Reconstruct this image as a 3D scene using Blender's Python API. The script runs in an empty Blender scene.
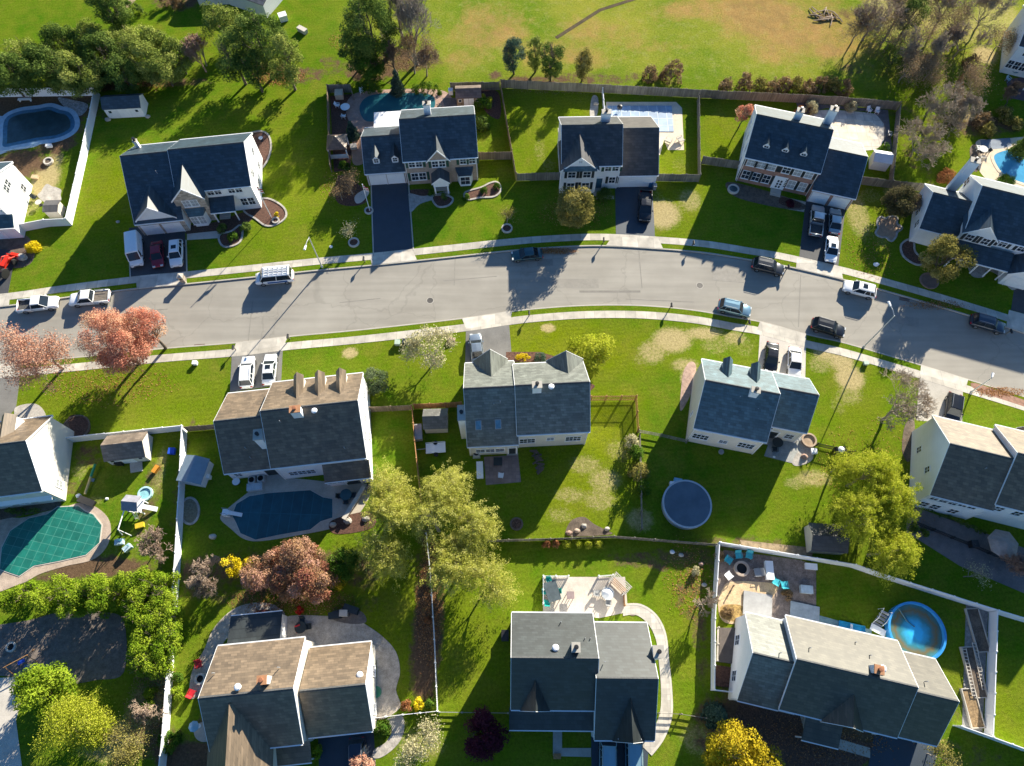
import bpy, math, random
import numpy as np
from mathutils import Vector
random.seed(7); RNG = np.random.default_rng(11)
R = math.radians
scene = bpy.context.scene
COL = scene.collection

# ---------------------------------------------------------------- camera model
FPX, TILT, CH = 709.0, R(24.1), 90.0
def at(px, py, z=0.0):
    """point of the place seen at pixel (px,py) of the survey photo, at height z"""
    u = px-512; w = 383-py
    dy = FPX*math.sin(TILT)+w*math.cos(TILT); dz = -FPX*math.cos(TILT)+w*math.sin(TILT)
    k = (z-CH)/dz
    return (u*k, dy*k)
def ppm(px, py, z=0.0):
    a = at(px-.5, py, z); b = at(px+.5, py, z)
    return 1/(b[0]-a[0])
def vpm(px, py, z=0.0):
    a = at(px, py+.5, z); b = at(px, py-.5, z)
    return 1/(b[1]-a[1])
def heading(a, b):
    A = at(*a); B = at(*b)
    return math.atan2(B[1]-A[1], B[0]-A[0])

cam = bpy.data.cameras.new('camera'); camo = bpy.data.objects.new('camera', cam); COL.objects.link(camo)
cam.sensor_width = 36; cam.lens = 36*FPX/1024; cam.clip_end = 3000; cam.clip_start = .5
camo.location = (0, 0, CH); camo.rotation_euler = (TILT, 0, 0); scene.camera = camo

# ---------------------------------------------------------------- light
SUN_AZ, SUN_EL = R(31), R(22)
w = bpy.data.worlds.new('World'); scene.world = w; w.use_nodes = True
nt = w.node_tree; nt.nodes.clear()
sk = nt.nodes.new('ShaderNodeTexSky'); sk.sky_type = 'NISHITA'; sk.sun_disc = False
sk.sun_elevation = SUN_EL; sk.sun_rotation = SUN_AZ; sk.air_density = 1.0; sk.dust_density = .6; sk.ozone_density = 2.5
bg = nt.nodes.new('ShaderNodeBackground'); bg.inputs[1].default_value = .053
wo = nt.nodes.new('ShaderNodeOutputWorld')
tn = nt.nodes.new('ShaderNodeMix'); tn.data_type = 'RGBA'; tn.blend_type = 'MULTIPLY'; tn.inputs[0].default_value = 1; tn.inputs[7].default_value = (.56, .9, 1.2, 1)
nt.links.new(sk.outputs[0], tn.inputs[6]); nt.links.new(tn.outputs[2], bg.inputs[0]); nt.links.new(bg.outputs[0], wo.inputs[0])
sl = bpy.data.lights.new('sun', 'SUN'); so = bpy.data.objects.new('sun', sl); COL.objects.link(so)
sl.energy = 5.0; sl.angle = R(.5); sl.color = (1, .91, .74)
d = Vector((math.sin(SUN_AZ)*math.cos(SUN_EL), math.cos(SUN_AZ)*math.cos(SUN_EL), math.sin(SUN_EL)))
so.rotation_euler = d.to_track_quat('Z', 'Y').to_euler(); so.location = d*200
scene.view_settings.view_transform = 'Standard'; scene.view_settings.look = 'None'
scene.view_settings.exposure = 1.45; scene.view_settings.gamma = 1
scene.render.engine = 'CYCLES'
scene.cycles.max_bounces = 5

# ---------------------------------------------------------------- materials
MC = {}
def newmat(name):
    m = bpy.data.materials.new(name); m.use_nodes = True
    n = m.node_tree.nodes; b = n['Principled BSDF']
    return m, n, m.node_tree.links, b
def mat(name, col, rough=.8, var=.2, scale=1.5, bump=0, metal=0, col2=None, detail=4, stretch=None, fine=0, coat=0):
    if name in MC: return MC[name]
    m, n, l, b = newmat(name)
    tc = n.new('ShaderNodeTexCoord'); src = tc.outputs['Object']
    if stretch:
        mp = n.new('ShaderNodeMapping'); mp.inputs['Scale'].default_value = stretch; l.new(src, mp.inputs[0]); src = mp.outputs[0]
    no = n.new('ShaderNodeTexNoise'); no.inputs['Scale'].default_value = scale; no.inputs['Detail'].default_value = detail; no.inputs['Roughness'].default_value = .65
    l.new(src, no.inputs['Vector'])
    cr = n.new('ShaderNodeValToRGB'); cr.color_ramp.elements[0].position = .3; cr.color_ramp.elements[1].position = .7
    c2 = col2 or tuple(min(1, c*(1+var)) for c in col); c1 = col if col2 else tuple(c*(1-var) for c in col)
    cr.color_ramp.elements[0].color = (*c1, 1); cr.color_ramp.elements[1].color = (*c2, 1)
    l.new(no.outputs['Fac'], cr.inputs[0]); out = cr.outputs[0]
    if fine:
        n2 = n.new('ShaderNodeTexNoise'); n2.inputs['Scale'].default_value = 9; n2.inputs['Detail'].default_value = 3; l.new(src, n2.inputs['Vector'])
        mr = n.new('ShaderNodeMapRange'); mr.inputs[1].default_value = .3; mr.inputs[2].default_value = .7; mr.inputs[3].default_value = 1-fine; mr.inputs[4].default_value = 1+fine
        l.new(n2.outputs['Fac'], mr.inputs[0])
        mx = n.new('ShaderNodeMix'); mx.data_type = 'RGBA'; mx.blend_type = 'MULTIPLY'; mx.inputs[0].default_value = 1
        l.new(out, mx.inputs[6]); l.new(mr.outputs[0], mx.inputs[7]); out = mx.outputs[2]
    l.new(out, b.inputs['Base Color'])
    b.inputs['Roughness'].default_value = rough; b.inputs['Metallic'].default_value = metal
    if coat: b.inputs['Coat Weight'].default_value = coat; b.inputs['Coat Roughness'].default_value = .05
    if bump:
        bp = n.new('ShaderNodeBump'); bp.inputs['Strength'].default_value = bump; bp.inputs['Distance'].default_value = .1
        n3 = n.new('ShaderNodeTexNoise'); n3.inputs['Scale'].default_value = scale*5; n3.inputs['Detail'].default_value = 5; l.new(src, n3.inputs['Vector'])
        l.new(n3.outputs['Fac'], bp.inputs['Height']); l.new(bp.outputs[0], b.inputs['Normal'])
    MC[name] = m; return m
def rowmat(name, col, rough=.85, period=.2, mortar=None, brick=False, bw=.6, stain=.25, amt=.25):
    """shingles, siding, bricks, boards: rows in height, courses sideways"""
    if name in MC: return MC[name]
    m, n, l, b = newmat(name)
    tc = n.new('ShaderNodeTexCoord'); sp = n.new('ShaderNodeSeparateXYZ'); l.new(tc.outputs['Object'], sp.inputs[0])
    ad = n.new('ShaderNodeMath'); ad.operation = 'ADD'; l.new(sp.outputs[0], ad.inputs[0]); 
    ym = n.new('ShaderNodeMath'); ym.operation = 'MULTIPLY'; ym.inputs[1].default_value = .37 if not brick else 1; l.new(sp.outputs[1], ym.inputs[0]); l.new(ym.outputs[0], ad.inputs[1])
    cb = n.new('ShaderNodeCombineXYZ'); l.new(ad.outputs[0], cb.inputs[0]); l.new(sp.outputs[2], cb.inputs[1])
    bt = n.new('ShaderNodeTexBrick'); l.new(cb.outputs[0], bt.inputs['Vector'])
    bt.inputs['Scale'].default_value = 1; bt.inputs['Brick Width'].default_value = bw; bt.inputs['Row Height'].default_value = period
    bt.inputs['Mortar Size'].default_value = .012 if not brick else .02
    bt.inputs['Color1'].default_value = (*[c*(1-amt) for c in col], 1); bt.inputs['Color2'].default_value = (*[min(1, c*(1+amt)) for c in col], 1)
    mo = mortar or tuple(c*.7 for c in col); bt.inputs['Mortar'].default_value = (*mo, 1)
    no = n.new('ShaderNodeTexNoise'); no.inputs['Scale'].default_value = .7; no.inputs['Detail'].default_value = 6; no.inputs['Roughness'].default_value = .6
    mp = n.new('ShaderNodeMapping'); mp.inputs['Scale'].default_value = (1.6, .5, .5); l.new(tc.outputs['Object'], mp.inputs[0]); l.new(mp.outputs[0], no.inputs['Vector'])
    mr = n.new('ShaderNodeMapRange'); mr.inputs[1].default_value = .3; mr.inputs[2].default_value = .7; mr.inputs[3].default_value = 1-stain; mr.inputs[4].default_value = 1+stain
    l.new(no.outputs['Fac'], mr.inputs[0])
    mx = n.new('ShaderNodeMix'); mx.data_type = 'RGBA'; mx.blend_type = 'MULTIPLY'; mx.inputs[0].default_value = 1
    l.new(bt.outputs['Color'], mx.inputs[6]); l.new(mr.outputs[0], mx.inputs[7]); l.new(mx.outputs[2], b.inputs['Base Color'])
    b.inputs['Roughness'].default_value = rough
    MC[name] = m; return m
def leafmat(name, c1, c2, c3=None, trans=.25):
    if name in MC: return MC[name]
    m = bpy.data.materials.new(name); m.use_nodes = True; n = m.node_tree.nodes; l = m.node_tree.links; n.clear()
    a = n.new('ShaderNodeAttribute'); a.attribute_name = 'tint'
    cr = n.new('ShaderNodeValToRGB'); e = cr.color_ramp.elements
    e[0].color = (*c1, 1); e[1].color = (*(c3 or c2), 1)
    if c3: k = e.new(.5); k.color = (*c2, 1)
    l.new(a.outputs['Fac'], cr.inputs[0])
    df = n.new('ShaderNodeBsdfDiffuse'); tr = n.new('ShaderNodeBsdfTranslucent'); ms = n.new('ShaderNodeMixShader'); ms.inputs[0].default_value = trans
    l.new(cr.outputs[0], df.inputs[0]); l.new(cr.outputs[0], tr.inputs[0]); l.new(df.outputs[0], ms.inputs[1]); l.new(tr.outputs[0], ms.inputs[2])
    o = n.new('ShaderNodeOutputMaterial'); l.new(ms.outputs[0], o.inputs[0])
    MC[name] = m; return m
def gridmat(name, col, line, sx, sy, lw=.05, rough=.5, rot=0, var=.15):
    """pool cover or paving: a flat sheet divided by straps or joints"""
    if name in MC: return MC[name]
    m, n, l, b = newmat(name)
    tc = n.new('ShaderNodeTexCoord'); mp = n.new('ShaderNodeMapping'); mp.inputs['Rotation'].default_value = (0, 0, rot)
    l.new(tc.outputs['Object'], mp.inputs[0])
    bt = n.new('ShaderNodeTexBrick'); l.new(mp.outputs[0], bt.inputs['Vector']); bt.offset = 0
    bt.inputs['Scale'].default_value = 1; bt.inputs['Brick Width'].default_value = sx; bt.inputs['Row Height'].default_value = sy; bt.inputs['Mortar Size'].default_value = lw
    bt.inputs['Color1'].default_value = (*[c*(1-var) for c in col], 1); bt.inputs['Color2'].default_value = (*[min(1, c*(1+var)) for c in col], 1); bt.inputs['Mortar'].default_value = (*line, 1)
    no = n.new('ShaderNodeTexNoise'); no.inputs['Scale'].default_value = .8; no.inputs['Detail'].default_value = 6; l.new(tc.outputs['Object'], no.inputs['Vector'])
    mr = n.new('ShaderNodeMapRange'); mr.inputs[1].default_value = .3; mr.inputs[2].default_value = .7; mr.inputs[3].default_value = .8; mr.inputs[4].default_value = 1.2
    l.new(no.outputs['Fac'], mr.inputs[0]); mx = n.new('ShaderNodeMix'); mx.data_type = 'RGBA'; mx.blend_type = 'MULTIPLY'; mx.inputs[0].default_value = 1
    l.new(bt.outputs['Color'], mx.inputs[6]); l.new(mr.outputs[0], mx.inputs[7]); l.new(mx.outputs[2], b.inputs['Base Color']); b.inputs['Roughness'].default_value = rough
    MC[name] = m; return m

WHITE = rowmat('white_siding', (.78, .79, .8), period=.2, bw=40, stain=.05, amt=.02, mortar=(.6, .61, .62))
CREAM = rowmat('cream_siding', (.66, .62, .55), period=.2, bw=40, stain=.05, amt=.02, mortar=(.5, .47, .42))
BEIGE = rowmat('beige_siding', (.55, .5, .43), period=.2, bw=40, stain=.05, amt=.02, mortar=(.42, .39, .33))
BRICKR = rowmat('red_brick', (.32, .12, .075), period=.09, bw=.25, brick=True, mortar=(.35, .25, .2), stain=.15)
BRICKT = rowmat('tan_brick', (.34, .23, .18), period=.09, bw=.25, brick=True, mortar=(.4, .33, .27), stain=.15)
STONE = rowmat('field_stone', (.42, .35, .28), period=.3, bw=.5, brick=True, mortar=(.3, .27, .23), stain=.2, amt=.35)
TRIM = mat('white_trim', (.82, .83, .84), .5, .04)
VINYL = mat('white_vinyl', (.84, .85, .87), .4, .05, scale=.5)
GLASS = mat('window_glass', (.03, .04, .055), .08, .3)
BLIND = mat('window_blind', (.35, .37, .38), .3, .1)
SHUT = mat('dark_shutter', (.02, .03, .035), .5, .1)
SHUTG = mat('green_shutter', (.015, .07, .05), .5, .1)
CONC = mat('concrete', (.42, .39, .34), .9, .14, scale=.6, fine=.08)
CONCL = mat('pale_concrete', (.52, .48, .42), .9, .14, scale=.6, fine=.08)
BARK = mat('bark', (.13, .1, .075), .95, .3, scale=3)
BARKG = mat('grey_bark', (.26, .225, .19), .95, .25, scale=3)
BLACK = mat('black_metal', (.02, .02, .022), .4, .1)
GREY = mat('grey_metal', (.3, .31, .32), .45, .1)
RUB = mat('rubber', (.015, .015, .016), .8, .1)
WOODF = rowmat('fence_wood', (.25, .19, .13), period=40, bw=.15, stain=.3, amt=.25, brick=True)
WOODG = rowmat('grey_wood', (.22, .2, .165), period=40, bw=.15, stain=.3, amt=.25, brick=True)
WOODO = rowmat('orange_wood', (.42, .22, .09), period=40, bw=.15, stain=.2, amt=.2, brick=True)
MULCH = mat('mulch', (.1, .055, .038), 1, .5, scale=5, fine=.4, bump=.3)
def roofm(name, col):
    m = rowmat('shingle_'+name, tuple(c*.62 for c in col), rough=.52, period=.22, bw=.7, stain=.24, amt=.3, mortar=tuple(c*.36 for c in col))
    m.node_tree.nodes['Principled BSDF'].inputs['Specular IOR Level'].default_value = .62
    return m

# ---------------------------------------------------------------- mesh builder
class MB:
    def __init__(s): s.v = []; s.f = []; s.m = []
    def add(s, vs, fs, mi=0):
        o = len(s.v); s.v += [tuple(p) for p in vs]; s.f += [tuple(i+o for i in f) for f in fs]; s.m += [mi]*len(fs); return s
    def box(s, x0, x1, y0, y1, z0, z1, mi=0):
        return s.add([(x0,y0,z0),(x1,y0,z0),(x1,y1,z0),(x0,y1,z0),(x0,y0,z1),(x1,y0,z1),(x1,y1,z1),(x0,y1,z1)],
              [(0,3,2,1),(4,5,6,7),(0,1,5,4),(1,2,6,5),(2,3,7,6),(3,0,4,7)], mi)
    def rbox(s, cx, cy, z0, z1, lx, ly, a, mi=0, tilt=0):
        c, n = math.cos(a), math.sin(a); vs = []
        for z in (z0, z1):
            for x, y in ((-lx,-ly),(lx,-ly),(lx,ly),(-lx,ly)):
                x/=2; y/=2; vs.append((cx+x*c-y*n, cy+x*n+y*c, z+tilt*x))
        return s.add(vs, [(0,3,2,1),(4,5,6,7),(0,1,5,4),(1,2,6,5),(2,3,7,6),(3,0,4,7)], mi)
    def prism(s, pts, z0, z1, mi=0):
        ar = sum(pts[i][0]*pts[(i+1)%len(pts)][1]-pts[(i+1)%len(pts)][0]*pts[i][1] for i in range(len(pts)))
        if ar < 0: pts = pts[::-1]
        n = len(pts)
        return s.add([(p[0],p[1],z0) for p in pts]+[(p[0],p[1],z1) for p in pts],
            [tuple(range(n-1,-1,-1)), tuple(range(n,2*n))]+[(i,(i+1)%n,n+(i+1)%n,n+i) for i in range(n)], mi)
    def xprof(s, prof, a0, a1, fn=lambda a,b,z:(a,b,z), mi=0):
        """profile of (b,z) pairs extruded along a from a0 to a1"""
        n = len(prof)
        return s.add([fn(a0,b,z) for b,z in prof]+[fn(a1,b,z) for b,z in prof],
            [tuple(range(n-1,-1,-1)), tuple(range(n,2*n))]+[(i,(i+1)%n,n+(i+1)%n,n+i) for i in range(n)], mi)
    def ring(s, a, b, z0, z1, mi=0):
        n = len(a)
        vs = [(p[0],p[1],z1) for p in a]+[(p[0],p[1],z1) for p in b]+[(p[0],p[1],z0) for p in a]+[(p[0],p[1],z0) for p in b]
        fs = []
        for i in range(n):
            j = (i+1)%n
            fs += [(i,j,n+j,n+i),(2*n+i,2*n+j,j,i),(n+i,n+j,3*n+j,3*n+i)]
        return s.add(vs, fs, mi)
    def tube(s, pts, rs, n=6, mi=0):
        pts = [Vector(p) for p in pts]
        if not hasattr(rs, '__len__'): rs = [rs]*len(pts)
        vs = []; fs = []
        for i, p in enumerate(pts):
            t = (pts[min(i+1,len(pts)-1)]-pts[max(i-1,0)]).normalized()
            u = t.orthogonal().normalized(); w_ = t.cross(u)
            for k in range(n):
                a = 2*math.pi*k/n; q = p+(u*math.cos(a)+w_*math.sin(a))*rs[i]; vs.append(tuple(q))
        for i in range(len(pts)-1):
            for k in range(n): fs.append((i*n+k, i*n+(k+1)%n, (i+1)*n+(k+1)%n, (i+1)*n+k))
        fs += [tuple(range(n-1,-1,-1)), tuple(range((len(pts)-1)*n, len(pts)*n))]
        return s.add(vs, fs, mi)
    def lathe(s, cx, cy, prof, n=20, mi=0, sx=1, sy=1):
        vs = []; fs = []
        for r, z in prof:
            for k in range(n):
                a = 2*math.pi*k/n; vs.append((cx+r*math.cos(a)*sx, cy+r*math.sin(a)*sy, z))
        for i in range(len(prof)-1):
            for k in range(n): fs.append((i*n+k, i*n+(k+1)%n, (i+1)*n+(k+1)%n, (i+1)*n+k))
        fs += [tuple(range(n-1,-1,-1)), tuple(range((len(prof)-1)*n, len(prof)*n))]
        return s.add(vs, fs, mi)
    def build(s, name, mats, parent=None, smooth=False):
        me = bpy.data.meshes.new(name); me.from_pydata(s.v, [], s.f)
        for m in (mats if isinstance(mats, (list, tuple)) else [mats]): me.materials.append(m)
        if any(s.m): me.polygons.foreach_set('material_index', s.m)
        if smooth: me.polygons.foreach_set('use_smooth', [True]*len(s.f))
        me.update(); o = bpy.data.objects.new(name, me); COL.objects.link(o)
        if parent: o.parent = parent
        return o
def tag(o, label=None, cat=None, group=None, kind=None):
    if label: o['label'] = label
    if cat: o['category'] = cat
    if group: o['group'] = group
    if kind: o['kind'] = kind
    return o
def thing(name, label, cat, loc=(0,0,0), rz=0, group=None):
    o = bpy.data.objects.new(name, None); COL.objects.link(o); o.empty_display_size = .2
    if len(loc) == 2: loc = (loc[0], loc[1], 0)
    o.location = loc; o.rotation_euler = (0,0,rz); return tag(o, label, cat, group)
def struct(name, mb, m, label=None, smooth=False):
    o = mb.build(name, m, None, smooth); o['kind'] = 'structure'
    if label: o['label'] = label; o['category'] = name.replace('_', ' ')
    return o
def smooth_pts(pts, closed=False, n=6):
    out = []; N = len(pts)
    for i in range(N if closed else N-1):
        if closed: p0, p1, p2, p3 = pts[(i-1)%N], pts[i], pts[(i+1)%N], pts[(i+2)%N]
        else: p0, p1, p2, p3 = pts[max(i-1,0)], pts[i], pts[i+1], pts[min(i+2,N-1)]
        for k in range(n):
            t = k/n
            out.append(tuple(.5*((2*p1[j])+(-p0[j]+p2[j])*t+(2*p0[j]-5*p1[j]+4*p2[j]-p3[j])*t*t+(-p0[j]+3*p1[j]-3*p2[j]+p3[j])*t**3) for j in range(2)))
    if not closed: out.append(tuple(pts[-1]))
    return out
def offset(pts, d, closed=True):
    """move a line sideways (to its left) by d"""
    out = []; N = len(pts)
    for i in range(N):
        a = pts[(i-1)%N] if closed else pts[max(i-1,0)]; b = pts[(i+1)%N] if closed else pts[min(i+1,N-1)]
        tx, ty = b[0]-a[0], b[1]-a[1]; L = math.hypot(tx, ty) or 1
        out.append((pts[i][0]-ty/L*d, pts[i][1]+tx/L*d))
    return out
def ccw(pts):
    ar = sum(pts[i][0]*pts[(i+1)%len(pts)][1]-pts[(i+1)%len(pts)][0]*pts[i][1] for i in range(len(pts)))
    return pts if ar > 0 else pts[::-1]
def gpts(px, z=0): return [at(x, y, z) for x, y in px]
def slab(name, px, m, top, label=None, sm=False, bottom=-.1):
    p = gpts(px)
    if sm: p = smooth_pts(p, True, 5)
    return struct(name, MB().prism(p, bottom, top), m, label)
# ---------------------------------------------------------------- setting: road corridor
UP = [(-60,312),(8,306),(60,298.5),(135,289),(189,284),(257,277),(318,270.5),(372,265.6),(440,258.5),(510,251),(556,247.5),(602,246),(658,249),(705,253),(749,260),(784,266),(840,279),(881,290),(930,304),(973,317),(1024,333),(1100,358)]
LO = [(-60,371),(0,364),(80,356.5),(163,348),(239,342),(289,336),(364,329),(462,318),(500,312.5),(533,308.5),(584,305),(640,305),(693,309.6),(735,317),(764,322),(807,334),(843,342),(890,355.5),(919,364),(968,379),(1024,396),(1100,420)]
up = smooth_pts(gpts(UP), False, 5); lo = smooth_pts(gpts(LO), False, 5)
def resample(pts, n):
    d = [0]
    for a, b in zip(pts, pts[1:]): d.append(d[-1]+math.dist(a, b))
    return [(float(np.interp(t, d, [p[0] for p in pts])), float(np.interp(t, d, [p[1] for p in pts]))) for t in np.linspace(0, d[-1], n)]
up = resample(up, 160); lo = resample(lo, 160)
def extend(pts, L=260):
    a, b = pts[0], pts[3]; k = L/math.dist(a, b); s = (a[0]+(a[0]-b[0])*k, a[1]+(a[1]-b[1])*k)
    a, b = pts[-1], pts[-4]; k = L/math.dist(a, b); e = (a[0]+(a[0]-b[0])*k, a[1]+(a[1]-b[1])*k)
    return [s]+pts+[e]
upE = extend(up); loE = extend(lo)
def ribbon(a, b, z0, z1):
    mb = MB(); n = len(a)
    vs = [(p[0],p[1],z1) for p in a]+[(p[0],p[1],z1) for p in b]+[(p[0],p[1],z0) for p in a]+[(p[0],p[1],z0) for p in b]; fs = []
    for i in range(n-1): fs += [(i,n+i,n+i+1,i+1),(2*n+i,i,i+1,2*n+i+1),(n+i,3*n+i,3*n+i+1,n+i+1)]
    return mb.add(vs, fs)
RZ = -.13
# road surface with worn tar, cracks and pale wheel tracks
def roadmat():
    m, n, l, b = newmat('asphalt_road'); tc = n.new('ShaderNodeTexCoord')
    no = n.new('ShaderNodeTexNoise'); no.inputs['Scale'].default_value = .16; no.inputs['Detail'].default_value = 8; no.inputs['Roughness'].default_value = .6; l.new(tc.outputs['Object'], no.inputs['Vector'])
    cr = n.new('ShaderNodeValToRGB'); cr.color_ramp.elements[0].position = .32; cr.color_ramp.elements[1].position = .68
    cr.color_ramp.elements[0].color = (.262, .243, .208, 1); cr.color_ramp.elements[1].color = (.318, .297, .256, 1); l.new(no.outputs['Fac'], cr.inputs[0])
    mp = n.new('ShaderNodeMapping'); mp.inputs['Scale'].default_value = (.08, 1.1, 1); l.new(tc.outputs['Object'], mp.inputs[0])
    n2 = n.new('ShaderNodeTexNoise'); n2.inputs['Scale'].default_value = 1; n2.inputs['Detail'].default_value = 6; l.new(mp.outputs[0], n2.inputs['Vector'])
    mr = n.new('ShaderNodeMapRange'); mr.inputs[1].default_value = .35; mr.inputs[2].default_value = .65; mr.inputs[3].default_value = .91; mr.inputs[4].default_value = 1.06; l.new(n2.outputs['Fac'], mr.inputs[0])
    m1 = n.new('ShaderNodeMix'); m1.data_type = 'RGBA'; m1.blend_type = 'MULTIPLY'; m1.inputs[0].default_value = 1; l.new(cr.outputs[0], m1.inputs[6]); l.new(mr.outputs[0], m1.inputs[7])
    # cracks
    nn = n.new('ShaderNodeTexNoise'); nn.inputs['Scale'].default_value = .5; nn.inputs['Detail'].default_value = 4; l.new(tc.outputs['Object'], nn.inputs['Vector'])
    ad = n.new('ShaderNodeVectorMath'); ad.operation = 'MULTIPLY_ADD'; ad.inputs[1].default_value = (3, 3, 0); l.new(nn.outputs['Color'], ad.inputs[0]); l.new(tc.outputs['Object'], ad.inputs[2])
    vo = n.new('ShaderNodeTexVoronoi'); vo.feature = 'DISTANCE_TO_EDGE'; vo.inputs['Scale'].default_value = .11; l.new(ad.outputs[0], vo.inputs['Vector'])
    mr2 = n.new('ShaderNodeMapRange'); mr2.inputs[1].default_value = .004; mr2.inputs[2].default_value = .012; mr2.inputs[3].default_value = .88; mr2.inputs[4].default_value = 1; l.new(vo.outputs['Distance'], mr2.inputs[0])
    m2 = n.new('ShaderNodeMix'); m2.data_type = 'RGBA'; m2.blend_type = 'MULTIPLY'; m2.inputs[0].default_value = 1; l.new(m1.outputs[2], m2.inputs[6]); l.new(mr2.outputs[0], m2.inputs[7])
    l.new(m2.outputs[2], b.inputs['Base Color']); b.inputs['Roughness'].default_value = .85
    return m
struct('road', ribbon(offset(upE, .05, False), offset(loE, -.05, False), -.4, RZ), roadmat())
GRASSV = None
# ---------------------------------------------------------------- ground sheet with worn patches
def near_road(X, Y):
    """signed: >0 inside the kerbs (metres from nearer kerb)"""
    ux = np.array([p[0] for p in upE]); uy = np.array([p[1] for p in upE]); lx = np.array([p[0] for p in loE]); ly = np.array([p[1] for p in loE])
    return np.minimum(np.interp(X, ux, uy)-Y, Y-np.interp(X, lx, ly))
xs = np.concatenate([-np.geomspace(900, 118, 22), np.arange(-112, 112.01, .6), np.geomspace(118, 900, 22)])
ys = np.concatenate([-np.geomspace(500, 34, 18), np.arange(-30, 150.01, .6), np.geomspace(156, 1100, 22)])
XX, YY = np.meshgrid(xs, ys); nx, ny = len(xs), len(ys)
dr = near_road(XX, YY)
ZZ = np.where(dr > -.35, -.3, 0.0)
def blob(px, py, rx, ry, soft=.35):
    cx, cy = at(px, py); rx = rx/ppm(px, py); ry = ry/vpm(px, py)
    dd = np.sqrt(((XX-cx)/rx)**2+((YY-cy)/ry)**2)
    return np.clip((1-dd)/soft+.5, 0, 1)
DRY = np.zeros_like(XX); SOIL = np.zeros_like(XX); YEL = np.zeros_like(XX); FLD = np.zeros_like(XX); DRK = np.zeros_like(XX)
def put(A, lst, s=1, soft=.8):
    for p in lst: np.maximum(A, blob(*p[:4], soft)*(p[4] if len(p) > 4 else s), out=A)
put(DRY, [(672,340,22,14,.75),(704,333,22,7,.7),(735,338,14,8,.6),(652,352,16,14,.6),(685,365,16,8,.6),(688,378,8,10,.9),(745,352,10,8,.4),
    (662,214,20,16,.8),(690,200,14,14,.55),(655,195,10,8,.4),(548,328,8,5,.9),(350,353,9,6,.8),(640,360,10,8,.4),
    (858,215,14,28,.55),(880,235,10,20,.4),(893,200,10,22,.5),(870,195,14,10,.4),
    (830,352,20,12,.7),(850,378,16,14,.8),(842,362,14,10,.75),(820,365,14,10,.5),(850,395,16,12,.5),(870,345,10,8,.4),(838,406,10,12,.4),
    (585,465,20,12,.5),(605,480,20,14,.55),(620,450,18,14,.45),(570,495,20,10,.5),(560,515,18,10,.45),(600,500,20,14,.5),(640,520,16,14,.6),
    (45,180,16,22,.75),(55,160,10,10,.6),(30,205,14,14,.5),(815,478,22,10,.6),(795,483,14,8,.5),(640,180,12,16,.2),(540,150,8,16,.4),(548,165,10,10,.4),(585,100,10,8,.3),
    (740,345,20,10,.4),(715,345,18,12,.45),(120,555,30,20,.35),(680,165,12,12,.35),(150,400,30,10,.15),
    (560,660,20,20,.15),(470,640,30,60,.2),(650,620,20,20,.2),(95,500,14,8,.4),(80,470,10,14,.45),(160,470,8,30,.5),(700,740,24,20,.5),(610,330,50,14,.12),
    (1000,20,30,30,.5),(985,55,14,10,.8),(975,90,16,16,.4),(960,25,30,24,.5),(930,15,30,24,.5),(890,10,30,30,.55),(1010,30,20,20,.4),(975,118,14,8,.8),(910,40,30,30,.4),
    (420,745,30,20,.5),(110,740,40,26,.6),(140,715,20,40,.55),(160,690,8,50,.6),(395,725,14,14,.5)])
put(SOIL, [(30,110,70,20,.9),(20,165,30,18,.75),(60,130,24,30,.75),(75,100,20,8,.85),(160,82,60,6,.55),(110,84,30,8,.6),(300,75,30,10,.55),(275,68,24,10,.6),(330,62,14,8,.5),
    (150,495,12,50,.5),(88,455,18,14,.5),(75,485,12,16,.45),(182,470,6,60,.5),(668,495,6,10,.2),(740,545,60,10,.5),(745,560,40,14,.3),
    (660,560,60,12,.5),(690,600,16,40,.45),(700,640,10,60,.45),(705,560,40,16,.5),(95,567,60,12,.8),(60,575,50,8,.6),(355,560,60,10,.4),(430,600,16,70,.75),(425,650,16,60,.8),(428,560,14,40,.6),(280,570,70,22,.65),(205,575,30,26,.6),(260,600,70,16,.45),
    (330,605,60,14,.4),(240,545,40,8,.2),(640,480,6,60,.35),(630,455,16,16,.4),(845,700,120,30,.85),(800,740,100,40,.9),(735,720,40,26,.8),(910,700,60,10,.3),(950,755,60,20,.4),(645,470,10,30,.3),
    (340,570,50,24,.5),(925,170,14,14,.3),(985,125,50,12,.6),(940,125,40,14,.5),(915,150,20,30,.4),(900,110,24,14,.4),(850,70,14,8,.5),(826,17,16,7,.55),(845,14,10,6,.5),(405,60,40,14,.6),(370,70,40,14,.6),(160,30,20,6,.3),
    (180,0,30,12,.6),(120,30,16,4,.4),(495,75,8,5,.6),(585,78,70,8,.5),(540,80,50,6,.6),(660,80,30,6,.4),(800,88,70,6,.4),(190,760,40,20,.8),(160,745,26,26,.6),(205,725,12,20,.5)])
put(YEL, [(580,350,80,26,1),(560,335,60,16,.9),(440,350,60,30,.45),(600,430,34,44,.9),(575,490,50,40,.8),(620,400,30,14,.6),(120,195,40,40,.7),(300,160,50,60,.45),(560,110,50,20,.6),(545,130,40,40,.5),(460,640,60,70,.5),(690,630,40,50,.4),(670,190,30,40,.6),(655,160,20,30,.5),(720,130,14,30,.6),(380,600,60,40,.5),(120,400,120,34,.35),(990,700,36,60,.45),(860,400,40,60,.4),(300,240,60,40,.3),(790,500,60,40,.2),(600,740,50,20,.2),(500,170,20,16,.4),(870,230,30,50,.35),(930,140,40,30,.3),(980,390,50,16,.4)], 1, 1.2)
put(FLD, [(640,20,260,62,1),(560,40,130,34,1),(760,50,110,32,1),(860,40,60,40,.8),(470,40,40,40,.9),(640,-60,400,60,1),(900,-50,200,60,1),(950,20,90,50,.8)], 1, .6)
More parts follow.
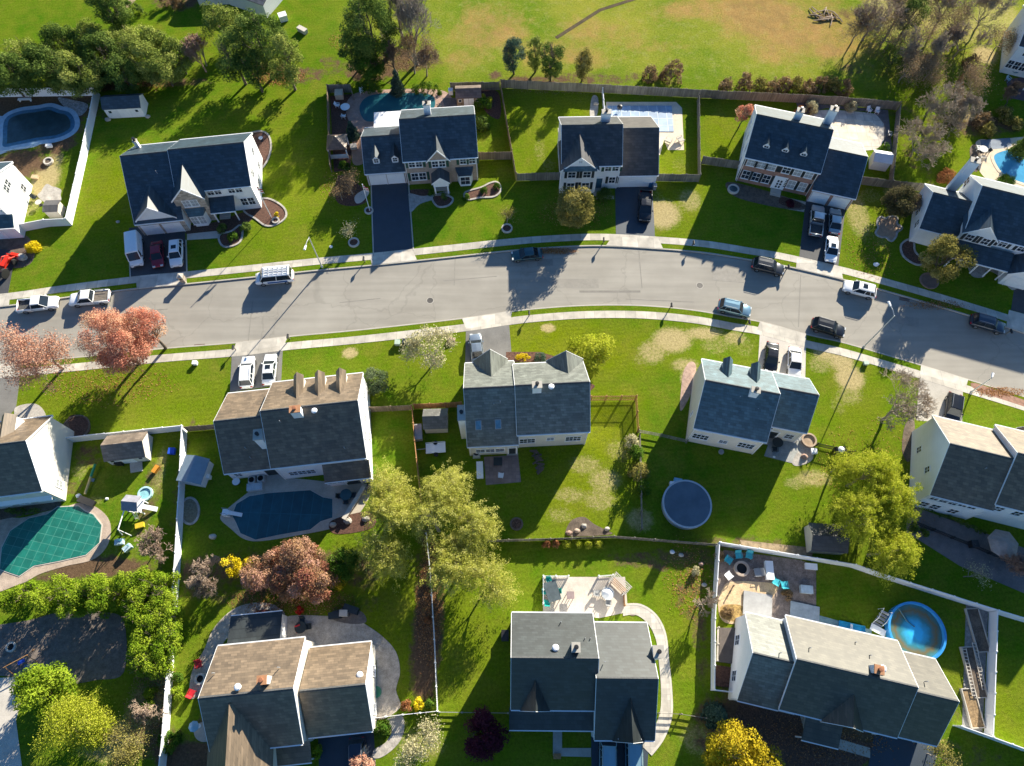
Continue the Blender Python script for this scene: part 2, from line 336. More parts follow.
put(DRK, [(460,50,30,30,.3)], 1)
me = bpy.data.meshes.new('ground')
V = np.stack([XX, YY, ZZ], -1).reshape(-1, 3)
idx = np.arange(nx*ny).reshape(ny, nx)
F = np.stack([idx[:-1,:-1], idx[:-1,1:], idx[1:,1:], idx[1:,:-1]], -1).reshape(-1, 4)
me.vertices.add(len(V)); me.vertices.foreach_set('co', V.ravel()); me.loops.add(F.size); me.loops.foreach_set('vertex_index', F.ravel().astype(np.int32))
me.polygons.add(len(F)); me.polygons.foreach_set('loop_start', np.arange(0, F.size, 4, dtype=np.int32)); me.update()
BRN = np.zeros_like(XX); put(BRN, [(490,30,40,26,.7),(560,55,60,18,.6),(590,30,50,16,.55),(760,15,50,30,.9),(800,35,40,30,.8),(840,30,40,40,.7),(700,10,60,14,.6),(640,45,60,10,.4),(460,60,20,14,.6),(770,50,30,16,.6),(830,50,30,10,.8),(720,-40,200,40,.8),(880,-30,100,40,.7)], 1, 1.1)
for nm, A in (('brn', BRN), ('dry', DRY), ('soil', SOIL), ('yel', YEL), ('fld', FLD)):
    a = me.attributes.new(nm, 'FLOAT', 'POINT'); a.data.foreach_set('value', A.ravel().astype(np.float32))
def grassmat():
    m, n, l, b = newmat('grass'); tc = n.new('ShaderNodeTexCoord'); OB = tc.outputs['Object']
    def noise(sc, det=5, rough=.6, vec=OB):
        k = n.new('ShaderNodeTexNoise'); k.inputs['Scale'].default_value = sc; k.inputs['Detail'].default_value = det; k.inputs['Roughness'].default_value = rough; l.new(vec, k.inputs['Vector']); return k.outputs['Fac']
    def rng(v, a, b_, c, d_):
        k = n.new('ShaderNodeMapRange'); k.inputs[1].default_value = a; k.inputs[2].default_value = b_; k.inputs[3].default_value = c; k.inputs[4].default_value = d_; l.new(v, k.inputs[0]); return k.outputs[0]
    def mix(f, a, b_, bt='MIX'):
        k = n.new('ShaderNodeMix'); k.data_type = 'RGBA'; k.blend_type = bt
        for i, v in ((0, f), (6, a), (7, b_)):
            if isinstance(v, tuple): k.inputs[i].default_value = (*v, 1)
            elif isinstance(v, (int, float)): k.inputs[i].default_value = v
            else: l.new(v, k.inputs[i])
        return k.outputs[2]
    def attr(s):
        k = n.new('ShaderNodeAttribute'); k.attribute_name = s; return k.outputs['Fac']
    def math_(op, a, b_):
        k = n.new('ShaderNodeMath'); k.operation = op; k.use_clamp = False
        for i, v in ((0, a), (1, b_)):
            if isinstance(v, (int, float)): k.inputs[i].default_value = v
            else: l.new(v, k.inputs[i])
        return k.outputs[0]
    def mask(at_, nz, wdt=.12):   # noise-edged mask
        s = math_('ADD', at_, math_('MULTIPLY', math_('SUBTRACT', nz, .5), 1.7)); return rng(s, .5-wdt, .5+wdt, 0, 1)
    big = noise(.05, 4); mid = noise(.45, 6, .65); fine = noise(3.2, 5, .75); vf = noise(11, 3, .7)
    c = mix(rng(big, .35, .65, 0, 1), (.062, .15, .007), (.11, .185, .008))
    c = mix(math_('MULTIPLY', attr('yel'), .8), c, (.18, .21, .006))
    c = mix(rng(mid, .35, .7, 0, .75), c, (.185, .2, .02)); c = mix(rng(noise(.9, 8, .85), .5, .68, 0, .6), c, (.05, .105, .008)); c = mix(rng(noise(.16, 8, .8), .52, .66, 0, .5), c, (.2, .19, .03)); c = mix(rng(noise(2.2, 6, .85), .58, .72, 0, .35), c, (.24, .22, .07))
    # mown stripes
    mp = n.new('ShaderNodeMapping'); mp.inputs['Rotation'].default_value = (0, 0, R(83)); l.new(OB, mp.inputs[0])
    wv = n.new('ShaderNodeTexWave'); wv.inputs['Scale'].default_value = .42; wv.inputs['Distortion'].default_value = .7; wv.inputs['Detail'].default_value = 2; l.new(mp.outputs[0], wv.inputs['Vector'])
    c = mix(1.0, c, rng(wv.outputs['Fac'], 0, 1, .965, 1.035), 'MULTIPLY')
    f1 = mix(rng(noise(.05, 7, .7), .38, .62, 0, 1), (.12, .2, .015), (.27, .27, .04)); f1 = mix(mask(math_('MULTIPLY', attr('brn'), .88), noise(.16, 9, .8), .25), f1, (.4, .24, .09)); f1 = mix(rng(noise(.7, 7, .8), .5, .72, 0, .6), f1, (.36, .32, .13)); f1 = mix(mask(math_('MULTIPLY', attr('brn'), .5), noise(.4, 9, .82), .2), f1, (.25, .16, .07))
    c = mix(math_('MULTIPLY', attr('fld'), .9), c, f1)
    c = mix(mask(math_('MULTIPLY', attr('dry'), .93), noise(2.2, 9, .95), .16), c, (.42, .34, .165))
    so = mix(noise(2.5, 5), (.075, .045, .03), (.19, .125, .075))
    c = mix(mask(attr('soil'), noise(.5, 7, .75), .15), c, so)
    c = mix(1.0, c, rng(fine, .3, .7, .68, 1.3), 'MULTIPLY'); c = mix(1.0, c, rng(vf, .3, .7, .8, 1.2), 'MULTIPLY')
    l.new(c, b.inputs['Base Color']); b.inputs['Roughness'].default_value = 1; b.inputs['Specular IOR Level'].default_value = .0
    bp = n.new('ShaderNodeBump'); bp.inputs['Strength'].default_value = .55; bp.inputs['Distance'].default_value = .12
    l.new(math_('ADD', fine, vf), bp.inputs['Height']); l.new(bp.outputs[0], b.inputs['Normal'])
    return m
GRASS = grassmat(); me.materials.append(GRASS)
g = bpy.data.objects.new('ground', me); COL.objects.link(g); g['kind'] = 'structure'
# verge, kerb, pavement on both sides (offset: left of travel = away from the road for the upper kerb)
def side(line, sg):
    k = lambda d_: offset(line, d_*sg, False)
    struct('kerb', ribbon(k(-.02), k(.17), -.4, .02), CONC)
    struct('grass_verge', ribbon(k(.15), k(1.15), -.2, .012), GRASS)
    struct('pavement', ribbon(k(1.05), k(2.25), -.15, .03), gridmat('pavement_concrete', (.5, .46, .39), (.3, .28, .24), 1.5, 30, .02, .9))
side(upE, 1); side(loE, -1)
def apron(px, nm='driveway_apron'):
    return slab(nm, px, gridmat('apron_concrete', (.53, .49, .42), (.36, .33, .29), 2.4, 30, .02, .9), .036)
for px in ([(136,278),(185,272),(187,283.5),(137,289)], [(370,257),(413,251),(417,260),(372,265)], [(612,237),(658,238),(663,248.5),(606,245.5)],
           [(797,258),(841,268),(843,279),(796,268)], [(1009,310),(1024,314),(1040,338),(1006,327)], [(0,296),(10,294),(9,305.5),(-10,307)],
           [(232,354),(284,345),(288,336.8),(236,343)], [(466,329),(510,322),(512,312),(462,318.5)], [(757,330),(806,343),(806,334.5),(760,321.5)],
           [(920,374),(966,387),(968,379.5),(921,365)], [(-10,378),(20,376),(20,363),(-20,366)]): apron(px)
ASPH = mat('dark_asphalt', (.05, .052, .058), .75, .2, scale=.7, fine=.15); ASPB = mat('sealed_asphalt', (.035, .05, .07), .6, .12, scale=.5, fine=.1)
ASPG = mat('worn_asphalt', (.17, .165, .155), .9, .18, scale=.5, fine=.12)
for px, m in (([(129,228),(185,222),(186,274),(131,279.5)], ASPH), ([(371,180),(407,176),(412.5,251),(373.5,256.5)], ASPB), ([(615,182),(652,182),(655,238),(616,237)], ASPB),
              ([(806,200),(846,204),(838,268),(799,258)], ASPH), ([(1018,262),(1040,268),(1040,318),(1011,310)], ASPH), ([(-30,246),(10,250),(14,262),(8,294),(-30,298)], ASPH),
              ([(232,352),(283,345),(281,385),(230,392)], ASPG), ([(466,329),(509,323),(513,372),(465,372)], ASPG), ([(760,330.5),(806,343),(805,385),(757,380)], CONCL),
              ([(920,373),(963,386),(962,425),(916,420)], CONC), ([(-30,378),(20,377),(16,408),(0,425),(-40,430)], ASPG),
              ([(318,732),(373,722),(378,800),(320,800)], ASPB), ([(591,728),(650,728),(645,800),(592,800)], ASPB), ([(874,735),(940,745),(925,800),(862,800)], ASPB)):
    slab('driveway', px, m, .02)
for a, b_ in (((371,180),(373.5,256.5)), ((408,176),(413.5,251)), ((129,250),(130.5,279)), ((186,240),(187,274))):
    A, B = at(*a), at(*b_); struct('kerb', MB().rbox((A[0]+B[0])/2, (A[1]+B[1])/2, -.1, .05, math.dist(A, B), .18, math.atan2(B[1]-A[1], B[0]-A[0])), CONC)
# ---------------------------------------------------------------- houses
class House:
    def __init__(s, label, O, ang, wall, roof, name='house'):
        s.root = thing(name, label, 'house', (O[0], O[1], 0), R(ang)); s.wall = wall; s.roof = roof
    def _T(s, axis):
        return (lambda a,b,z: (a,b,z)) if axis == 'x' else (lambda a,b,z: (b,a,z))
    def block(s, x0, x1, y0, y1, ze, zr, yr=None, zb=None, axis='x', wall=None, roof=None, ov=.2, g=.12, trimends=(1,1), z0=-.2, walls=True):
        """ridge along axis; (y0,y1) is the span across the ridge, ze the eave at y0, zb at y1"""
        T = s._T(axis); yr = (y0+y1)/2 if yr is None else yr; zb = ze if zb is None else zb
        if walls:
            MB().xprof([(y0,z0),(y1,z0),(y1,zb-.12),(yr,zr-.14),(y0,ze-.12)], x0, x1, T).build('wall', wall or s.wall, s.root)
        sf = (zr-ze)/(yr-y0) if yr != y0 else 0; sb = (zr-zb)/(y1-yr) if yr != y1 else 0
        pf = (y0-ov, ze-ov*sf); pb = (y1+ov, zb-ov*sb); t = .14
        r = MB().xprof([pf, (yr,zr), pb, (pb[0],pb[1]-t), (yr,zr-t), (pf[0],pf[1]-t)], x0-g, x1+g, T).build('roof', roof or s.roof, s.root)
        m = MB(); q = .17; m.xprof([(yr-q,zr-q*sf+.012),(yr,zr+.03),(yr+q,zr-q*sb+.012),(yr+q,zr-q*sb-.03),(yr,zr-.02),(yr-q,zr-q*sf-.03)], x0-g+.02, x1+g-.02, T); m.build('ridge_cap', RCAP, r)
        m = MB()
        for e, xe in ((0, x0-g), (1, x1+g)):
            if not trimends[e]: continue
            a, b = (xe-.05, xe-.003) if e == 0 else (xe+.003, xe+.05)
            m.xprof([(pf[0],pf[1]-.02), (yr,zr-.02), (pb[0],pb[1]-.02), (pb[0],pb[1]-.28), (yr,zr-.3), (pf[0],pf[1]-.28)], a, b, T)
        for yy, zz, dd in ((pf[0], pf[1], -1), (pb[0], pb[1], 1)):
            a, b = sorted((yy+dd*.004, yy+dd*.13)); m.xprof([(a,zz-.17),(b,zz-.17),(b,zz-.02),(a,zz-.02)], x0-g, x1+g, T)
        m.build('fascia', TRIM, r)
        if walls and ze > 2.5:
            for xx in (x0+.15, x1-.15):
                m = MB(); p0 = T(xx, y0-.06, 0); p1 = T(xx, y0-.06, ze-.35); p2 = T(xx, pf[0]-.04, pf[1]-.12); m.tube([p0, p1, p2], .045, 5); m.build('downpipe', TRIM, s.root)
        return r
    def gable(s, x0, x1, yf, yb, ze, zr, wall=None, roof=None, up=False, ov=.22, g=.2):
        """cross gable whose ridge runs along y, front face at yf; up=True faces away (+y)"""
        a, b = (yf, yb) if yf < yb else (yb, yf)
        return s.block(x0, x1, 0, 0, 0, 0) if False else s._gab(x0, x1, a, b, ze, zr, wall, roof, ov, g, yf < yb)
    def _gab(s, x0, x1, a, b, ze, zr, wall, roof, ov, g, down):
        T = s._T('y'); xr = (x0+x1)/2
        ai, bi = (a, b)
        MB().xprof([(x0,ze-1.2),(x1,ze-1.2),(x1,ze-.1),(xr,zr-.13),(x0,ze-.1)], a+.003, b-.003, T).build('wall', wall or s.wall, s.root)
        sf = (zr-ze)/(xr-x0); t = .12; pf = (x0-ov, ze-ov*sf); pb = (x1+ov, ze-ov*sf)
        A, B = (a-g, b) if down else (a, b+g)
        r = MB().xprof([pf,(xr,zr),pb,(pb[0],pb[1]-t),(xr,zr-t),(pf[0],pf[1]-t)], A, B, T).build('roof', roof or s.roof, s.root)
        c, d_ = (A-.05, A-.003) if down else (B+.003, B+.05)
        MB().xprof([(pf[0],pf[1]+.03),(xr,zr+.03),(pb[0],pb[1]+.03),(pb[0],pb[1]-.24),(xr,zr-.26),(pf[0],pf[1]-.24)], c, d_, T).build('fascia', TRIM, r)
        return r
    def shed(s, x0, x1, y0, y1, z0, z1, roof=None, wall=None, zw=-.2, posts=False, nm='porch_roof'):
        """lean-to roof falling from y1 (z1) to y0 (z0)"""
        k = (z1-z0)/(y1-y0); o = .25*(1 if y1 > y0 else -1)
        r = MB().xprof([(y0-o,z0-abs(o)*abs(k)),(y1,z1),(y1,z1-.12),(y0-o,z0-abs(o)*abs(k)-.12)], x0-.2, x1+.2).build(nm, roof or s.roof, s.root)
        yy = y0-o; m = MB(); a, b = sorted((yy-.004*np.sign(o), yy-.12*np.sign(o))); zz = z0-abs(o)*abs(k)
        m.box(x0-.2, x1+.2, a, b, zz-.17, zz-.01); m.build('fascia', TRIM, r)
        if wall is not None: MB().xprof([(y0,zw),(y1,zw),(y1,z1-.13),(y0,z0-.13)] if y0 < y1 else [(y1,zw),(y0,zw),(y0,z0-.13),(y1,z1-.13)], x0, x1).build('wall', wall, s.root)
        if posts:
            n = max(2, int((x1-x0)/1.9)+1)
            for i in range(n):
                x = x0+.1+(x1-x0-.2)*i/(n-1); MB().box(x-.08, x+.08, y0-.05*np.sign(o), y0+.11*np.sign(o), -.1, z0-.14).build('post', TRIM, s.root)
        return r
    def _F(s, face, plane):
        return {'F': lambda u,d_,z: (u,plane-d_,z), 'B': lambda u,d_,z: (u,plane+d_,z), 'L': lambda u,d_,z: (plane-d_,u,z), 'R': lambda u,d_,z: (plane+d_,u,z)}[face]
    def _fb(s, mb, T, u0, u1, d0, d1, z0, z1):
        p = [T(u,d_,z) for z in (z0,z1) for u,d_ in ((u0,d0),(u1,d0),(u1,d1),(u0,d1))]
        mb.add(p, [(0,3,2,1),(4,5,6,7),(0,1,5,4),(1,2,6,5),(2,3,7,6),(3,0,4,7)])
    def win(s, face, plane, u, z, w_=.95, h=1.35, shut=None, n=1, glass=None, parent=None, fw=.075):
        w_ *= 1.3; h *= 1.2
        for i in range(n):
            uu = u+(i-(n-1)/2)*(w_+.04); T = s._F(face, plane); m = MB()
            for a, b, c, d_ in ((-w_/2,-w_/2+fw,z-h/2,z+h/2),(w_/2-fw,w_/2,z-h/2,z+h/2),(-w_/2+fw,w_/2-fw,z-h/2,z-h/2+fw),(-w_/2+fw,w_/2-fw,z+h/2-fw,z+h/2),(-w_/2+fw,w_/2-fw,z-.03,z+.03),(-.02,.02,z-h/2+fw,z+h/2-fw)):
                s._fb(m, T, uu+a, uu+b, -.02, .07 if b-a != .04 else .066, c, d_)
            s._fb(m, T, uu-w_/2-.06, uu+w_/2+.06, .072, .12, z-h/2-.06, z-h/2+.02)
            f = m.build('window', TRIM, parent or s.root)
            m = MB(); s._fb(m, T, uu-w_/2+fw/2, uu+w_/2-fw/2, -.01, .035, z-h/2+fw/2, z+h/2-fw/2); m.build('pane', glass or GLASS, f)
            if shut:
                sd = [(-w_/2-.5,-w_/2-.1)] if i == 0 else []
                if i == n-1: sd.append((w_/2+.1, w_/2+.5))
                for a, b in sd:
                    m = MB(); s._fb(m, T, uu+a, uu+b, -.01, .05, z-h/2-.05, z+h/2+.05)
                    for q in range(5): s._fb(m, T, uu+a+.05, uu+b-.05, .051, .07, z-h/2+.1+q*h/5, z-h/2+.1+q*h/5+h/9)
                    m.build('shutter', shut, f)
    def door(s, face, plane, u, w_=1.0, h=2.1, col=None, z0=.25, surround=True):
        T = s._F(face, plane); m = MB(); s._fb(m, T, u-w_/2, u+w_/2, -.02, .05, z0, z0+h)
        for a in (-1, 1):
            for b in range(3): s._fb(m, T, u+a*w_*.23-.14, u+a*w_*.23+.14, .051, .07, z0+.2+b*.62, z0+.65+b*.62)
        d_ = m.build('door', col or SHUT, s.root)
        m = MB(); s._fb(m, T, u+w_*.38, u+w_*.44, .05, .11, z0+.95, z0+1.05); m.build('handle', GREY, d_)
        if surround:
            m = MB()
            for a, b, c, e in ((-w_/2-.18,-w_/2-.003,z0,z0+h+.18),(w_/2+.003,w_/2+.18,z0,z0+h+.18),(-w_/2-.18,w_/2+.18,z0+h+.183,z0+h+.32)): s._fb(m, T, u+a, u+b, -.02, .1, c, e)
            m.build('door_frame', TRIM, d_)
        m = MB(); s._fb(m, T, u-w_/2-.3, u+w_/2+.3, -.05, 1.1, -.1, z0-.03); s._fb(m, T, u-w_/2-.3, u+w_/2+.3, 1.103, 1.45, -.1, z0-.15); m.build('step', CONC, s.root)
    def garage(s, face, plane, u, w_=2.6, h=2.2, col=None):
        T = s._F(face, plane); m = MB(); s._fb(m, T, u-w_/2, u+w_/2, -.02, .03, .03, h)
        for i in range(4):
            for j in range(4): s._fb(m, T, u-w_/2+.1+j*w_/4, u-w_/2-.08+(j+1)*w_/4, .031, .06, .1+i*h/4, .1+i*h/4+h/4-.16)
        d_ = m.build('garage_door', col or TRIM, s.root)
        m = MB()
        for a, b, c, e in ((-w_/2-.1,-w_/2-.003,0,h+.1),(w_/2+.003,w_/2+.1,0,h+.1),(-w_/2+.0,w_/2,h+.003,h+.1)): s._fb(m, T, u+a, u+b, -.02, .09, c, e)
        m.build('door_frame', TRIM, d_)
    def chimney(s, x, y, w_, d_, z0, z1, m=None, cap=None):
        c = MB(); c.box(x-w_/2, x+w_/2, y-d_/2, y+d_/2, z0, z1); o = c.build('chimney', m or WHITE, s.root)
        c = MB(); c.box(x-w_/2-.07, x+w_/2+.07, y-d_/2-.07, y+d_/2+.07, z1+.002, z1+.14); c.build('chimney_cap', cap or CONC, o)
        c = MB(); c.lathe(x, y, [(.2,z1+.14),(.17,z1+.5),(.26,z1+.52),(.24,z1+.6),(.05,z1+.62)], 10); c.build('flue', mat('flue_clay', (.3,.12,.06), .8) if cap else BLACK, o)
    def dormer(s, x, yf, yb, zb, w_=1.3, h=1.3, pk=.6, wall=None, win=True, down=True, ov=.14, roof=None):
        a, b = min(yf,yb), max(yf,yb); T = s._T('y'); m = MB()
        m.xprof([(x-w_/2,zb-1.5),(x+w_/2,zb-1.5),(x+w_/2,zb+h),(x,zb+h+pk),(x-w_/2,zb+h)], a, b, T); o = m.build('dormer', wall or TRIM, s.root)
        sf = pk/(w_/2); A, B = (a-.14, b) if down else (a, b+.14); z = zb+h+.06
        MB().xprof([(x-w_/2-ov,z-ov*sf),(x,z+pk),(x+w_/2+ov,z-ov*sf),(x+w_/2+ov,z-ov*sf-.07),(x,z+pk-.07),(x-w_/2-ov,z-ov*sf-.07)], A, B, T).build('dormer_roof', roof or s.roof, o)
        if win: s.win('F' if down else 'B', yf, x, zb+h*.52, w_*.6, h*.8, parent=o, fw=.07)
    def vent(s, x, y, z, k=0):
        m = MB()
        if k == 0: m.lathe(x, y, [(.05,z-.4),(.05,z+.3),(.06,z+.31),(.06,z+.35)], 8)
        elif k == 1: m.lathe(x, y, [(.2,z-.4),(.2,z+.15),(.36,z+.2),(.38,z+.3),(.25,z+.42),(.05,z+.46)], 14)
        else: m.box(x-.2, x+.2, y-.2, y+.2, z-.3, z+.15)
        m.build('roof_vent', TRIM if k else (GREY if k == 0 else BLACK), s.root)
    def skylight(s, x, y, z, w_, l_, slope, m=None):
        a = math.atan(slope); c, n = math.cos(a), math.sin(a)
        def bx(mb, wx, ly, h0, h1):
            p = []
            for h in (h0, h1):
                for u, v in ((-wx/2,-ly/2),(wx/2,-ly/2),(wx/2,ly/2),(-wx/2,ly/2)): p.append((x+u, y+v*c-h*n, z+v*n+h*c))
            mb.add(p, [(0,3,2,1),(4,5,6,7),(0,1,5,4),(1,2,6,5),(2,3,7,6),(3,0,4,7)])
        f = MB(); bx(f, w_, l_, -.1, .1); o = f.build('skylight', GREY, s.root); f = MB(); bx(f, w_-.16, l_-.16, .101, .115); f.build('pane', m or mat('skylight_glass', (.1,.22,.32), .15), o)

RN = roofm('navy', (.045, .08, .11)); RCAP = mat('ridge_shingle', (.06,.062,.065), .8, .3, scale=4); RC = roofm('charcoal', (.085, .085, .09)); RT = roofm('tan', (.225, .165, .108)); RG = roofm('grey_green', (.2, .215, .19)); RB = roofm('blue_grey', (.1, .18, .215))
RM = roofm('mid_grey', (.04, .05, .052)); RS = roofm('slate', (.07, .1, .125)); RD = roofm('dark', (.07, .073, .078))
# --- top row
h = House('white house with navy roof and stone entry gable above the white van', (-45.95,69.34), 7.5, WHITE, RN)
h.block(-3.9, 6.9, 0, 10, 5.6, 9.0); h.block(-10.9, -3.93, -2.8, 10.1, 3.0, 8.7, yr=5.0, zb=5.2, trimends=(1,0))
h.gable(-4.4, 0, -1.4, 3.5, 5.6, 7.9, wall=STONE); MB().box(-4.4, 0, -1.4, .2, -.2, 5.5).build('wall', STONE, h.root)
h.gable(-10.5, -4.9, -2.6, 3.2, 3.5, 6.1)
h.win('F', -1.4, -2.2, 4.4, .85, 1.2, n=2, glass=BLIND)
MB().prism([(-3.4,-1.4),(-3.0,-2.3),(-1.2,-2.3),(-.8,-1.4)], 0, 2.6).build('bay_window', TRIM, h.root); MB().add([(-3.6,-1.41,3.3),(-.6,-1.41,3.3),(-3.2,-2.5,2.62),(-1,-2.5,2.62)], [(0,2,3,1)]).add([(-3.6,-1.41,3.3),(-3.6,-1.41,2.6),(-3.2,-2.5,2.62)], [(0,1,2)]).add([(-.6,-1.41,3.3),(-.6,-1.41,2.6),(-1,-2.5,2.62)], [(0,2,1)]).build('bay_roof', RB, h.root)
h.win('F', -2.3, -2.1, 1.5, .8, 1.5, n=2, glass=BLIND)
h.shed(.25, 3.6, -1.9, -.003, 2.7, 3.6, posts=True); h.door('F', 0, 1.3)
for x in (1.3, 4.4): h.win('F', 0, x, 4.75, .8, 1.1, n=2)
h.win('F', 0, 5.4, 1.9, .8, 1.4, n=2)
for y, z in ((3, 4.6), (7.2, 4.6), (3.6, 1.7), (7, 1.7)): h.win('R', 6.9, y, z, .8, 1.2)
MB().box(-10.9,-3.95,-2.9,-2.79,-.1,2.8).build('wall', STONE, h.root)
for x in (-9.1, -6.0): h.garage('F', -2.9, x, 2.5)
h.vent(-6.2, 2.6, 7.2); h.chimney(-9.8, 8.9, .5, .5, 5, 7.4)
h = House('tan brick house with green shutters below the freeform pool', (-16.49,74.79), 4.8, BRICKT, RS)
h.block(0, 11.2, 0, 10, 5.6, 8.9); h.block(-6.25, -.03, .4, 9.4, 3.0, 5.9, trimends=(1,0)); h.gable(3.6, 6.9, -.25, 3.2, 5.6, 7.7)
MB().box(3.6, 6.9, -.25, .1, -.2, 5.5).build('wall', BRICKT, h.root)
for x in (-4.35, -1.45): h.dormer(x, 1.5, 4.4, 3.7, 1.0, 1.0, .55)
for x in (1.7, 5.25, 9.0, 10.4): h.win('F', -.25 if x == 5.25 else 0, x, 4.6, .8, 1.15, shut=SHUTG, n=2 if x < 6 else 1)
h.win('F', 0, 1.9, 1.8, .9, 1.4, shut=SHUTG, n=2)
MB().prism([(7.9,-.004),(8.3,-1.1),(9.9,-1.1),(10.3,-.004)], .1, 2.6).build('bay_window', TRIM, h.root); h.win('F', -1.1, 9.1, 1.4, 1.2, 1.5)
MB().add([(7.7,-.01,3.3),(10.5,-.01,3.3),(8.1,-1.3,2.62),(10.1,-1.3,2.62),(7.7,-.01,2.62),(10.5,-.01,2.62)], [(0,2,3,1),(0,4,2),(1,3,5)]).build('bay_roof', RS, h.root)
h.gable(4.1, 6.5, -2.2, -.3, 2.8, 3.9, wall=TRIM); [MB().box(x-.12, x+.12, -2.3, -2.06, -.1, 1.7).build('column', TRIM, h.root) for x in (4.3, 6.3)]; h.door('F', -.25, 5.25, 1.1)
for x in (-4.55, -1.75): h.garage('F', .4, x, 2.5)
h.shed(-4.7, -.6, 12.6, 9.45, 2.7, 2.95, roof=mat('white_awning', (.85,.85,.85), .5, .03), posts=True, nm='sunroom_roof'); h.chimney(4.2, 6.6, 1.0, .7, 6, 10.0)
h.win('R', 11.2, 3, 4.4); h.win('R', 11.2, 7, 4.4); h.win('L', 0, 4, 6.4, .6, .6)
h = House('white house with big left front gable, brown roof and covered rectangular pool behind it', (7.41,73.0), 1.2, WHITE, RC)
h.block(.25, 9.2, .9, 10.3, 5.6, 8.9); h.gable(.05, 5.6, 0, 5.6, 5.6, 8.3); MB().box(.05, 5.6, 0, 1.2, -.2, 5.5).build('wall', WHITE, h.root)
MB().xprof([(-.5,5.75),(0,6.25),(0,6.13),(-.5,5.63)], .3, 5.4).build('skirt_roof', RB, h.root)
h.block(9.23, 15.2, 1.1, 12.7, 3.0, 6.7, trimends=(0,1), roof=roofm('brown', (.1,.085,.075)))
for x in (1.7, 4.0): h.win('F', 0, x, 4.4, .95, 1.15, shut=SHUT); h.win('F', 0, x, 1.8, .95, 1.3, shut=SHUT)
h.door('F', .9, 6.2, 1.0, col=mat('blue_door', (.03,.1,.16), .4, .1)); h.win('F', .9, 7.3, 4.65, .8, 1.0, shut=SHUTG, n=1); h.win('F', .9, 8.4, 4.65, .8, 1.0, shut=SHUTG); h.win('F', .9, 8.2, 2.0, .8, 1.2, shut=SHUT, n=1)
h.garage('F', 1.1, 12.1, 4.9); h.win('L', .25, 4, 4.4); h.win('L', .25, 7, 1.8); h.win('F', 0, 2.8, 7.2, .5, .5, glass=BLIND)
h.chimney(6.9, 7.2, 1.3, .8, 6, 9.7)
h = House('red brick house with three dormers in a row and a white door surround', (35.65,75.64), -15.8, BRICKR, RN)
h.block(0, 11.2, 0, 10.6, 5.6, 8.9, wall=BRICKR); h.block(11.23, 17.6, -1.0, 9.9, 3.0, 6.0, trimends=(0,1))
MB().xprof([(0.004,-.15),(10.59,-.15),(10.59,5.4),(5.3,8.7),(.004,5.4)], -.05, -.004).build('wall', WHITE, h.root)
for x in (2.5, 5.35, 8.1): h.dormer(x, 1.5, 4.7, 6.0, 1.0, 1.0, .6)
for i, x in enumerate((1.1, 2.7, 4.3, 6.5, 8.2, 9.9)):
    h.win('F', 0, x, 4.55, .95, 1.3, shut=SHUT, glass=BLIND if i != 3 else GLASS)
    if i != 3: h.win('F', 0, x, 1.75, .95, 1.5, shut=SHUT, glass=BLIND if i > 3 else GLASS)
h.door('F', 0, 6.4, 1.0); MB().box(5.4, 7.4, -.06, -.004, .1, 2.9).build('door_surround', TRIM, h.root); MB().box(-.0, 11.2, -.12, -.01, 5.15, 5.4).build('cornice', TRIM, h.root)
for x in (12.8, 15.9): h.garage('F', -1.0, x, 2.4)
h.chimney(6.0, 7.0, 1.0, .8, 6, 9.6); h.chimney(10.7, 8.2, 1.1, .9, 5, 10.0)
for y in (2.6, 5.3, 8): h.win('L', -.05, y, 4.4, .8, 1.2); h.win('L', -.05, y, 1.7, .8, 1.3)
h = House('white house with navy roof and shuttered windows at the upper right edge', (65.6,62.0), -18.4, WHITE, RN)
h.block(0, 17, 0, 10.4, 5.6, 9.2); h.block(-5.4, -.03, .3, 8.6, 3.6, 6.6, trimends=(1,0)); h.gable(-.2, 4.4, -.4, 3.8, 5.6, 7.8)
MB().box(-.2, 4.4, -.4, .1, -.2, 5.5).build('wall', WHITE, h.root)
for x in (1.0, 3.2): h.win('F', -.4, x, 4.7, .85, 1.1, shut=SHUT)
for x in (5.7, 8.3, 11, 14): h.win('F', 0, x, 4.7, .85, 1.1, shut=SHUT)
h.shed(0, 7.6, -2.7, -.45, 2.8, 3.8, posts=True); h.door('F', -.4, 2.6); h.win('F', 0, 6, 1.7, 1, 1.4); h.gable(7.9, 12, -3.2, 0, 2.9, 4.6); MB().box(7.9, 12, -3.2, -.1, -.2, 2.8).build('wall', WHITE, h.root); h.garage('F', -3.2, 9.95, 2.7)
for y in (2, 4.4, 6.8): h.win('L', -5.4, y, 2.2, .8, 1.3)
h.chimney(-1.6, 9.1, 1.3, .9, 0, 9.6); h.win('L', -.0, 10, 4.6)
h = House('white house cut by the left edge with bright wall facing the pool yard', (-75.4,66.2), 5, WHITE, RN)
h.block(-13, 0, 0, 8.4, 5.4, 7.8); h.win('R', 0, 4.2, 5.0, .75, 1.2, n=2); h.win('R', 0, 6.5, 1.8, .8, 1.2)
h.shed(-11, .6, -1.6, -.003, 2.9, 3.7, roof=RB, wall=WHITE); h.garage('F', -1.6, -3.0, 2.6); h.garage('F', -1.6, -7, 2.6)
h = House('white house in the top right corner beyond the bare trees', (84.3,99.2), -20, WHITE, roofm('umber', (.08,.06,.055)))
h.block(0, 14, 0, 10, 5.6, 8.6); h.win('F', 0, 2.3, 4.5, .8, 1.2, n=2); h.win('F', 0, 1.7, 1.9, .8, 1.3, n=3); h.win('F', 0, 6.3, 4.5, .8, 1.2, n=2); h.shed(4, 11, -3.0, -.003, 2.7, 3.6, posts=True)
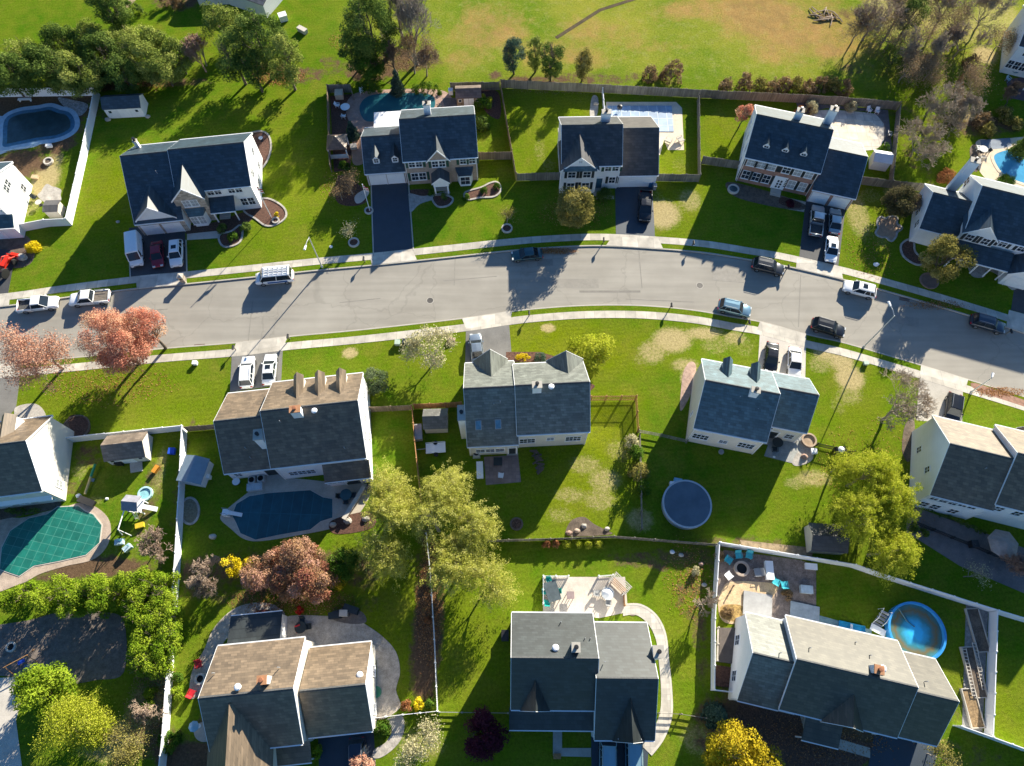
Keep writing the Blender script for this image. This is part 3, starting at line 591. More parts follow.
# --- middle row, seen from the back gardens
h = House('cream house at the left edge above the green covered pool', (-62.4,22.93), 7.8, CREAM, RT)
h.block(-14, 4.7, 0, 9.6, 5.5, 9.7); h.dormer(1.0, 9.3, 5.8, 6.4, 1.5, 1.3, .8, down=False)
for x in (3.6, 2.5): h.win('F', 0, x, 1.9, .85, 1.3)
h.win('F', 0, .2, 1.6, 1, 1.1); h.win('F', 0, 1.3, 4.7, .7, .7, n=2); h.win('F', 0, -2.6, 1.8, .9, 1.3, n=2); h.win('R', 4.7, 1.7, 1.9, .8, 1.3, glass=BLIND)
h.shed(-9, -4, -2, -.003, 2.6, 3.4, wall=CREAM); MB().xprof([(.1,2.8),(.1,2.9),(-.5,2.55),(-.5,2.45)], -3, 4.5).build('water_table', TRIM, h.root)
h = House('large white house with tan roof, three street dormers and dark blue pool behind', (-29.88,26.44), 6.8, WHITE, RT)
h.block(.03, 11.6, 0, 11.4, 5.5, 9.9); h.block(-6.6, 0, .8, 11.6, 3.2, 7.2, trimends=(1,0))
for x in (3.9, 6.6, 9.3): h.dormer(x, 11.0, 7.2, 6.3, 1.0, 1.4, .8, down=False, wall=CREAM)
h.chimney(4.4, 5.0, 1.2, .8, 8, 10.9, cap=mat('clay_cap', (.4,.2,.1), .8)); h.chimney(-.9, 3.4, 1.0, 1.3, 1, 8.0)
h.shed(6.1, 11.6, -1.7, -.003, 2.8, 4.0, wall=WHITE); h.vent(6.4, 5.1, 9.4, 1); h.vent(2.1, 4.4, 9.0); h.vent(9.3, 1.0, 6.5); h.vent(-3.4, 3.0, 5.0); h.vent(-3, 1.9, 4.3)
for x in (1.2, 2.0, 5.2, 6.0, 9.5, 10.3): h.win('F', 0, x, 4.85, .7, .6)
for x in (1.8, 2.9, 4.0): h.win('F', 0, x, 2.0, .95, 1.2)
h.win('F', -1.7, 7.2, 1.7, .95, .9, n=2); h.door('F', -1.7, 9.2, 1.8, 2.1, z0=.05); h.win('F', .8, -5.4, 1.6, .8, 1); h.door('F', .8, -1.2, 1.6, 2.1, z0=.05)
for y, z in ((3, 4.6), (5.8, 4.4), (9, 4.4), (4, 1.6)): h.win('R', 11.6, y, z, .8, 1.2)
h.garage('B', 11.6, -3.3, 4.6); h.door('B', 11.4, 1.6, col=SHUTG)
h = House('twin house with pale grey-green street slopes, dark garden slopes and two skylights', (.7,30.83), 3.0, BEIGE, RG)
h.block(.03, 9.1, 0, 9.6, 5.5, 9.7, wall=CREAM); h.block(-6.35, 0, -.8, 10.7, 4.2, 9.2, wall=CREAM)
h.gable(4.6, 9.1, 9.9, 6.0, 5.5, 7.9, up=True, wall=CREAM); h.gable(-5.1, -.9, 11.0, 7.0, 4.4, 7.2, up=True, wall=CREAM)
h.chimney(2.6, 4.3, 1.1, .8, 8, 10.6); h.chimney(-6.95, 2.6, .9, 2.0, 0, 6.8); h.vent(4.4, 4.4, 9.4, 1); h.vent(-2, 3.4, 8.0); h.vent(-2.8, 3.2, 7.8)
sl_ = (9.2-4.2)/5.75
for x in (-4.9, -2.4): h.skylight(x, 1.2, 4.2+2.0*sl_, .8, 1.3, sl_)
for x in (.8, 1.7, 7.0, 8.0): h.win('F', 0, x, 4.9, .8, .6)
for x in (.8, 1.8, 6.8, 7.8): h.win('F', 0, x, 2.5, .85, 1.3)
h.win('F', 0, 4.3, 2.8, .8, .7); h.win('F', -.8, -3.6, 1.7, .95, 1.0, n=3); h.door('F', -.8, -.7, .9, z0=.05)
h = House('white gabled house with blue-grey roof and stone patio at its right corner', (23.27,31.76), -12, BEIGE, RB)
h.block(0, 9.0, 0, 9.6, 5.5, 9.4, wall=CREAM); h.block(9.03, 14.3, 2.8, 10.2, 4.4, 7.8, trimends=(0,1), wall=CREAM)
h.block(-.02, -.01, .05, 9.55, 5.45, 9.3, wall=WHITE, walls=False, trimends=(0,0), ov=.1, g=.01)
for x in (2.9, 6.5): h.dormer(x, 9.3, 6.1, 6.2, .95, 1.2, .7, down=False, wall=CREAM, roof=RB)
h.chimney(5.9, 4.3, 1.0, .7, 8, 10.2); h.vent(4.5, 3.8, 8.4); h.vent(7, 3.0, 7.6); h.vent(4.0, .9, 6.0)
for x in (.9, 1.8, 6.6, 7.6): h.win('F', 0, x, 4.9, .8, .6)
for x in (.9, 1.9, 6.8, 7.8): h.win('F', 0, x, 2.5, .85, 1.3)
h.win('F', 0, 4.4, 2.3, .9, .8); h.win('F', 2.8, 9.9, 3.4, .9, .9); h.door('F', 2.8, 10.6, 1.8, z0=.05); h.win('F', 2.8, 13, 1.7, .9, 1.2); h.win('L', 0, 3, 2.4, .5, 1)
h = House('white twin house at the right edge with tan street slope and raised white party wall', (51.2,23.0), -15.2, WHITE, RT)
h.block(0, 7.2, 0, 10.4, 5.6, 9.6, trimends=(1,0)); h.block(7.3, 19, .6, 10.8, 6.3, 10.4); h.gable(10.6, 13.6, 11.6, 7.2, 5.6, 8.0, up=True); h.vent(4.6, 3.6, 8.4)
for x in (1, 2.1, 3.2, 4.3, 5.4): h.win('F', 0, x, 4.6 if x > 3.3 else 4.4, .8, 1.1)
for x in (1, 2.4, 4.6): h.win('F', 0, x, 1.7, .9, 1.3)
for x in (8.4, 10.6, 12.8, 15): h.win('F', .6, x, 4.6, .9, 1.2)
for y, z in ((7, 2.2), (3.5, 4.4)): h.win('L', 0, y, z, .7, 1)
h.chimney(13.8, 8.4, 1, .8, 8, 10.8)
# --- bottom row
h = House('cream house at the bottom left with tan and black roof, round patios around it', (-31.9,-5.0), 5.5, CREAM, RT)
h.block(0, 9.5, 0, 10.4, 5.5, 9.6); h.block(9.8, 16.6, .5, 9.4, 3.6, 7.5, trimends=(0,1), roof=RT)
h.gable(-.3, 6.2, -4.5, 4.4, 5.3, 9.2); MB().box(-.3, 6.2, -4.5, .1, -.2, 5.2).build('wall', CREAM, h.root)
h.shed(.4, 6.0, 13.8, 10.46, 2.8, 3.5, wall=TRIM, nm='sunroom_roof', roof=RM); h.chimney(6.6, 6.3, .9, .8, 8, 10.3, cap=mat('clay_cap', (.4,.2,.1), .8))
h.vent(3.9, 5.9, 9.4, 1); h.vent(7.7, 7.5, 8.4); h.vent(.8, 7.6, 8.4); h.vent(16, 6.0, 6.4, 1); h.shed(6.4, 9.7, -1.9, -.003, 2.7, 3.5, posts=True); h.door('F', 0, 8.2)
for y in (2.5, 6.5): h.win('R', 16.6, y, 1.7)
h.win('B', 10.4, 7.8, 4.4); h.win('B', 9.4, 13, 1.7, n=2); h.garage('F', .5, 13.2, 4.8)
h = House('grey-roofed white house in the bottom middle with deck behind and two small front gables', (.0,-.76), -.5, WHITE, RM)
h.block(0, 9.0, 0, 9.7, 5.5, 9.8); h.block(9.03, 15.3, -2.9, 8.8, 4.6, 8.9)
h.gable(1.0, 4.0, -.1, 2.9, 5.5, 8.0); h.gable(11.0, 14.2, -3.0, 1.4, 4.7, 7.6); h.shed(-.1, 8.9, -2.0, -.003, 2.9, 3.9, posts=True)
h.chimney(6.7, 5.9, .8, .9, 8, 10.3); h.chimney(15.9, 5.7, 1.1, 1.2, 0, 7.6); h.vent(4.6, 5.9, 9.0, 1)
for x, y, z in ((5.4,8.8,6.6),(7.9,7.0,8.0),(8.5,7.0,8.0),(9.9,4.6,8.4)): h.vent(x, y, z)
h.door('F', 0, 6); h.win('F', 0, 2.3, 1.7, n=2); h.garage('F', -2.9, 12.2, 4.8); h.win('F', 0, 2.5, 4.5); h.win('F', -2.9, 12.6, 4.6, n=2); h.door('B', 9.7, 5, 1.8, z0=.05)
for x in (1.4, 3, 7.6): h.win('B', 9.7, x, 4.4)
h = House('long grey-roofed house at the bottom right with round blue pool behind', (29.13,-.74), -12.8, WHITE, roofm('warm_grey', (.1,.09,.068)))
h.block(.03, 12.3, 0, 9.6, 5.5, 9.7); h.block(-4.2, 0, -.05, 9.1, 4.5, 8.6, trimends=(1,0), roof=RG); h.block(12.33, 16.8, .2, 8.7, 4.8, 9.0, trimends=(0,1))
h.gable(4.6, 8.7, -.2, 3.3, 5.5, 8.0); h.chimney(8.2, 5.6, .9, .8, 8, 10.1, cap=mat('clay_cap', (.4,.2,.1), .8)); h.vent(8.9, 5.9, 9.2, 1); h.vent(1.6, 6.4, 8.6); h.vent(8.3, 7.2, 7.8); h.vent(14, 5.8, 8.2); h.vent(-1.4, 5.2, 8.4); h.vent(7.2, 8.4, 6.6)
h.shed(3.6, 7.2, -2.3, -.2, 2.8, 3.7, posts=True, wall=None); h.door('F', 0, 5.3); h.win('F', 0, 1.8, 1.7, n=2); h.garage('F', .2, 14.9, 4.4)
for x in (1.8, 10.5): h.win('F', 0, x, 4.4)
for y in (2.4, 6.4): h.win('L', -4.2, y, 1.8)
h.win('B', 9.6, 3, 4.4); h.win('B', 9.6, 9, 4.4); h.door('B', 9.6, 6, 1.8, z0=.05)
# ---------------------------------------------------------------- fences
def fence(pts, label, m, h=1.8, name='fence', cat='fence', step=2.4, kind='panel', post=None, group=None, world=False):
    P_ = pts if world else gpts(pts)
    c = (sum(p[0] for p in P_)/len(P_), sum(p[1] for p in P_)/len(P_))
    root = thing(name, label, cat, (c[0], c[1], 0), group=group)
    L = [(p[0]-c[0], p[1]-c[1]) for p in P_]; posts = []; n_p = 0
    for a, b in zip(L, L[1:]):
        d_ = math.dist(a, b); ang = math.atan2(b[1]-a[1], b[0]-a[0]); k = max(1, round(d_/step)); u = (math.cos(ang), math.sin(ang))
        mb = MB(); s = d_/k
        for i in range(k):
            x0, x1 = i*s+.07, (i+1)*s-.07; mx, hw = (x0+x1)/2, (x1-x0)
            cx, cy = a[0]+u[0]*mx, a[1]+u[1]*mx; hh = h*(1+.02*math.sin(i*2.3+c[0]))
            if kind == 'panel':
                mb.rbox(cx, cy, .05, hh-.12, hw, .045, ang); mb.rbox(cx, cy, hh-.119, hh-.02, hw, .09, ang); mb.rbox(cx, cy, .02, .14, hw, .09, ang)
            elif kind == 'rail':
                for z in (h*.3, h*.62, h*.93): mb.rbox(cx, cy, z-.06, z+.06, hw, .05, ang)
            elif kind == 'picket':
                for z in (h*.2, h*.85): mb.rbox(cx, cy, z-.04, z+.04, hw, .05, ang)
                q = max(2, int(hw/.22))
                for j in range(q):
                    t = x0+(j+.5)*hw/q; mb.rbox(a[0]+u[0]*t, a[1]+u[1]*t, .08, hh, .1, .03, ang)
            elif kind == 'board':
                q = max(3, int(hw/.3))
                for j in range(q):
                    t = x0+(j+.5)*hw/q; hj = hh+random.uniform(-.04, .04); mb.rbox(a[0]+u[0]*t, a[1]+u[1]*t, .03, hj, hw/q-.012, .03, ang)
                for z in (h*.2, h*.8): mb.rbox(cx, cy, z-.05, z+.05, hw, .09, ang)
        mb.build({'panel':'panel','rail':'rail','picket':'picket','board':'board'}[kind], m, root)
        posts += [(a[0]+u[0]*i*s, a[1]+u[1]*i*s, ang) for i in range(k+(1 if b == L[-1] else 0))]
    pm = MB(); pm.box(-.065, .065, -.065, .065, -.1, h+.03); pm.add([(-.09,-.09,h+.03),(.09,-.09,h+.03),(.09,.09,h+.03),(-.09,.09,h+.03),(0,0,h+.12)], [(0,1,4),(1,2,4),(2,3,4),(3,0,4),(3,2,1,0)])
    first = pm.build('post', post or m, root); first.location = (posts[0][0], posts[0][1], 0); first.rotation_euler = (0,0,posts[0][2])
    for x, y, a in posts[1:100]:
        o = first.copy(); o.location = (x, y, 0); o.rotation_euler = (0,0,a); COL.objects.link(o); o.parent = root
    return root
V_ = VINYL
fence([(-30,98),(0,97),(100,95.5),(86.5,160),(77,203),(72,225)], 'tall white vinyl fence round the drained pool in the top left yard', V_)
fence([(71,225.5),(50,226.5),(26,231)], 'short white vinyl fence joining the left edge house to the pool yard corner', V_)
fence([(72.5,442),(130,436),(187,430),(184.5,490),(181,555),(176,625),(169,735),(165,775)], 'long white vinyl fence with dirty streaks running down past the arborvitae', V_)
fence([(189,431.5),(219,429)], 'short pale wooden fence between white fence corner and tan-roofed white house', WOODF, kind='board')
fence([(427,535),(431,575),(435,640),(438,711),(404,714.5),(370,718.5)], 'low white picket fence running down from the willows to the curved patio', V_, h=1.2, kind='picket')
fence([(716,545),(711.5,620),(711,690),(735,693)], 'white vinyl fence left of the fire pit yard', V_)
fence([(717,545),(850,567),(882,578),(990,612),(1040,627)], 'white vinyl fence along the back of the fire pit and round pool yard', V_)
fence([(989,613),(984,736)], 'white vinyl cross fence beside the raised garden beds', V_)
fence([(953,725.5),(984,736.5),(1040,757)], 'white vinyl fence at the bottom right corner by the long grey house', V_)
fence([(501,88),(594,92.5),(700,98),(762,101),(830,104.5),(896,110)], 'long weathered wooden fence between the back gardens and the open field', WOODG, kind='board')
fence([(329,93),(331,160),(332,172)], 'wooden fence on the left side of the freeform pool yard', WOODF, kind='board')
fence([(329.5,93),(352,92.5),(354,100)], 'short grey board fence by the storage corner above the freeform pool', WOODG, kind='board')
fence([(451,91),(499.5,90)], 'wooden fence behind the small brown pergola shed', WOODG, kind='board')
fence([(501,92),(508,135),(516,180)], 'slanting wooden fence between the tan brick and white houses', WOODF, kind='board')
fence([(479,160),(511,159.5)], 'short pale wooden fence right of the tan brick house', WOODF, kind='board')
fence([(517,181),(561,180)], 'wooden fence left of the white house with the brown roof', WOODG, kind='board')
fence([(656,181.5),(698,182)], 'wooden fence right of the garage with the black pickup', WOODG, kind='board')
fence([(697,102),(698,181)], 'wooden side fence between the covered pool and the red brick house', WOODG, kind='board')
fence([(602,93),(604,117)], 'short white fence beside the covered rectangular pool pump', V_, h=1.2)
fence([(701,164),(738,169)], 'short wooden fence touching the left wall of the red brick house', WOODG, kind='board')
fence([(896,113),(892,150),(888,187)], 'wooden side fence right of the small white shed', WOODG, kind='board')
fence([(857,184),(888,188),(927,192)], 'wooden fence below the small white shed', WOODG, kind='board')
fence([(372,412),(413,410)], 'wooden fence between the large white house and the small garden shed', WOODF, kind='board')
fence([(413,410.5),(416,445),(419.5,480),(424,520)], 'orange wooden side fence left of the small garden shed', WOODO, kind='board')
fence([(415,409),(462,407)], 'orange wooden fence behind the small garden shed', WOODO, kind='board')
fence([(590,401),(635,400.5),(637,432)], 'rusty brown picket fence at the corner of the twin house garden', WOODO, kind='picket')
fence([(638,433),(660,437),(686,443)], 'low grey rail fence from the garden corner to the blue-roofed house', WOODG, h=1.2, kind='rail')
fence([(639,436),(640,480),(641,530)], 'low wooden fence beside the round covered pool', WOODG, h=1.2, kind='rail')
fence([(488,542),(550,540.5),(613,538),(714,546)], 'grey wooden fence behind the row of six round shrubs', WOODG, h=1.3, kind='board')
fence([(815,446),(851,454)], 'black rail fence right of the stone patio', BLACK, h=1.2, kind='picket')
fence([(658,713),(680,714),(705,718)], 'thin rail fence right of the curved garden walk', WOODG, h=1.0, kind='rail')
fence([(440,712),(508,713)], 'low wire fence right of the white picket fence corner', GREY, h=.9, kind='rail')
fence([(912,523),(970,546),(1040,577)], 'dark metal railing along the shaded terrace of the white twin house', BLACK, h=1.0, kind='picket')
fence([(957,82),(959,118)], 'old wooden fence stub under the bare trees at the top right', WOODO, kind='board')

# ---------------------------------------------------------------- vehicles
def paint(name, col, metal=.3): return mat('paint_'+name, col, .28, .03, coat=.6, metal=metal)
LAMPF = mat('headlight_lens', (.6,.62,.62), .1, .05); LAMPR = mat('tail_light_lens', (.35,.01,.01), .2, .05); CHROME = mat('wheel_alloy', (.45,.46,.47), .3, .05, metal=.8)
TINT = mat('tinted_glass', (.015,.022,.03), .05, .1)
def loft(mb, st, mi=0):
    """st: list of (x, half-width, z_bottom, z_top, tumblehome)"""
    rings = []
    for x, hw, zb, zt, tm in st:
        h = zt-zb; rings.append([(x,-hw*.9,zb),(x,-hw,zb+h*.22),(x,-hw,zb+h*.6),(x,-hw*(1-tm*.6),zb+h*.9),(x,-hw*(1-tm)*.86,zt),(x,hw*(1-tm)*.86,zt),(x,hw*(1-tm*.6),zb+h*.9),(x,hw,zb+h*.6),(x,hw,zb+h*.22),(x,hw*.9,zb)])
    n = 10; vs = [p for r_ in rings for p in r_]; fs = []
    for i in range(len(rings)-1):
        for k in range(n): fs.append((i*n+k, i*n+(k+1)%n, (i+1)*n+(k+1)%n, (i+1)*n+k))
    fs += [tuple(range(n-1,-1,-1)), tuple(range((len(rings)-1)*n, len(rings)*n))]; mb.add(vs, fs, mi)
def car(kind, px, a, label, col, cat=None, name=None, z=RZ, extra=None, scale=1):
    """a = ((rear px),(front px)) gives heading; px = centre on the ground"""
    p = at(*px, z+.6); rz = heading(*a)
    nm = name or {'sedan':'parked_car','suv':'parked_car','van':'van','pickup':'pickup_truck'}[kind]
    root = thing(nm, label, cat or {'sedan':'car','suv':'car','van':'van','pickup':'pickup truck'}[kind], (p[0], p[1], z), rz); root.scale = (scale,)*3
    S = dict(sedan=dict(L=4.7, W=.91, sh=.82, roof=1.42, g=(-1.75,1.25), t=(-.95,.35)), suv=dict(L=4.75, W=.95, sh=1.02, roof=1.7, g=(-2.2,1.2), t=(-1.75,.45)),
             van=dict(L=5.6, W=1.0, sh=1.15, roof=2.3, g=(-2.6,2.1), t=(-2.5,1.35)), pickup=dict(L=5.7, W=1.0, sh=1.08, roof=1.85, g=(-.7,1.65), t=(-.45,.75)))[kind]
    L, W, sh, rf = S['L']/2, S['W'], S['sh'], S['roof']; zb = .3
    b = MB()
    if kind == 'pickup':
        loft(b, [(-.75,W,zb,sh,.03),(1.0,W,zb,sh,.04),(1.6,W,zb,sh*.98,.06),(L-.35,W*.97,zb,sh*.92,.1),(L-.05,W*.9,zb+.05,sh*.8,.12),(L,W*.84,zb+.12,sh*.66,.1)])
        b.box(-L, -.751, -W, -W+.1, zb+.1, sh); b.box(-L, -.751, W-.1, W, zb+.1, sh); b.box(-L, -.751, -W+.101, W-.101, zb+.1, zb+.35); b.box(-L, -L+.08, -W+.101, W-.101, zb+.351, sh)
    else:
        r0 = sh*(.96 if kind != 'sedan' else .98); loft(b, [(-L,W*.84,zb+.12,sh*.74,.1),(-L+.08,W*.92,zb+.04,r0*.9,.1),(-L+.4,W*.98,zb,r0,.08),(-.8,W,zb,sh,.05),(1.0,W,zb,sh,.05),(1.5,W,zb,sh*.97,.08),(L-.35,W*.96,zb,sh*.87,.12),(L-.06,W*.88,zb+.05,sh*.74,.14),(L,W*.8,zb+.12,sh*.6,.1)])
    P_ = col; body = b.build('body', P_, root, True)
    for pl in body.data.polygons: pl.use_smooth = len(pl.vertices) == 4
    # greenhouse
    g0, g1 = S['g']; t0, t1 = S['t']; gw, tw = W*.93, W*.76 if kind != 'van' else W*.88
    def gh(mb, z0, z1, k0, k1, ins=0):
        f = lambda k: (g0+(t0-g0)*k+ins, g1+(t1-g1)*k-ins, gw+(tw-gw)*k-ins)
        a_, c_ = f(k0), f(k1); mb.add([(a_[0],-a_[2],z0),(a_[1],-a_[2],z0),(a_[1],a_[2],z0),(a_[0],a_[2],z0),(c_[0],-c_[2],z1),(c_[1],-c_[2],z1),(c_[1],c_[2],z1),(c_[0],c_[2],z1)],
            [(0,3,2,1),(4,5,6,7),(0,1,5,4),(1,2,6,5),(2,3,7,6),(3,0,4,7)])
    m = MB(); gh(m, sh-.06, rf-.07, 0, 1)
    cab = m.build('cabin', P_ if kind == 'van' and extra == 'cargo' else TINT, root)
    m = MB(); n_ = 6
    rr = [(t0-.02,tw),(t0+.1,tw+.03),((t0+t1)/2,tw+.04),(t1-.1,tw+.03),(t1+.03,tw)]
    vs = [];
    for i, (x, y) in enumerate(rr):
        cr_ = .05*math.sin(math.pi*i/4); vs += [(x,-y,rf-.075),(x,-y*.9,rf-.01+cr_*.4),(x,0,rf+.01+cr_),(x,y*.9,rf-.01+cr_*.4),(x,y,rf-.075)]
    fs = [(i*5+k,i*5+k+1,(i+1)*5+k+1,(i+1)*5+k) for i in range(4) for k in range(4)]+[(4,3,2,1,0),(20,21,22,23,24)]+[(0,5,10,15,20,24,19,14,9,4)]
    m.add(vs, fs); roof = m.build('roof_panel', P_, root, False)
    # pillars
    m = MB()
    def pil(xb, xt):
        for s in (-1, 1): m.tube([(xb,s*(gw+.0),sh-.06),(xt,s*(tw+.01),rf-.06)], .045, 4)
    pil(g0+.03, t0+.02); pil(g1-.02, t1); 
    if kind != 'pickup': pil((g0+g1)/2-.1, (t0+t1)/2-.05)
    if kind in ('suv',): pil(g0+.75, t0+.5)
    m.build('pillar', P_, root)
    if kind == 'van' and extra == 'cargo':
        m = MB(); m.add([(g1+.012,-gw*.88,sh+.02),(g1+.012,gw*.88,sh+.02),(t1+.075,tw*.9,rf-.16),(t1+.075,-tw*.9,rf-.16)], [(0,1,2,3)]); m.add([(g1-.02,-gw*.88,sh),(g1-.02,gw*.88,sh),(t1,tw*.9,rf-.16),(t1,-tw*.9,rf-.16)], [(3,2,1,0)]); m.build('windscreen', TINT, root)
        for s in (-1, 1):
            m = MB(); m.add([(g1-.95,s*(gw+.012),sh+.02),(g1-.1,s*(gw+.012),sh+.02),(t1-.02,s*(tw+.05),rf-.3),(t1-.35,s*(tw+.05),rf-.3)], [(0,1,2,3)]); m.build('side_window', TINT, root)
    if extra == 'sunroof':
        MB().box((t0+t1)/2-.1, (t0+t1)/2+.55, -tw*.5, tw*.5, rf+.03, rf+.066).build('sunroof', TINT, root)
    if extra == 'rack' or kind == 'suv':
        for s in (-1, 1): m = MB(); m.tube([(t0+.1,s*tw*.93,rf-.0),(t0+.2,s*tw*.93,rf+.09),(t1-.3,s*tw*.93,rf+.09),(t1-.15,s*tw*.93,rf)], .025, 5); m.build('roof_rail', GREY, root)
    if extra == 'ladders':
        for s in (-.4, 0, .4): m = MB(); m.tube([(t0+.1,s,rf+.14),(t1-.1,s,rf+.14)], .04, 5); m.build('roof_bar', GREY, root)
        for x in np.linspace(t0+.2, t1-.2, 6): MB().box(x-.04, x+.04, -tw*.9, tw*.9, rf+.05, rf+.1).build('roof_bar', TRIM, root)
        MB().box(-1.9, 1.0, -W-.012, -W+.02, .62, .98).build('side_panel', paint('blue', (.02,.12,.4)), root); MB().box(-1.2, .4, -W-.02, -W-.013, .72, .92).build('stripe', paint('lime', (.3,.55,.04)), root)
        MB().box(-1.9, 1.0, W-.02, W+.012, .62, .98).build('side_panel', MC['paint_blue'], root)
    wr = {'sedan':.33,'suv':.37,'van':.36,'pickup':.4}[kind]; wx = L*.62
    for x in (-wx, wx):
        for s in (-1, 1):
            w_ = bpy.data.objects.new('wheel', None)
            m = MB(); N_ = 16; y0, y1 = (W-.2)*s, (W+.03)*s
            prof = [(wr*.6,y0),(wr*.96,y0),(wr,y0+.05*s),(wr,y1-.05*s),(wr*.94,y1),(wr*.62,y1)]
            vs = [(x+r_*math.cos(2*math.pi*k/N_), yy, wr+r_*math.sin(2*math.pi*k/N_)) for r_, yy in prof for k in range(N_)]
            fs = [(i*N_+k,i*N_+(k+1)%N_,(i+1)*N_+(k+1)%N_,(i+1)*N_+k) for i in range(5) for k in range(N_)]
            m.add(vs, fs); ty = m.build('wheel', RUB, root); bpy.data.objects.remove(w_)
            m = MB(); N2 = 10; vs = [(x+wr*.62*math.cos(2*math.pi*k/N2), y1-.02*s, wr+wr*.62*math.sin(2*math.pi*k/N2)) for k in range(N2)]+[(x, y1+.01*s, wr)]
            m.add(vs, [(k,(k+1)%N2,N2) for k in range(N2)]); m.build('rim', CHROME, ty)
    for s in (-1, 1):
        zl = sh*.66; m = MB(); m.box(L-.28, L-.03, s*W*.62-.19, s*W*.62+.19, zl-.04, zl+.13); m.build('headlight', LAMPF, root)
        m = MB(); m.box(-L-.015, -L+.16, s*W*.74-.15, s*W*.74+.13, zl-.05, zl+.16); m.build('tail_light', LAMPR, root)
        m = MB(); m.box(g1-.55, g1-.4, s*(W+.02), s*(W+.2), sh-.02, sh+.15); m.build('mirror', P_ if kind != 'van' else BLACK, root)
    m = MB(); m.box(L-.12, L+.02, -W*.6, W*.6, .36, .5); m.box(L-.1, L+.006, -W*.42, W*.42, .52, sh*.6); m.build('grille', BLACK, root)
    m = MB(); m.box(-L-.03, -L+.1, -W*.75, W*.75, .34, .52); m.build('bumper', BLACK if kind in ('pickup','van') else P_, root)
    if kind == 'pickup':
        MB().box(-L+.1, -.78, -W+.12, W-.12, zb+.351, zb+.38).build('bed_liner', mat('bed_liner', (.07,.07,.07) if extra != 'load' else (.13,.1,.08), .9, .4, scale=6), root)
        if extra == 'load':
            for i in range(7): MB().box(-L+.12, -.8, -W+.14+i*.245, -W+.34+i*.245, sh-.15, sh-.08).build('plank', mat('truck_bed_plank', (.2,.17,.14), .9, .3), root)
            for s in (-1, 1): MB().tube([(-L+.1,s*(W-.05),sh),(-L+.1,s*(W-.05),sh+.25),(-.85,s*(W-.05),sh+.25),(-.85,s*(W-.05),sh)], .03, 5).build('rack', GREY, root)
    return root
WH = paint('white', (.8,.81,.82), 0); BK = paint('black', (.012,.013,.016)); SV = paint('silver', (.42,.45,.48), .6); NV = paint('navy', (.02,.035,.06)); GB = paint('grey_blue', (.1,.2,.27), .4)
UPK = ((0,0),)
car('van', (136,251), ((135.5,240),(137,262)), 'white cargo van parked left on the driveway under the twin garages', WH, z=.02, extra='cargo')
car('sedan', (157.3,254), ((157,244),(158,264)), 'dark red car with black roof parked between the white van and white SUV', paint('dark_red', (.24,.012,.03)), z=.02)
car('suv', (176.5,253.5), ((177,243),(176.5,264)), 'white SUV with black sunroof parked right of the dark red car', WH, z=.02, extra='sunroof')
car('pickup', (38.5,304.5), ((20,307),(58,302.5)), 'white pickup truck with open dark bed on the street, leftmost of two', WH)
car('pickup', (90,298.5), ((115,296.5),(68,301)), 'white crew pickup with racked bed on the street beside the pink maple', WH, extra='load')
car('van', (275,277.5), ((291,276.5),(259,279.5)), 'white and blue work van with roof bars parked by the street lamp', WH, extra='ladders')
car('sedan', (527,254.5), ((543,253),(513,256)), 'teal sedan parked on the upper kerb in the tree shadow', paint('teal', (.015,.07,.09)))
car('suv', (768,267), ((757,264.5),(780,270)), 'dark grey SUV parked at the upper kerb below the red brick house', paint('graphite', (.03,.034,.04)))
car('suv', (859.5,289.5), ((874,293.5),(845,286)), 'white SUV alone on the upper side of the street bend', WH, extra='sunroof')
car('suv', (987.5,324), ((974,320.5),(1002,328.5)), 'dark blue SUV parked at the upper kerb near the right edge', NV)
car('suv', (734.5,308.5), ((722,305.5),(747,311.5)), 'pale blue SUV parked on the lower kerb above the blue-roofed house', paint('pale_blue', (.16,.28,.36), .5))
car('suv', (828,328), ((815,324),(842,332)), 'black SUV parked on the lower kerb right of the double driveway', BK)
car('pickup', (645,206.5), ((645.5,194),(644.5,219)), 'black pickup truck on the driveway of the brown-roofed white house', BK, z=.02)
car('pickup', (816.5,221), ((815.5,235),(818,208)), 'silver pickup truck on the left of the brick house driveway', SV, z=.02)
car('sedan', (835,221), ((834.5,233),(835.5,210)), 'silver-blue car beside the silver pickup near the garage', paint('ice', (.3,.36,.4), .5), z=.02)
car('sedan', (831.5,249), ((832.5,237),(831,261)), 'white car at the street end of the brick house driveway', WH, z=.03, extra='sunroof')
car('suv', (247.5,372), ((246.5,386),(248.5,358)), 'white SUV parked left on the driveway of the large tan-roofed house', WH, z=.02)
car('sedan', (269.5,369), ((268.5,381),(270.5,357)), 'white sedan with dark sunroof parked right of the white SUV', WH, z=.02, extra='sunroof')
car('sedan', (476.5,348), ((478,360),(475.5,336)), 'silver blue sedan on the driveway of the twin house', paint('steel', (.25,.3,.35), .5), z=.02)
car('sedan', (771.5,357), ((772.5,345),(770.5,369)), 'black sedan on the left of the pale double driveway', BK, z=.03)
car('sedan', (794.5,362), ((794.5,350),(794.5,374)), 'white sedan on the right of the pale double driveway', WH, z=.03)
car('suv', (953,409), ((955,399),(952.5,419)), 'black SUV on the driveway of the white twin house', BK, z=.03)
car('suv', (608,764), ((608,750),(608,778)), 'pale blue car cut by the bottom edge, left of two on the driveway', paint('sky', (.25,.42,.5), .4), z=.02, scale=1.05)
car('suv', (634,762), ((634,748),(634.5,776)), 'pale blue car cut by the bottom edge, right of two on the driveway', MC['paint_sky'], z=.02, scale=1.05)
car('suv', (357,761), ((357,745),(357,777)), 'dark navy car on the driveway at the bottom left house', NV, z=.02)
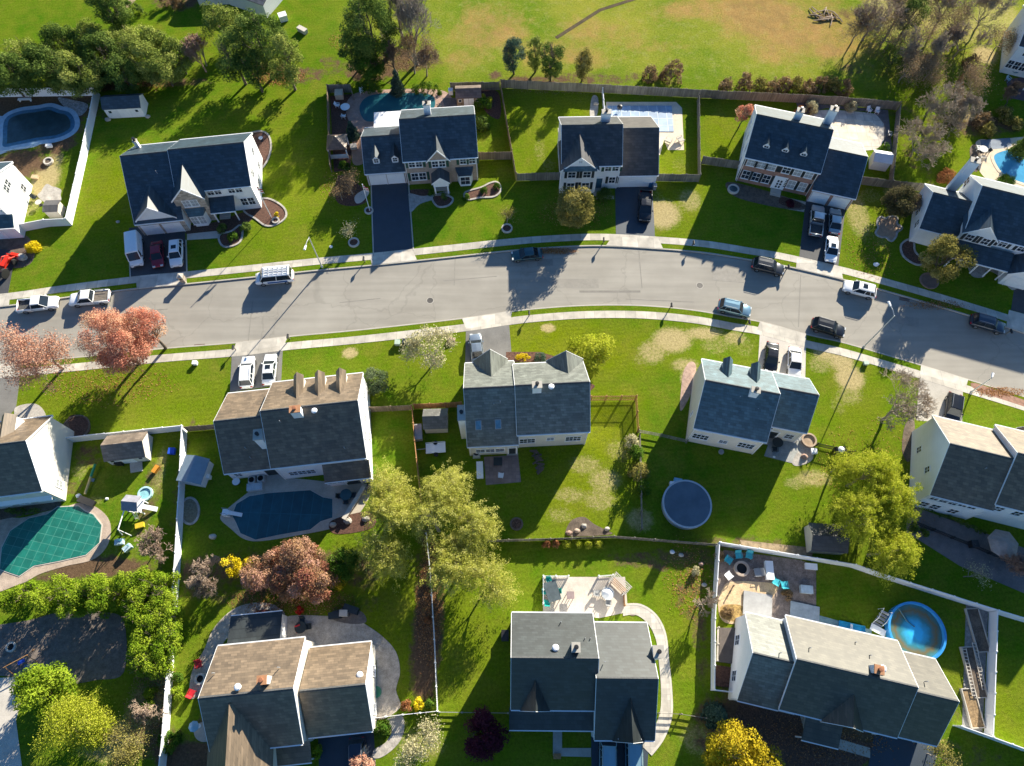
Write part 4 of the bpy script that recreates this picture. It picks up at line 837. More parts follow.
# small red utility tractor at the left edge
p = at(5, 268, .5); t = thing('red_tractor', 'bright red loader tractor at the left edge beside the yellow bush', 'tractor', (p[0], p[1], .02), R(75)); RED = mat('red_paint', (.62,.03,.012), .4, .1)
m = MB(); m.box(-.1, 1.7, -.38, .38, .75, 1.25); m.box(-1.2, -.1, -.55, .55, .8, 1.05); m.build('body', RED, t); MB().box(-.9, -.45, -.3, .3, 1.06, 1.6).build('seat', BLACK, t)
for x, r_ in ((-1.0, .75), (1.3, .45)):
    for s in (-1, 1):
        m = MB(); N_ = 18; m.add([(x+r_*math.cos(2*math.pi*k/N_)*q, s*yy, r_+r_*math.sin(2*math.pi*k/N_)*q) for yy, q in ((.55,1),(.9,1),(.92,.5)) for k in range(N_)], [(i*N_+k,i*N_+(k+1)%N_,(i+1)*N_+(k+1)%N_,(i+1)*N_+k) for i in range(2) for k in range(N_)]+[tuple(range(2*N_,3*N_)), tuple(range(N_))]); m.build('wheel', RUB, t)
for s in (-1, 1): MB().tube([(-1.2,s*.5,1.0),(-1.2,s*.5,2.3),(-1.15,0,2.35)], .05, 6).build('roll_bar', RED, t); MB().tube([(0,s*.5,1.2),(1.2,s*.55,1.5),(2.3,s*.55,.5)], .08, 6).build('loader_arm', RED, t)
MB().xprof([(0,.1),(.7,.1),(.75,.15),(.15,.2),(.1,.8),(0,.8)], -.95, .95, lambda a,b,z: (2.2+b,a,z)).build('bucket', RED, t)

# ---------------------------------------------------------------- street lamps, mailboxes
def lamp(base, ang, label, h=7.5, arm=1.6):
    p = at(*base); t = thing('street_lamp', label, 'street lamp', (p[0], p[1], 0), ang, group='street lamps along the curving road')
    MB().lathe(0, 0, [(.18,-.1),(.18,.3),(.1,.4),(.06,h)], 10).build('pole', mat('lamp_pole', (.5,.5,.48), .5, .1), t)
    a = MB(); a.tube([(0,0,h-.1),(arm*.5,0,h+.15),(arm,0,h+.1)], .045, 6); a.build('arm', MC['lamp_pole'], t)
    a = MB(); a.add([(arm-.2,-.12,h+.02),(arm+.6,-.18,h+.02),(arm+.6,.18,h+.02),(arm-.2,.12,h+.02),(arm-.15,-.08,h+.17),(arm+.5,-.1,h+.19),(arm+.5,.1,h+.19),(arm-.15,.08,h+.17)], [(0,3,2,1),(4,5,6,7),(0,1,5,4),(1,2,6,5),(2,3,7,6),(3,0,4,7)]); a.build('lamp_head', TRIM, t)
lamp((322,267), R(-100), 'tall pale street lamp at the upper kerb right of the blue work van'); lamp((863.5,347), R(100), 'tall street lamp at the lower kerb right of the black SUV', 9.0); lamp((971,392), R(62), 'street lamp at the lower kerb by the double-width white driveway', 4.6, .3)
def flag(base, label, h=7.3, rot=0):
    p = at(*base); t = thing('flagpole', label, 'flagpole', (p[0], p[1], 0), rot); MB().lathe(0, 0, [(.06,0),(.04,h),(.09,h+.05),(.02,h+.15)], 8).build('pole', TRIM, t)
    m = MB(); n = 9; W_, H_ = 1.5, .9; vs = [((.06+W_*i/n*.45), .12*math.sin(i*1.1), h-.1-j*H_/4-i*.09) for i in range(n+1) for j in range(5)]
    vs += [(x, y+.012, z) for x, y, z in vs]; o = 5*(n+1); fs = [(i*5+j,(i+1)*5+j,(i+1)*5+j+1,i*5+j+1) for i in range(n) for j in range(4)]; fs += [tuple(o+k for k in f[::-1]) for f in fs]
    m.add(vs, fs); m.m = [(j % 2) for i in range(n) for j in range(4)]*2; m.build('flag', [mat('flag_red', (.5,.04,.05), .8), TRIM], t)
flag((271.5,217.5), 'white flagpole standing in the round bed right of the navy-roofed house'); flag((370,211), 'white flagpole with hanging striped flag left of the long dark driveway', 6.2)
def mailbox(px, label, stone=False):
    p = at(*px); t = thing('mailbox', label, 'mailbox', (p[0], p[1], 0), 0)
    if stone:
        m = MB(); m.box(-.35, .35, -.35, .35, -.2, 1.35); m.build('pillar', STONE, t); m = MB(); m.box(-.42, .42, -.42, .42, 1.353, 1.45); m.add([(-.4,-.4,1.45),(.4,-.4,1.45),(.4,.4,1.45),(-.4,.4,1.45),(0,0,1.65)], [(0,1,4),(1,2,4),(2,3,4),(3,0,4)]); m.build('cap', CONC, t); z = 1.0; MB().box(-.12, .12, -.4, -.351, z-.1, z+.1).build('door', BLACK, t)
    else:
        m = MB(); m.box(-.05, .05, -.05, .05, -.2, 1.1); m.box(-.045, .045, -.45, .2, .95, 1.03); m.build('post', WOODG, t)
        m = MB(); pr = [(-.13,1.05),(.13,1.05),(.13,1.2)]+[(.13*math.cos(k*math.pi/6), 1.2+.13*math.sin(k*math.pi/6)) for k in range(1,6)]+[(-.13,1.2)]; m.xprof(pr, -.5, .15, lambda a,b,z: (b,a,z)); m.build('box', BLACK, t)
mailbox((184,281), 'square stone mailbox pillar at the corner of the twin garage driveway', True)
for px, l in (((365,262), 'black mailbox on a post left of the long dark driveway'), ((603,243), 'black mailbox left of the black pickup driveway'), ((786,270), 'mailbox at the kerb right of the dark grey SUV'), ((1006,334), 'mailbox by the kerb near the right edge'), ((747,325), 'mailbox at the lower kerb right of the pale blue SUV'),
             ((290,339), 'mailbox at the lower kerb right of the double white car driveway'), ((236,350), 'mailbox left of the driveway with the white SUV'), ((529,316), 'mailbox at the lower kerb right of the silver blue sedan'), ((670,308), 'mailbox by the lower kerb above the straw patches'), ((692,246), 'mailbox at the upper kerb between the two shadowed lawns')): mailbox(px, l)
# ---------------------------------------------------------------- trees and shrubs
def quads(P_, N_, size, asp=.6):
    n = len(P_); N_ = N_/np.linalg.norm(N_, axis=1, keepdims=True); r_ = RNG.normal(size=(n,3)); t = np.cross(N_, r_); t /= np.linalg.norm(t, axis=1, keepdims=True)+1e-9; b = np.cross(N_, t)
    s = size[:,None] if hasattr(size, '__len__') else size
    return np.stack([P_-t*s*.5, P_-b*s*.5*asp+N_*s*.08, P_+t*s*.5, P_+b*s*.5*asp], 1)
def foliage(name, P_, N_, size, tint, m, parent, asp=.6):
    Q = quads(P_, N_, size, asp); n = len(Q); me = bpy.data.meshes.new(name); me.vertices.add(n*4); me.vertices.foreach_set('co', Q.reshape(-1).astype(np.float32))
    me.loops.add(n*4); me.loops.foreach_set('vertex_index', np.arange(n*4, dtype=np.int32)); me.polygons.add(n); me.polygons.foreach_set('loop_start', np.arange(0, n*4, 4, dtype=np.int32)); me.update()
    a = me.attributes.new('tint', 'FLOAT', 'FACE'); a.data.foreach_set('value', np.clip(tint, 0, 1).astype(np.float32)); me.materials.append(m)
    o = bpy.data.objects.new(name, me); COL.objects.link(o)
    if parent: o.parent = parent
    return o
def unit(n):
    v = RNG.normal(size=(n,3)); return v/np.linalg.norm(v, axis=1, keepdims=True)
def frusta(segs, n=3):
    """segs: array (k,8) p0 p1 r0 r1"""
    S_ = np.array(segs); p0, p1, r0, r1 = S_[:,:3], S_[:,3:6], S_[:,6], S_[:,7]; t = p1-p0; t /= np.linalg.norm(t, axis=1, keepdims=True)+1e-9
    u = np.cross(t, np.where(np.abs(t[:,2:3]) > .9, [[1.,0,0]], [[0,0,1.]])); u /= np.linalg.norm(u, axis=1, keepdims=True)+1e-9; w_ = np.cross(t, u)
    vs = []
    for p, r_ in ((p0, r0), (p1, r1)):
        for k in range(n): a = 2*math.pi*k/n; vs.append(p+(u*math.cos(a)+w_*math.sin(a))*r_[:,None])
    V = np.stack(vs, 1); k_ = len(S_); base = (np.arange(k_)*2*n)[:,None]
    F = np.concatenate([base+np.array([[k,(k+1)%n,n+(k+1)%n,n+k]]) for k in range(n)], 0); return V.reshape(-1,3), F
def meshfrom(name, V, F, m, parent):
    me = bpy.data.meshes.new(name); me.vertices.add(len(V)); me.vertices.foreach_set('co', V.reshape(-1).astype(np.float32)); k = F.shape[1]
    me.loops.add(F.size); me.loops.foreach_set('vertex_index', F.ravel().astype(np.int32)); me.polygons.add(len(F)); me.polygons.foreach_set('loop_start', np.arange(0, F.size, k, dtype=np.int32)); me.update(); me.materials.append(m)
    o = bpy.data.objects.new(name, me); COL.objects.link(o); o.parent = parent; return o
def skeleton(h, R_, levels=5, kids=3, droop=0, up=.55, trunk=.28, rad=None, wild=.35):
    segs = []; tips = []; rad = rad or max(.08, h*.025)
    def go(p, d_, L, r_, lv):
        steps = 2 if lv > 0 else 3; q = p
        for i in range(steps):
            d2 = d_+RNG.normal(size=3)*wild*.35; d2[2] += (.12 if not droop else -droop*lv*.12); d2 /= np.linalg.norm(d2); nq = q+d2*L/steps
            r2 = r_*(1-.28*(i+1)/steps); segs.append([*q,*nq,r_*(1-.28*i/steps),r2]); q = nq; d_ = d2
            if lv > 0 and i == 0 and lv < levels and RNG.random() < .7: branch(q, d_, L, r2, lv)
        if lv < levels:
            for _ in range(kids if lv else kids+2): branch(q, d_, L, r_*.72, lv)
        else: tips.append(q)
    def branch(q, d_, L, r_, lv):
        a = unit(1)[0]; a -= d_*a.dot(d_); a /= np.linalg.norm(a)+1e-9; k = RNG.uniform(.5, 1.0) if lv else RNG.uniform(.7, 1.3)*(R_/(h*.45))
        nd = d_+a*k; nd[2] += .1; nd /= np.linalg.norm(nd); go(q, nd, L*RNG.uniform(.6, .82) if lv else h*.3*RNG.uniform(.8,1.1), r_*RNG.uniform(.5, .7), lv+1)
    go(np.zeros(3), np.array([0,0,1.]), h*trunk, rad, 0)
    return segs, tips
def add_skel(root, segs, barkm, thick=.045, h=None, R_=None, split=.3):
    S_ = np.array(segs); big = S_[:,6] > thick
    z = S_[:,5].max(); rr = np.hypot(S_[:,3], S_[:,4]); q = np.quantile(rr, .97)
    if h: S_[:,[2,5]] *= h/z
    if R_: S_[:,[0,1,3,4]] *= R_/q
    V, F = frusta(S_[big], 6 if thick > 0 else 5); meshfrom('trunk', V, F, barkm, root)
    if (~big).any():
        T = S_[~big]; T[:,6] = np.maximum(T[:,6], .024); T[:,7] = np.maximum(T[:,7], .016); V, F = frusta(T, 3); return S_, (V, F)
    return S_, None
TREES = []
def tree_root(name, label, cat, px, rpx, zc, group, base=0):
    X, Y = at(*px, zc); TREES.append(name); return thing(name, label, cat, (X, Y, base), RNG.uniform(0, 6.28), group), rpx/ppm(*px, zc)
def leafy(px, rpx, h, label, lm, name='deciduous_tree', cat='tree', group=None, dens=1, clumps=None, low=.25, size=.27, bark=None, gap=.0, flat=1, levels=3):
    """crown of many leaf clumps over real limbs"""
    root, R_ = tree_root(name, label, cat, px, rpx, h*.6, group)
    segs, tips = skeleton(h, R_, levels, 3); S_, tw = add_skel(root, segs, bark or BARK, -1, h*.9, R_*.85)
    if tw: meshfrom('branch', tw[0], tw[1], bark or BARK, root)
    nc = clumps or int(14+R_*R_*2.2); c = unit(nc); c[:,2] = np.abs(c[:,2])*(RNG.choice([1,-1], nc) if low < .16 else RNG.choice([1,1,1,-.6], nc)); rad = RNG.uniform(.35, 1, nc)**.5
    zc = h*(low+(1-low)*.5); hz = h*(1-low)*.5; rc = RNG.uniform(.16, .3, nc)*R_*(1.15 if nc < 40 else .9)+.15
    C = c*rad[:,None]*np.array([R_*.84, R_*.84, hz*.86*flat])+np.array([0,0,zc]); C[:,2] = np.maximum(C[:,2], rc*.8)
    per = (dens*26*(rc/size)**2).astype(int)+8; ci = np.repeat(np.arange(nc), per); n = len(ci)
    dd = unit(n); P_ = C[ci]+dd*(rc[ci]*RNG.uniform(.55, 1.12, n))[:,None]*np.array([1,1,.75]); tint = RNG.random(nc)[ci]*.65+RNG.random(n)*.35
    k = P_[:,2] > .1; P_, dd, tint, n = P_[k], dd[k], tint[k], k.sum()
    foliage('crown', P_, dd*.7+RNG.normal(size=(n,3))*.5+[0,0,.5], size*.9*RNG.uniform(.5, 1.3, n), tint, lm, root); return root
def sparse(px, rpx, h, label, lm, name='deciduous_tree', cat='tree', group=None, n=6000, size=.19, bark=None, levels=5, spread=.35, kids=3, droop=0, zc=.55):
    """leaves strewn round the twig tips"""
    root, R_ = tree_root(name, label, cat, px, rpx, h*zc, group)
    segs, tips = skeleton(h, R_, levels, kids, droop); z = max(s[5] for s in segs); q = np.quantile([math.hypot(s[3], s[4]) for s in segs], .97)
    S_, tw = add_skel(root, segs, bark or BARKG, -1, h, R_)
    if tw: meshfrom('branch', tw[0], tw[1], bark or BARKG, root)
    T = np.array(tips)*np.array([R_/q, R_/q, h/z]); n = int(n*1.7); i = RNG.integers(0, len(T), n); tv = RNG.random(len(T))
    P_ = T[i]+RNG.normal(size=(n,3))*spread*np.array([1,1,.8]); P_[:,2] = np.maximum(P_[:,2], .15)
    foliage('crown', P_, RNG.normal(size=(n,3))+[0,0,.6], size*RNG.uniform(.6, 1.3, n), tv[i]*.55+RNG.random(n)*.45, lm, root); return root
def bare(px, rpx, h, label, name='bare_tree', cat='tree', group=None, bark=None, levels=6, kids=3, zc=.5, wild=.5):
    root, R_ = tree_root(name, label, cat, px, rpx, h*zc, group)
    segs, tips = skeleton(h, R_, levels, kids, wild=wild); S_, tw = add_skel(root, segs, bark or BARKG, .04, h, R_)
    if tw: meshfrom('crown', tw[0], tw[1], bark or BARKG, root)
    return root
def willow(px, rpx, h, label, lm, group=None, n=14000, size=.19, zc=.6):
    root, R_ = tree_root('willow_tree', label, 'tree', px, rpx, h*zc, group)
    segs, tips = skeleton(h, R_, 4, 3); z = max(s[5] for s in segs); q = np.quantile([math.hypot(s[3], s[4]) for s in segs], .97)
    S_, tw = add_skel(root, segs, BARKG, -1, h*.92, R_*.8)
    if tw: meshfrom('branch', tw[0], tw[1], BARKG, root)
    T = np.array(tips)*np.array([R_*.8/q, R_*.8/q, h*.92/z]); strands = 420; i = RNG.integers(0, len(T), strands)
    s0 = T[i]+RNG.normal(size=(strands,3))*[.6,.6,.35]; out = s0[:,:2]/(np.linalg.norm(s0[:,:2], axis=1, keepdims=True)+.1); L = RNG.uniform(.7, 2.4, strands); tv = RNG.random(strands)
    j = RNG.integers(0, strands, n); t = RNG.random(n); P_ = s0[j].copy(); P_[:,:2] += out[j]*(t*L[j]*.5)[:,None]; P_[:,2] -= t*t*L[j]*.8; P_ += RNG.normal(size=(n,3))*.16; P_[:,2] = np.maximum(P_[:,2], .3)
    foliage('crown', P_, RNG.normal(size=(n,3))+[0,0,.5], size*RNG.uniform(.5, 1.3, n), tv[j]*.6+RNG.random(n)*.4, lm, root, .45); return root
def conifer(px, rpx, h, label, lm, name='conifer_tree', cat='tree', group=None, dens=1, size=.3, zc=.35, tiers=None):
    root, R_ = tree_root(name, label, cat, px, rpx, h*zc, group)
    MB().lathe(0, 0, [(.04*h**.5*1.2,0),(.02,h*.93)], 7).build('trunk', BARK, root)
    T = tiers or int(h*2.0)+3; Ps = []; tn = []
    for i in range(T):
        f = i/T; z = h*(.06+.94*f); rr = R_*(1-f)**.85+.08; nb = int(6+10*(1-f))
        for b in range(nb):
            a = RNG.uniform(0, 6.28); l_ = rr*RNG.uniform(.75, 1.1); k = int((10+22*l_)*dens); t = RNG.random(k)**.7
            w_ = (.12+.2*l_)*(1-t*.6); lat = RNG.normal(size=k)*w_
            x = np.cos(a)*t*l_-np.sin(a)*lat; y = np.sin(a)*t*l_+np.cos(a)*lat; Ps.append(np.stack([x, y, z-t*l_*.28+RNG.normal(size=k)*.08], 1)); tn.append(RNG.random()*.5+RNG.random(k)*.5)
    P_ = np.concatenate(Ps); P_[:,2] = np.maximum(P_[:,2], .05); tn = np.concatenate(tn); n = len(P_); N_ = RNG.normal(size=(n,3))*.6+[0,0,.8]
    foliage('crown', P_, N_, size*RNG.uniform(.6, 1.3, n), tn, lm, root, .5); return root
def shrub(px, rpx, h, label, lm, name='shrub', cat='shrub', group=None, size=.2, dens=1, world=None, sx=1, rot=0):
    if world: root = thing(name, label, cat, (*world, 0), rot, group); R_ = rpx
    else:
        X, Y = at(*px, h*.5); root = thing(name, label, cat, (X, Y, 0), rot, group); R_ = rpx/ppm(*px)
    m = MB()
    for k in range(5):
        a = k*1.256+RNG.random(); m.tube([(0,0,-.05),(math.cos(a)*R_*.3*sx,math.sin(a)*R_*.3,h*.4),(math.cos(a)*R_*.55*sx,math.sin(a)*R_*.55,h*.7)], [.04,.025,.01], 5)
    m.build('stem', BARK, root)
    nc = int(10+R_*R_*9*sx); c = unit(nc); c[:,2] = np.abs(c[:,2]); rc = RNG.uniform(.22, .38, nc)*min(R_, 1.2)+.08; C = c*RNG.uniform(.55, .82, nc)[:,None]*np.array([R_*sx, R_, h*.95]); C[:,2] += .1
    per = (dens*16*(rc/size)**2).astype(int)+10; ci = np.repeat(np.arange(nc), per); n = len(ci); dd = unit(n); P_ = C[ci]+dd*(rc[ci]*RNG.uniform(.6, 1.08, n))[:,None]; P_[:,2] = np.maximum(P_[:,2], .03)
    foliage('foliage', P_, dd+RNG.normal(size=(n,3))*.35+[0,0,.3], size*RNG.uniform(.6, 1.3, n), RNG.random(nc)[ci]*.6+RNG.random(n)*.4, lm, root); return root

LPINE = leafmat('needles_pine', (.12,.17,.035), (.22,.27,.055), (.38,.4,.11)); LDARK = leafmat('needles_dark', (.055,.1,.022), (.11,.17,.035), (.22,.28,.07)); LBLUE = leafmat('needles_blue', (.04,.085,.06), (.08,.13,.09), (.12,.17,.12))
LGREEN = leafmat('leaf_green', (.04,.1,.012), (.08,.16,.02), (.14,.22,.03)); LARB = leafmat('leaf_arborvitae', (.1,.19,.012), (.2,.29,.02), (.34,.41,.04)); LYG = leafmat('leaf_yellow_green', (.24,.3,.02), (.42,.46,.04), (.62,.6,.1), trans=.45)
LWIL = leafmat('leaf_willow', (.3,.33,.05), (.5,.5,.1), (.68,.64,.24), trans=.45); LOLV = leafmat('leaf_olive', (.13,.13,.03), (.25,.22,.06), (.38,.33,.12)); LRED = leafmat('leaf_red', (.5,.15,.1), (.62,.31,.21), (.66,.47,.28), trans=.35); LPINK = leafmat('leaf_pink', (.42,.19,.13), (.55,.3,.21), (.6,.42,.28))
LMIX = leafmat('leaf_maroon_green', (.28,.08,.07), (.32,.2,.1), (.55,.3,.25)); LYEL = leafmat('leaf_yellow', (.45,.36,.01), (.65,.5,.015), (.75,.6,.05)); LGOLD = leafmat('leaf_gold', (.25,.22,.015), (.45,.35,.02), (.6,.45,.04)); LBRN = leafmat('leaf_brown', (.16,.1,.05), (.28,.19,.1), (.38,.28,.16)); LPALE = leafmat('leaf_pale', (.35,.33,.17), (.5,.46,.27), (.6,.55,.36)); LPLUM = leafmat('leaf_plum', (.05,.012,.02), (.09,.02,.035), (.14,.04,.05)); LRUST = leafmat('leaf_rust', (.2,.07,.03), (.32,.14,.06), (.42,.22,.1)); LREDS = leafmat('leaf_scarlet', (.4,.02,.02), (.55,.04,.03), (.6,.1,.05))

# evergreens along the top left boundary, named by neighbours
G1 = 'evergreens along the top left boundary'
for px, r_, h, l in (((22,54),20,7,'evergreen filling the gap between the two leftmost evergreens'),((58,72),18,6,'low evergreen touching the white fence top'),((90,74),18,6,'low evergreen left of the white fence corner'),((120,42),20,7,'evergreen at the back of the row above the white shed'),((152,40),18,7,'evergreen at the back of the row toward the right'),((88,36),18,7,'evergreen at the back of the row above the drained pool')):
    leafy(px, r_, h, l, LPINE, 'evergreen_tree', group=G1, low=.03, size=.3, dens=.8)
for px, r_, h, l in (((6,74),24,8,'dark evergreen cut by the left edge above the white fence'), ((40,66),27,8,'broad dark evergreen above the drained pool'), ((62,42),22,8,'dark evergreen set back behind the boundary row, near the lawn'), ((76,70),24,8,'mid green evergreen right of the broad dark one'),
    ((102,54),26,8,'tall green evergreen above the white fence corner'), ((122,72),21,7,'green evergreen directly above the small white shed'), ((140,54),25,8,'light green evergreen up and right of the white shed'), ((162,66),20,7,'low feathery evergreen left of the pink bare tree'), ((176,54),17,7,'pale evergreen at the right end of the boundary row')):
    leafy(px, r_, h, l, LPINE if 'light' in l or 'pale' in l or 'mid' in l or 'feath' in l else LDARK, 'evergreen_tree', group=G1, low=.05, size=.3, dens=.9)
leafy((108,4), 19, 12, 'very dark evergreen cut by the top edge beside the shrub hedge', LDARK, 'evergreen_tree', low=.1, size=.3)
for px, r_, h, l in (((222,22),20,9,'olive green tree beyond the pines near the grey roof'), ((232,52),21,11,'dark pine left of the large pine clump'), ((262,36),26,13,'large dark pine with copper leaves on the ground beneath'), ((284,58),20,11,'dark pine at the right side of the pine clump'), ((252,66),16,9,'small pine at the foot of the large dark pine')):
    leafy(px, r_, h, l, LPINE if 'olive' in l or 'right' in l else LDARK, 'pine_tree', group='pines of the clump right of the boundary row', low=.1, size=.32, dens=.75)
bare((198,55), 13, 7, 'small pinkish bare tree between the boundary row and pine clump', bark=mat('pink_bark', (.4,.25,.19), .9)); sparse((199,50), 8, 6, 'thin copper-leaved sapling behind the pinkish bare tree', LRUST, n=600, levels=4)
leafy((368,22), 29, 15, 'tall dark evergreen behind the freeform pool hedge', LDARK, 'evergreen_tree', low=.08, size=.3, dens=.95); leafy((352,48), 16, 8, 'dark evergreen left of the pool hedge in deep shade', LDARK, 'evergreen_tree', low=.08, size=.4)
bare((412,30), 28, 14, 'large grey bare tree right of the tall dark evergreen'); bare((398,10), 22, 13, 'grey bare tree cut by the top edge behind the tall evergreen'); bare((395,58), 16, 7, 'brown bare shrub-like tree above the pool hedge', bark=BARK); bare((425,62), 13, 6, 'small tan bare tree at the field edge', bark=mat('tan_bark', (.32,.24,.17), .9))
leafy((371,66), 14, 5, 'rounded olive bush tree above the pool hedge', LGREEN, low=.05)
sparse((412,55), 22, 7, 'thin brown-leaved tree beside the large grey bare tree', LBRN, n=2500)
for px, r_, h, l, lm in (((514,52),11,8,'blue-green conifer at the left of the row of four by the field',LBLUE), ((536,50),9,8,'slim green conifer second in the row of four',LPINE), ((552,56),12,9,'full dark conifer third in the row of four',LDARK), ((584,62),9,7,'olive brown columnar tree at the right of the row of four',LOLV)):
    leafy(px, r_*1.1, h*.95, l, lm, 'conifer_tree', group='row of four trees by the field fence', low=.04, size=.24, dens=.8, clumps=60)
conifer((397,86), 8, 5, 'pointed blue spruce above the freeform pool', LBLUE, 'spruce_tree', zc=.3)
for i, (px, r_, h, l) in enumerate((((651,70),9,3.5,'brown bare bush left of the round russet bush'), ((674,68),13,4.5,'round russet bush outside the field fence'), ((727,83),8,2.5,'low brown bush left of the paired brown bushes'), ((747,79),9,3.5,'brown bush at the left of the scrub row'))): shrub(px, r_, h, l, LBRN, size=.28, dens=.7)
for i, x in enumerate(range(762, 858, 12)):
    k = i; nth = ['first','second','third','fourth','fifth','sixth','seventh','eighth'][k]
    shrub((x, 83+2.0*math.sin(i*2)), 9, 3.0, f'{nth} bush from the left in the scrub row behind the brick house fence', LBRN if i % 3 else LOLV, size=.28, dens=.7, group='scrub row outside the field fence')
G2 = 'bare trees of the upper right wood'
for px, r_, h, l in (((888,32),24,6,'twiggy brown tree low in the left half of the wood'),((922,32),26,6.5,'twiggy brown tree in the middle of the wood'),((930,70),20,5,'twiggy brown tree right above the round grey tree'),((965,30),24,6,'twiggy brown tree in the right half of the wood'),((1000,42),18,5,'twiggy brown tree left of the corner house'),((905,72),16,5,'twiggy brown tree at the wood foot by the field fence'),((975,85),18,5,'twiggy brown tree below the old wooden fence stub'),((858,30),16,6,'twiggy brown tree at the field edge of the wood')):
    sparse(px, r_, h, l, leafmat('leaf_dry_twig', (.2,.14,.08), (.33,.24,.14), (.45,.34,.2)), 'bare_tree', group=G2, n=2600, levels=5, size=.16, spread=.5, zc=.45)
for px, r_, h, l in (((872,22),32,8.5,'big grey-brown bare tree at the left of the upper right wood'), ((902,8),26,8,'bare tree cut by the top edge in the middle of the wood'), ((905,42),24,7,'bare tree below the middle of the upper right wood'), ((945,12),28,8,'brown bare tree near the top edge, right half of wood'), ((962,45),22,6.5,'thin bare tree above the old wooden fence stub'), ((985,15),26,7,'bare tree at the top edge left of the corner house'), ((938,52),16,8,'small bare tree above the round grey tree'),
    ((938,97),36,7.5,'very wide round grey bare tree beyond the wooden field fence'), ((918,146),26,5.5,'grey bare tree on the lawn right of the small white shed'), ((962,112),17,6,'low bare tree right of the round grey tree')):
    bare(px, r_, h, l, group=G2, bark=mat('brown_grey_bark', (.3,.23,.17), .95, .25) if 'brown' in l or 'thin' in l else mat('silver_bark', (.33,.27,.2), .95, .2), zc=.45)
leafy((915,10), 14, 8, 'dark evergreen standing inside the upper right wood', LDARK, 'evergreen_tree', low=.05); leafy((893,60), 10, 4, 'dark evergreen at the lower left of the wood', LDARK, 'evergreen_tree', low=.05, dens=.5)
for px, r_, l in (((1006,112),11,'olive shrub mass left of the shaded yard at the right edge'),((985,118),12,'tan brush beside the round grey bare tree'),((990,128),9,'dark shrub above the bright blue pool'),((930,60),10,'brown brush under the small bare tree'),((1018,122),8,'dark shrub right of the brush above the blue pool'),((975,60),10,'brush by the leaf litter left of the corner house')): shrub(px, r_, 2.4, l, LOLV if 'olive' in l or 'dark' in l else LBRN, size=.28, dens=.6)
bare((1014,95), 12, 5, 'dark bare tree beside the corner house terrace', bark=BARK)
# front gardens, upper row
leafy((574,206), 24, 7, 'round yellow-olive tree with pink tips before the white front gable', LOLV, low=.15, size=.3, dens=1.1); leafy((744,114), 9, 5, 'small red tree at the rear left corner of the brick house', LRED, low=.2, size=.25)
leafy((949,257), 25, 8, 'round golden olive tree in front of the shuttered white house', LOLV, low=.15, size=.3); leafy((903,200), 17, 5, 'dark olive bush tree left of the shuttered white house', leafmat('leaf_dim', (.05,.055,.025), (.09,.085,.04), (.14,.12,.06)), low=.1); sparse((938,208), 12, 5, 'bare tree with rusty twigs beside the left wing wall', LRUST, n=500, levels=4)
bare((918,205), 10, 4, 'tan bare bush beside the dark olive bush tree', bark=MC['tan_bark'])
sparse((350,232), 9, 2.6, 'tiny pale tree growing from a round stone ring', LPALE, n=260, levels=4, size=.18); sparse((507,216), 8, 3, 'small thin tree in a stone ring beside the upper pavement', LOLV, n=400, levels=4, size=.18)
sparse((350,185), 14, 4, 'leafless pale ornamental tree below the little brown gazebo', LBRN, n=700, levels=5); sparse((340,193), 8, 3, 'small brown shrub tree left of the pale ornamental tree', LBRN, n=400, levels=4)
# lower side of the road
leafy((114,340), 35, 11.5, 'large coral red maple overhanging the street', LRED, low=.14, size=.22, dens=.85, levels=4); leafy((146,328), 20, 10, 'smaller red tree at the right side of the coral maple', LRED, low=.2, size=.22, dens=.7)
sparse((38,350), 38, 10.5, 'open pink maple at the left edge with bare grey limbs', LPINK, n=7500, size=.2, levels=5, spread=.4)
sparse((432,352), 27, 6, 'airy cream-leaved tree beside the green utility box', LPALE, n=2600, size=.24, levels=5, spread=.3); leafy((374,379), 14, 4, 'dense grey-green bush at the corner of the tan-roofed house', leafmat('leaf_sage', (.05,.08,.035), (.11,.15,.07), (.19,.23,.12)), low=.05, size=.22)
leafy((592,352), 23, 5.5, 'shaggy yellow-green tree beside the twin house', LYG, low=.15, size=.3); shrub((541,356), 6, 1.8, 'round blue-green ball shrub left of the right street gable', LBLUE, size=.16)
a, b_ = at(515,358), at(532,357); shrub(None, .6, .9, 'clipped bright yellow hedge behind the twin house street wall', LYEL, name='hedge', cat='hedge', size=.14, world=((a[0]+b_[0])/2, a[1]), sx=2.4)
bare((897,408), 37, 8, 'fan-shaped bare tree left of the white twin house driveway', bark=mat('pale_bark', (.36,.29,.22), .9, .2), zc=.5)
for px, r_, h, l in (((866,474),30,9,'yellow-green willow below the fan-shaped bare tree'), ((890,498),25,9,'yellow-green willow touching the white twin house wall'), ((858,520),26,9,'green willow above the dark garden shed'), ((886,548),24,8,'lowest yellow-green willow by the white back fence'), ((845,462),14,7,'small gold-green tree at the left of the right willows')):
    willow(px, r_, h, l, LYG, 'yellow-green willows at the right', n=24000 if r_ > 20 else 9000)
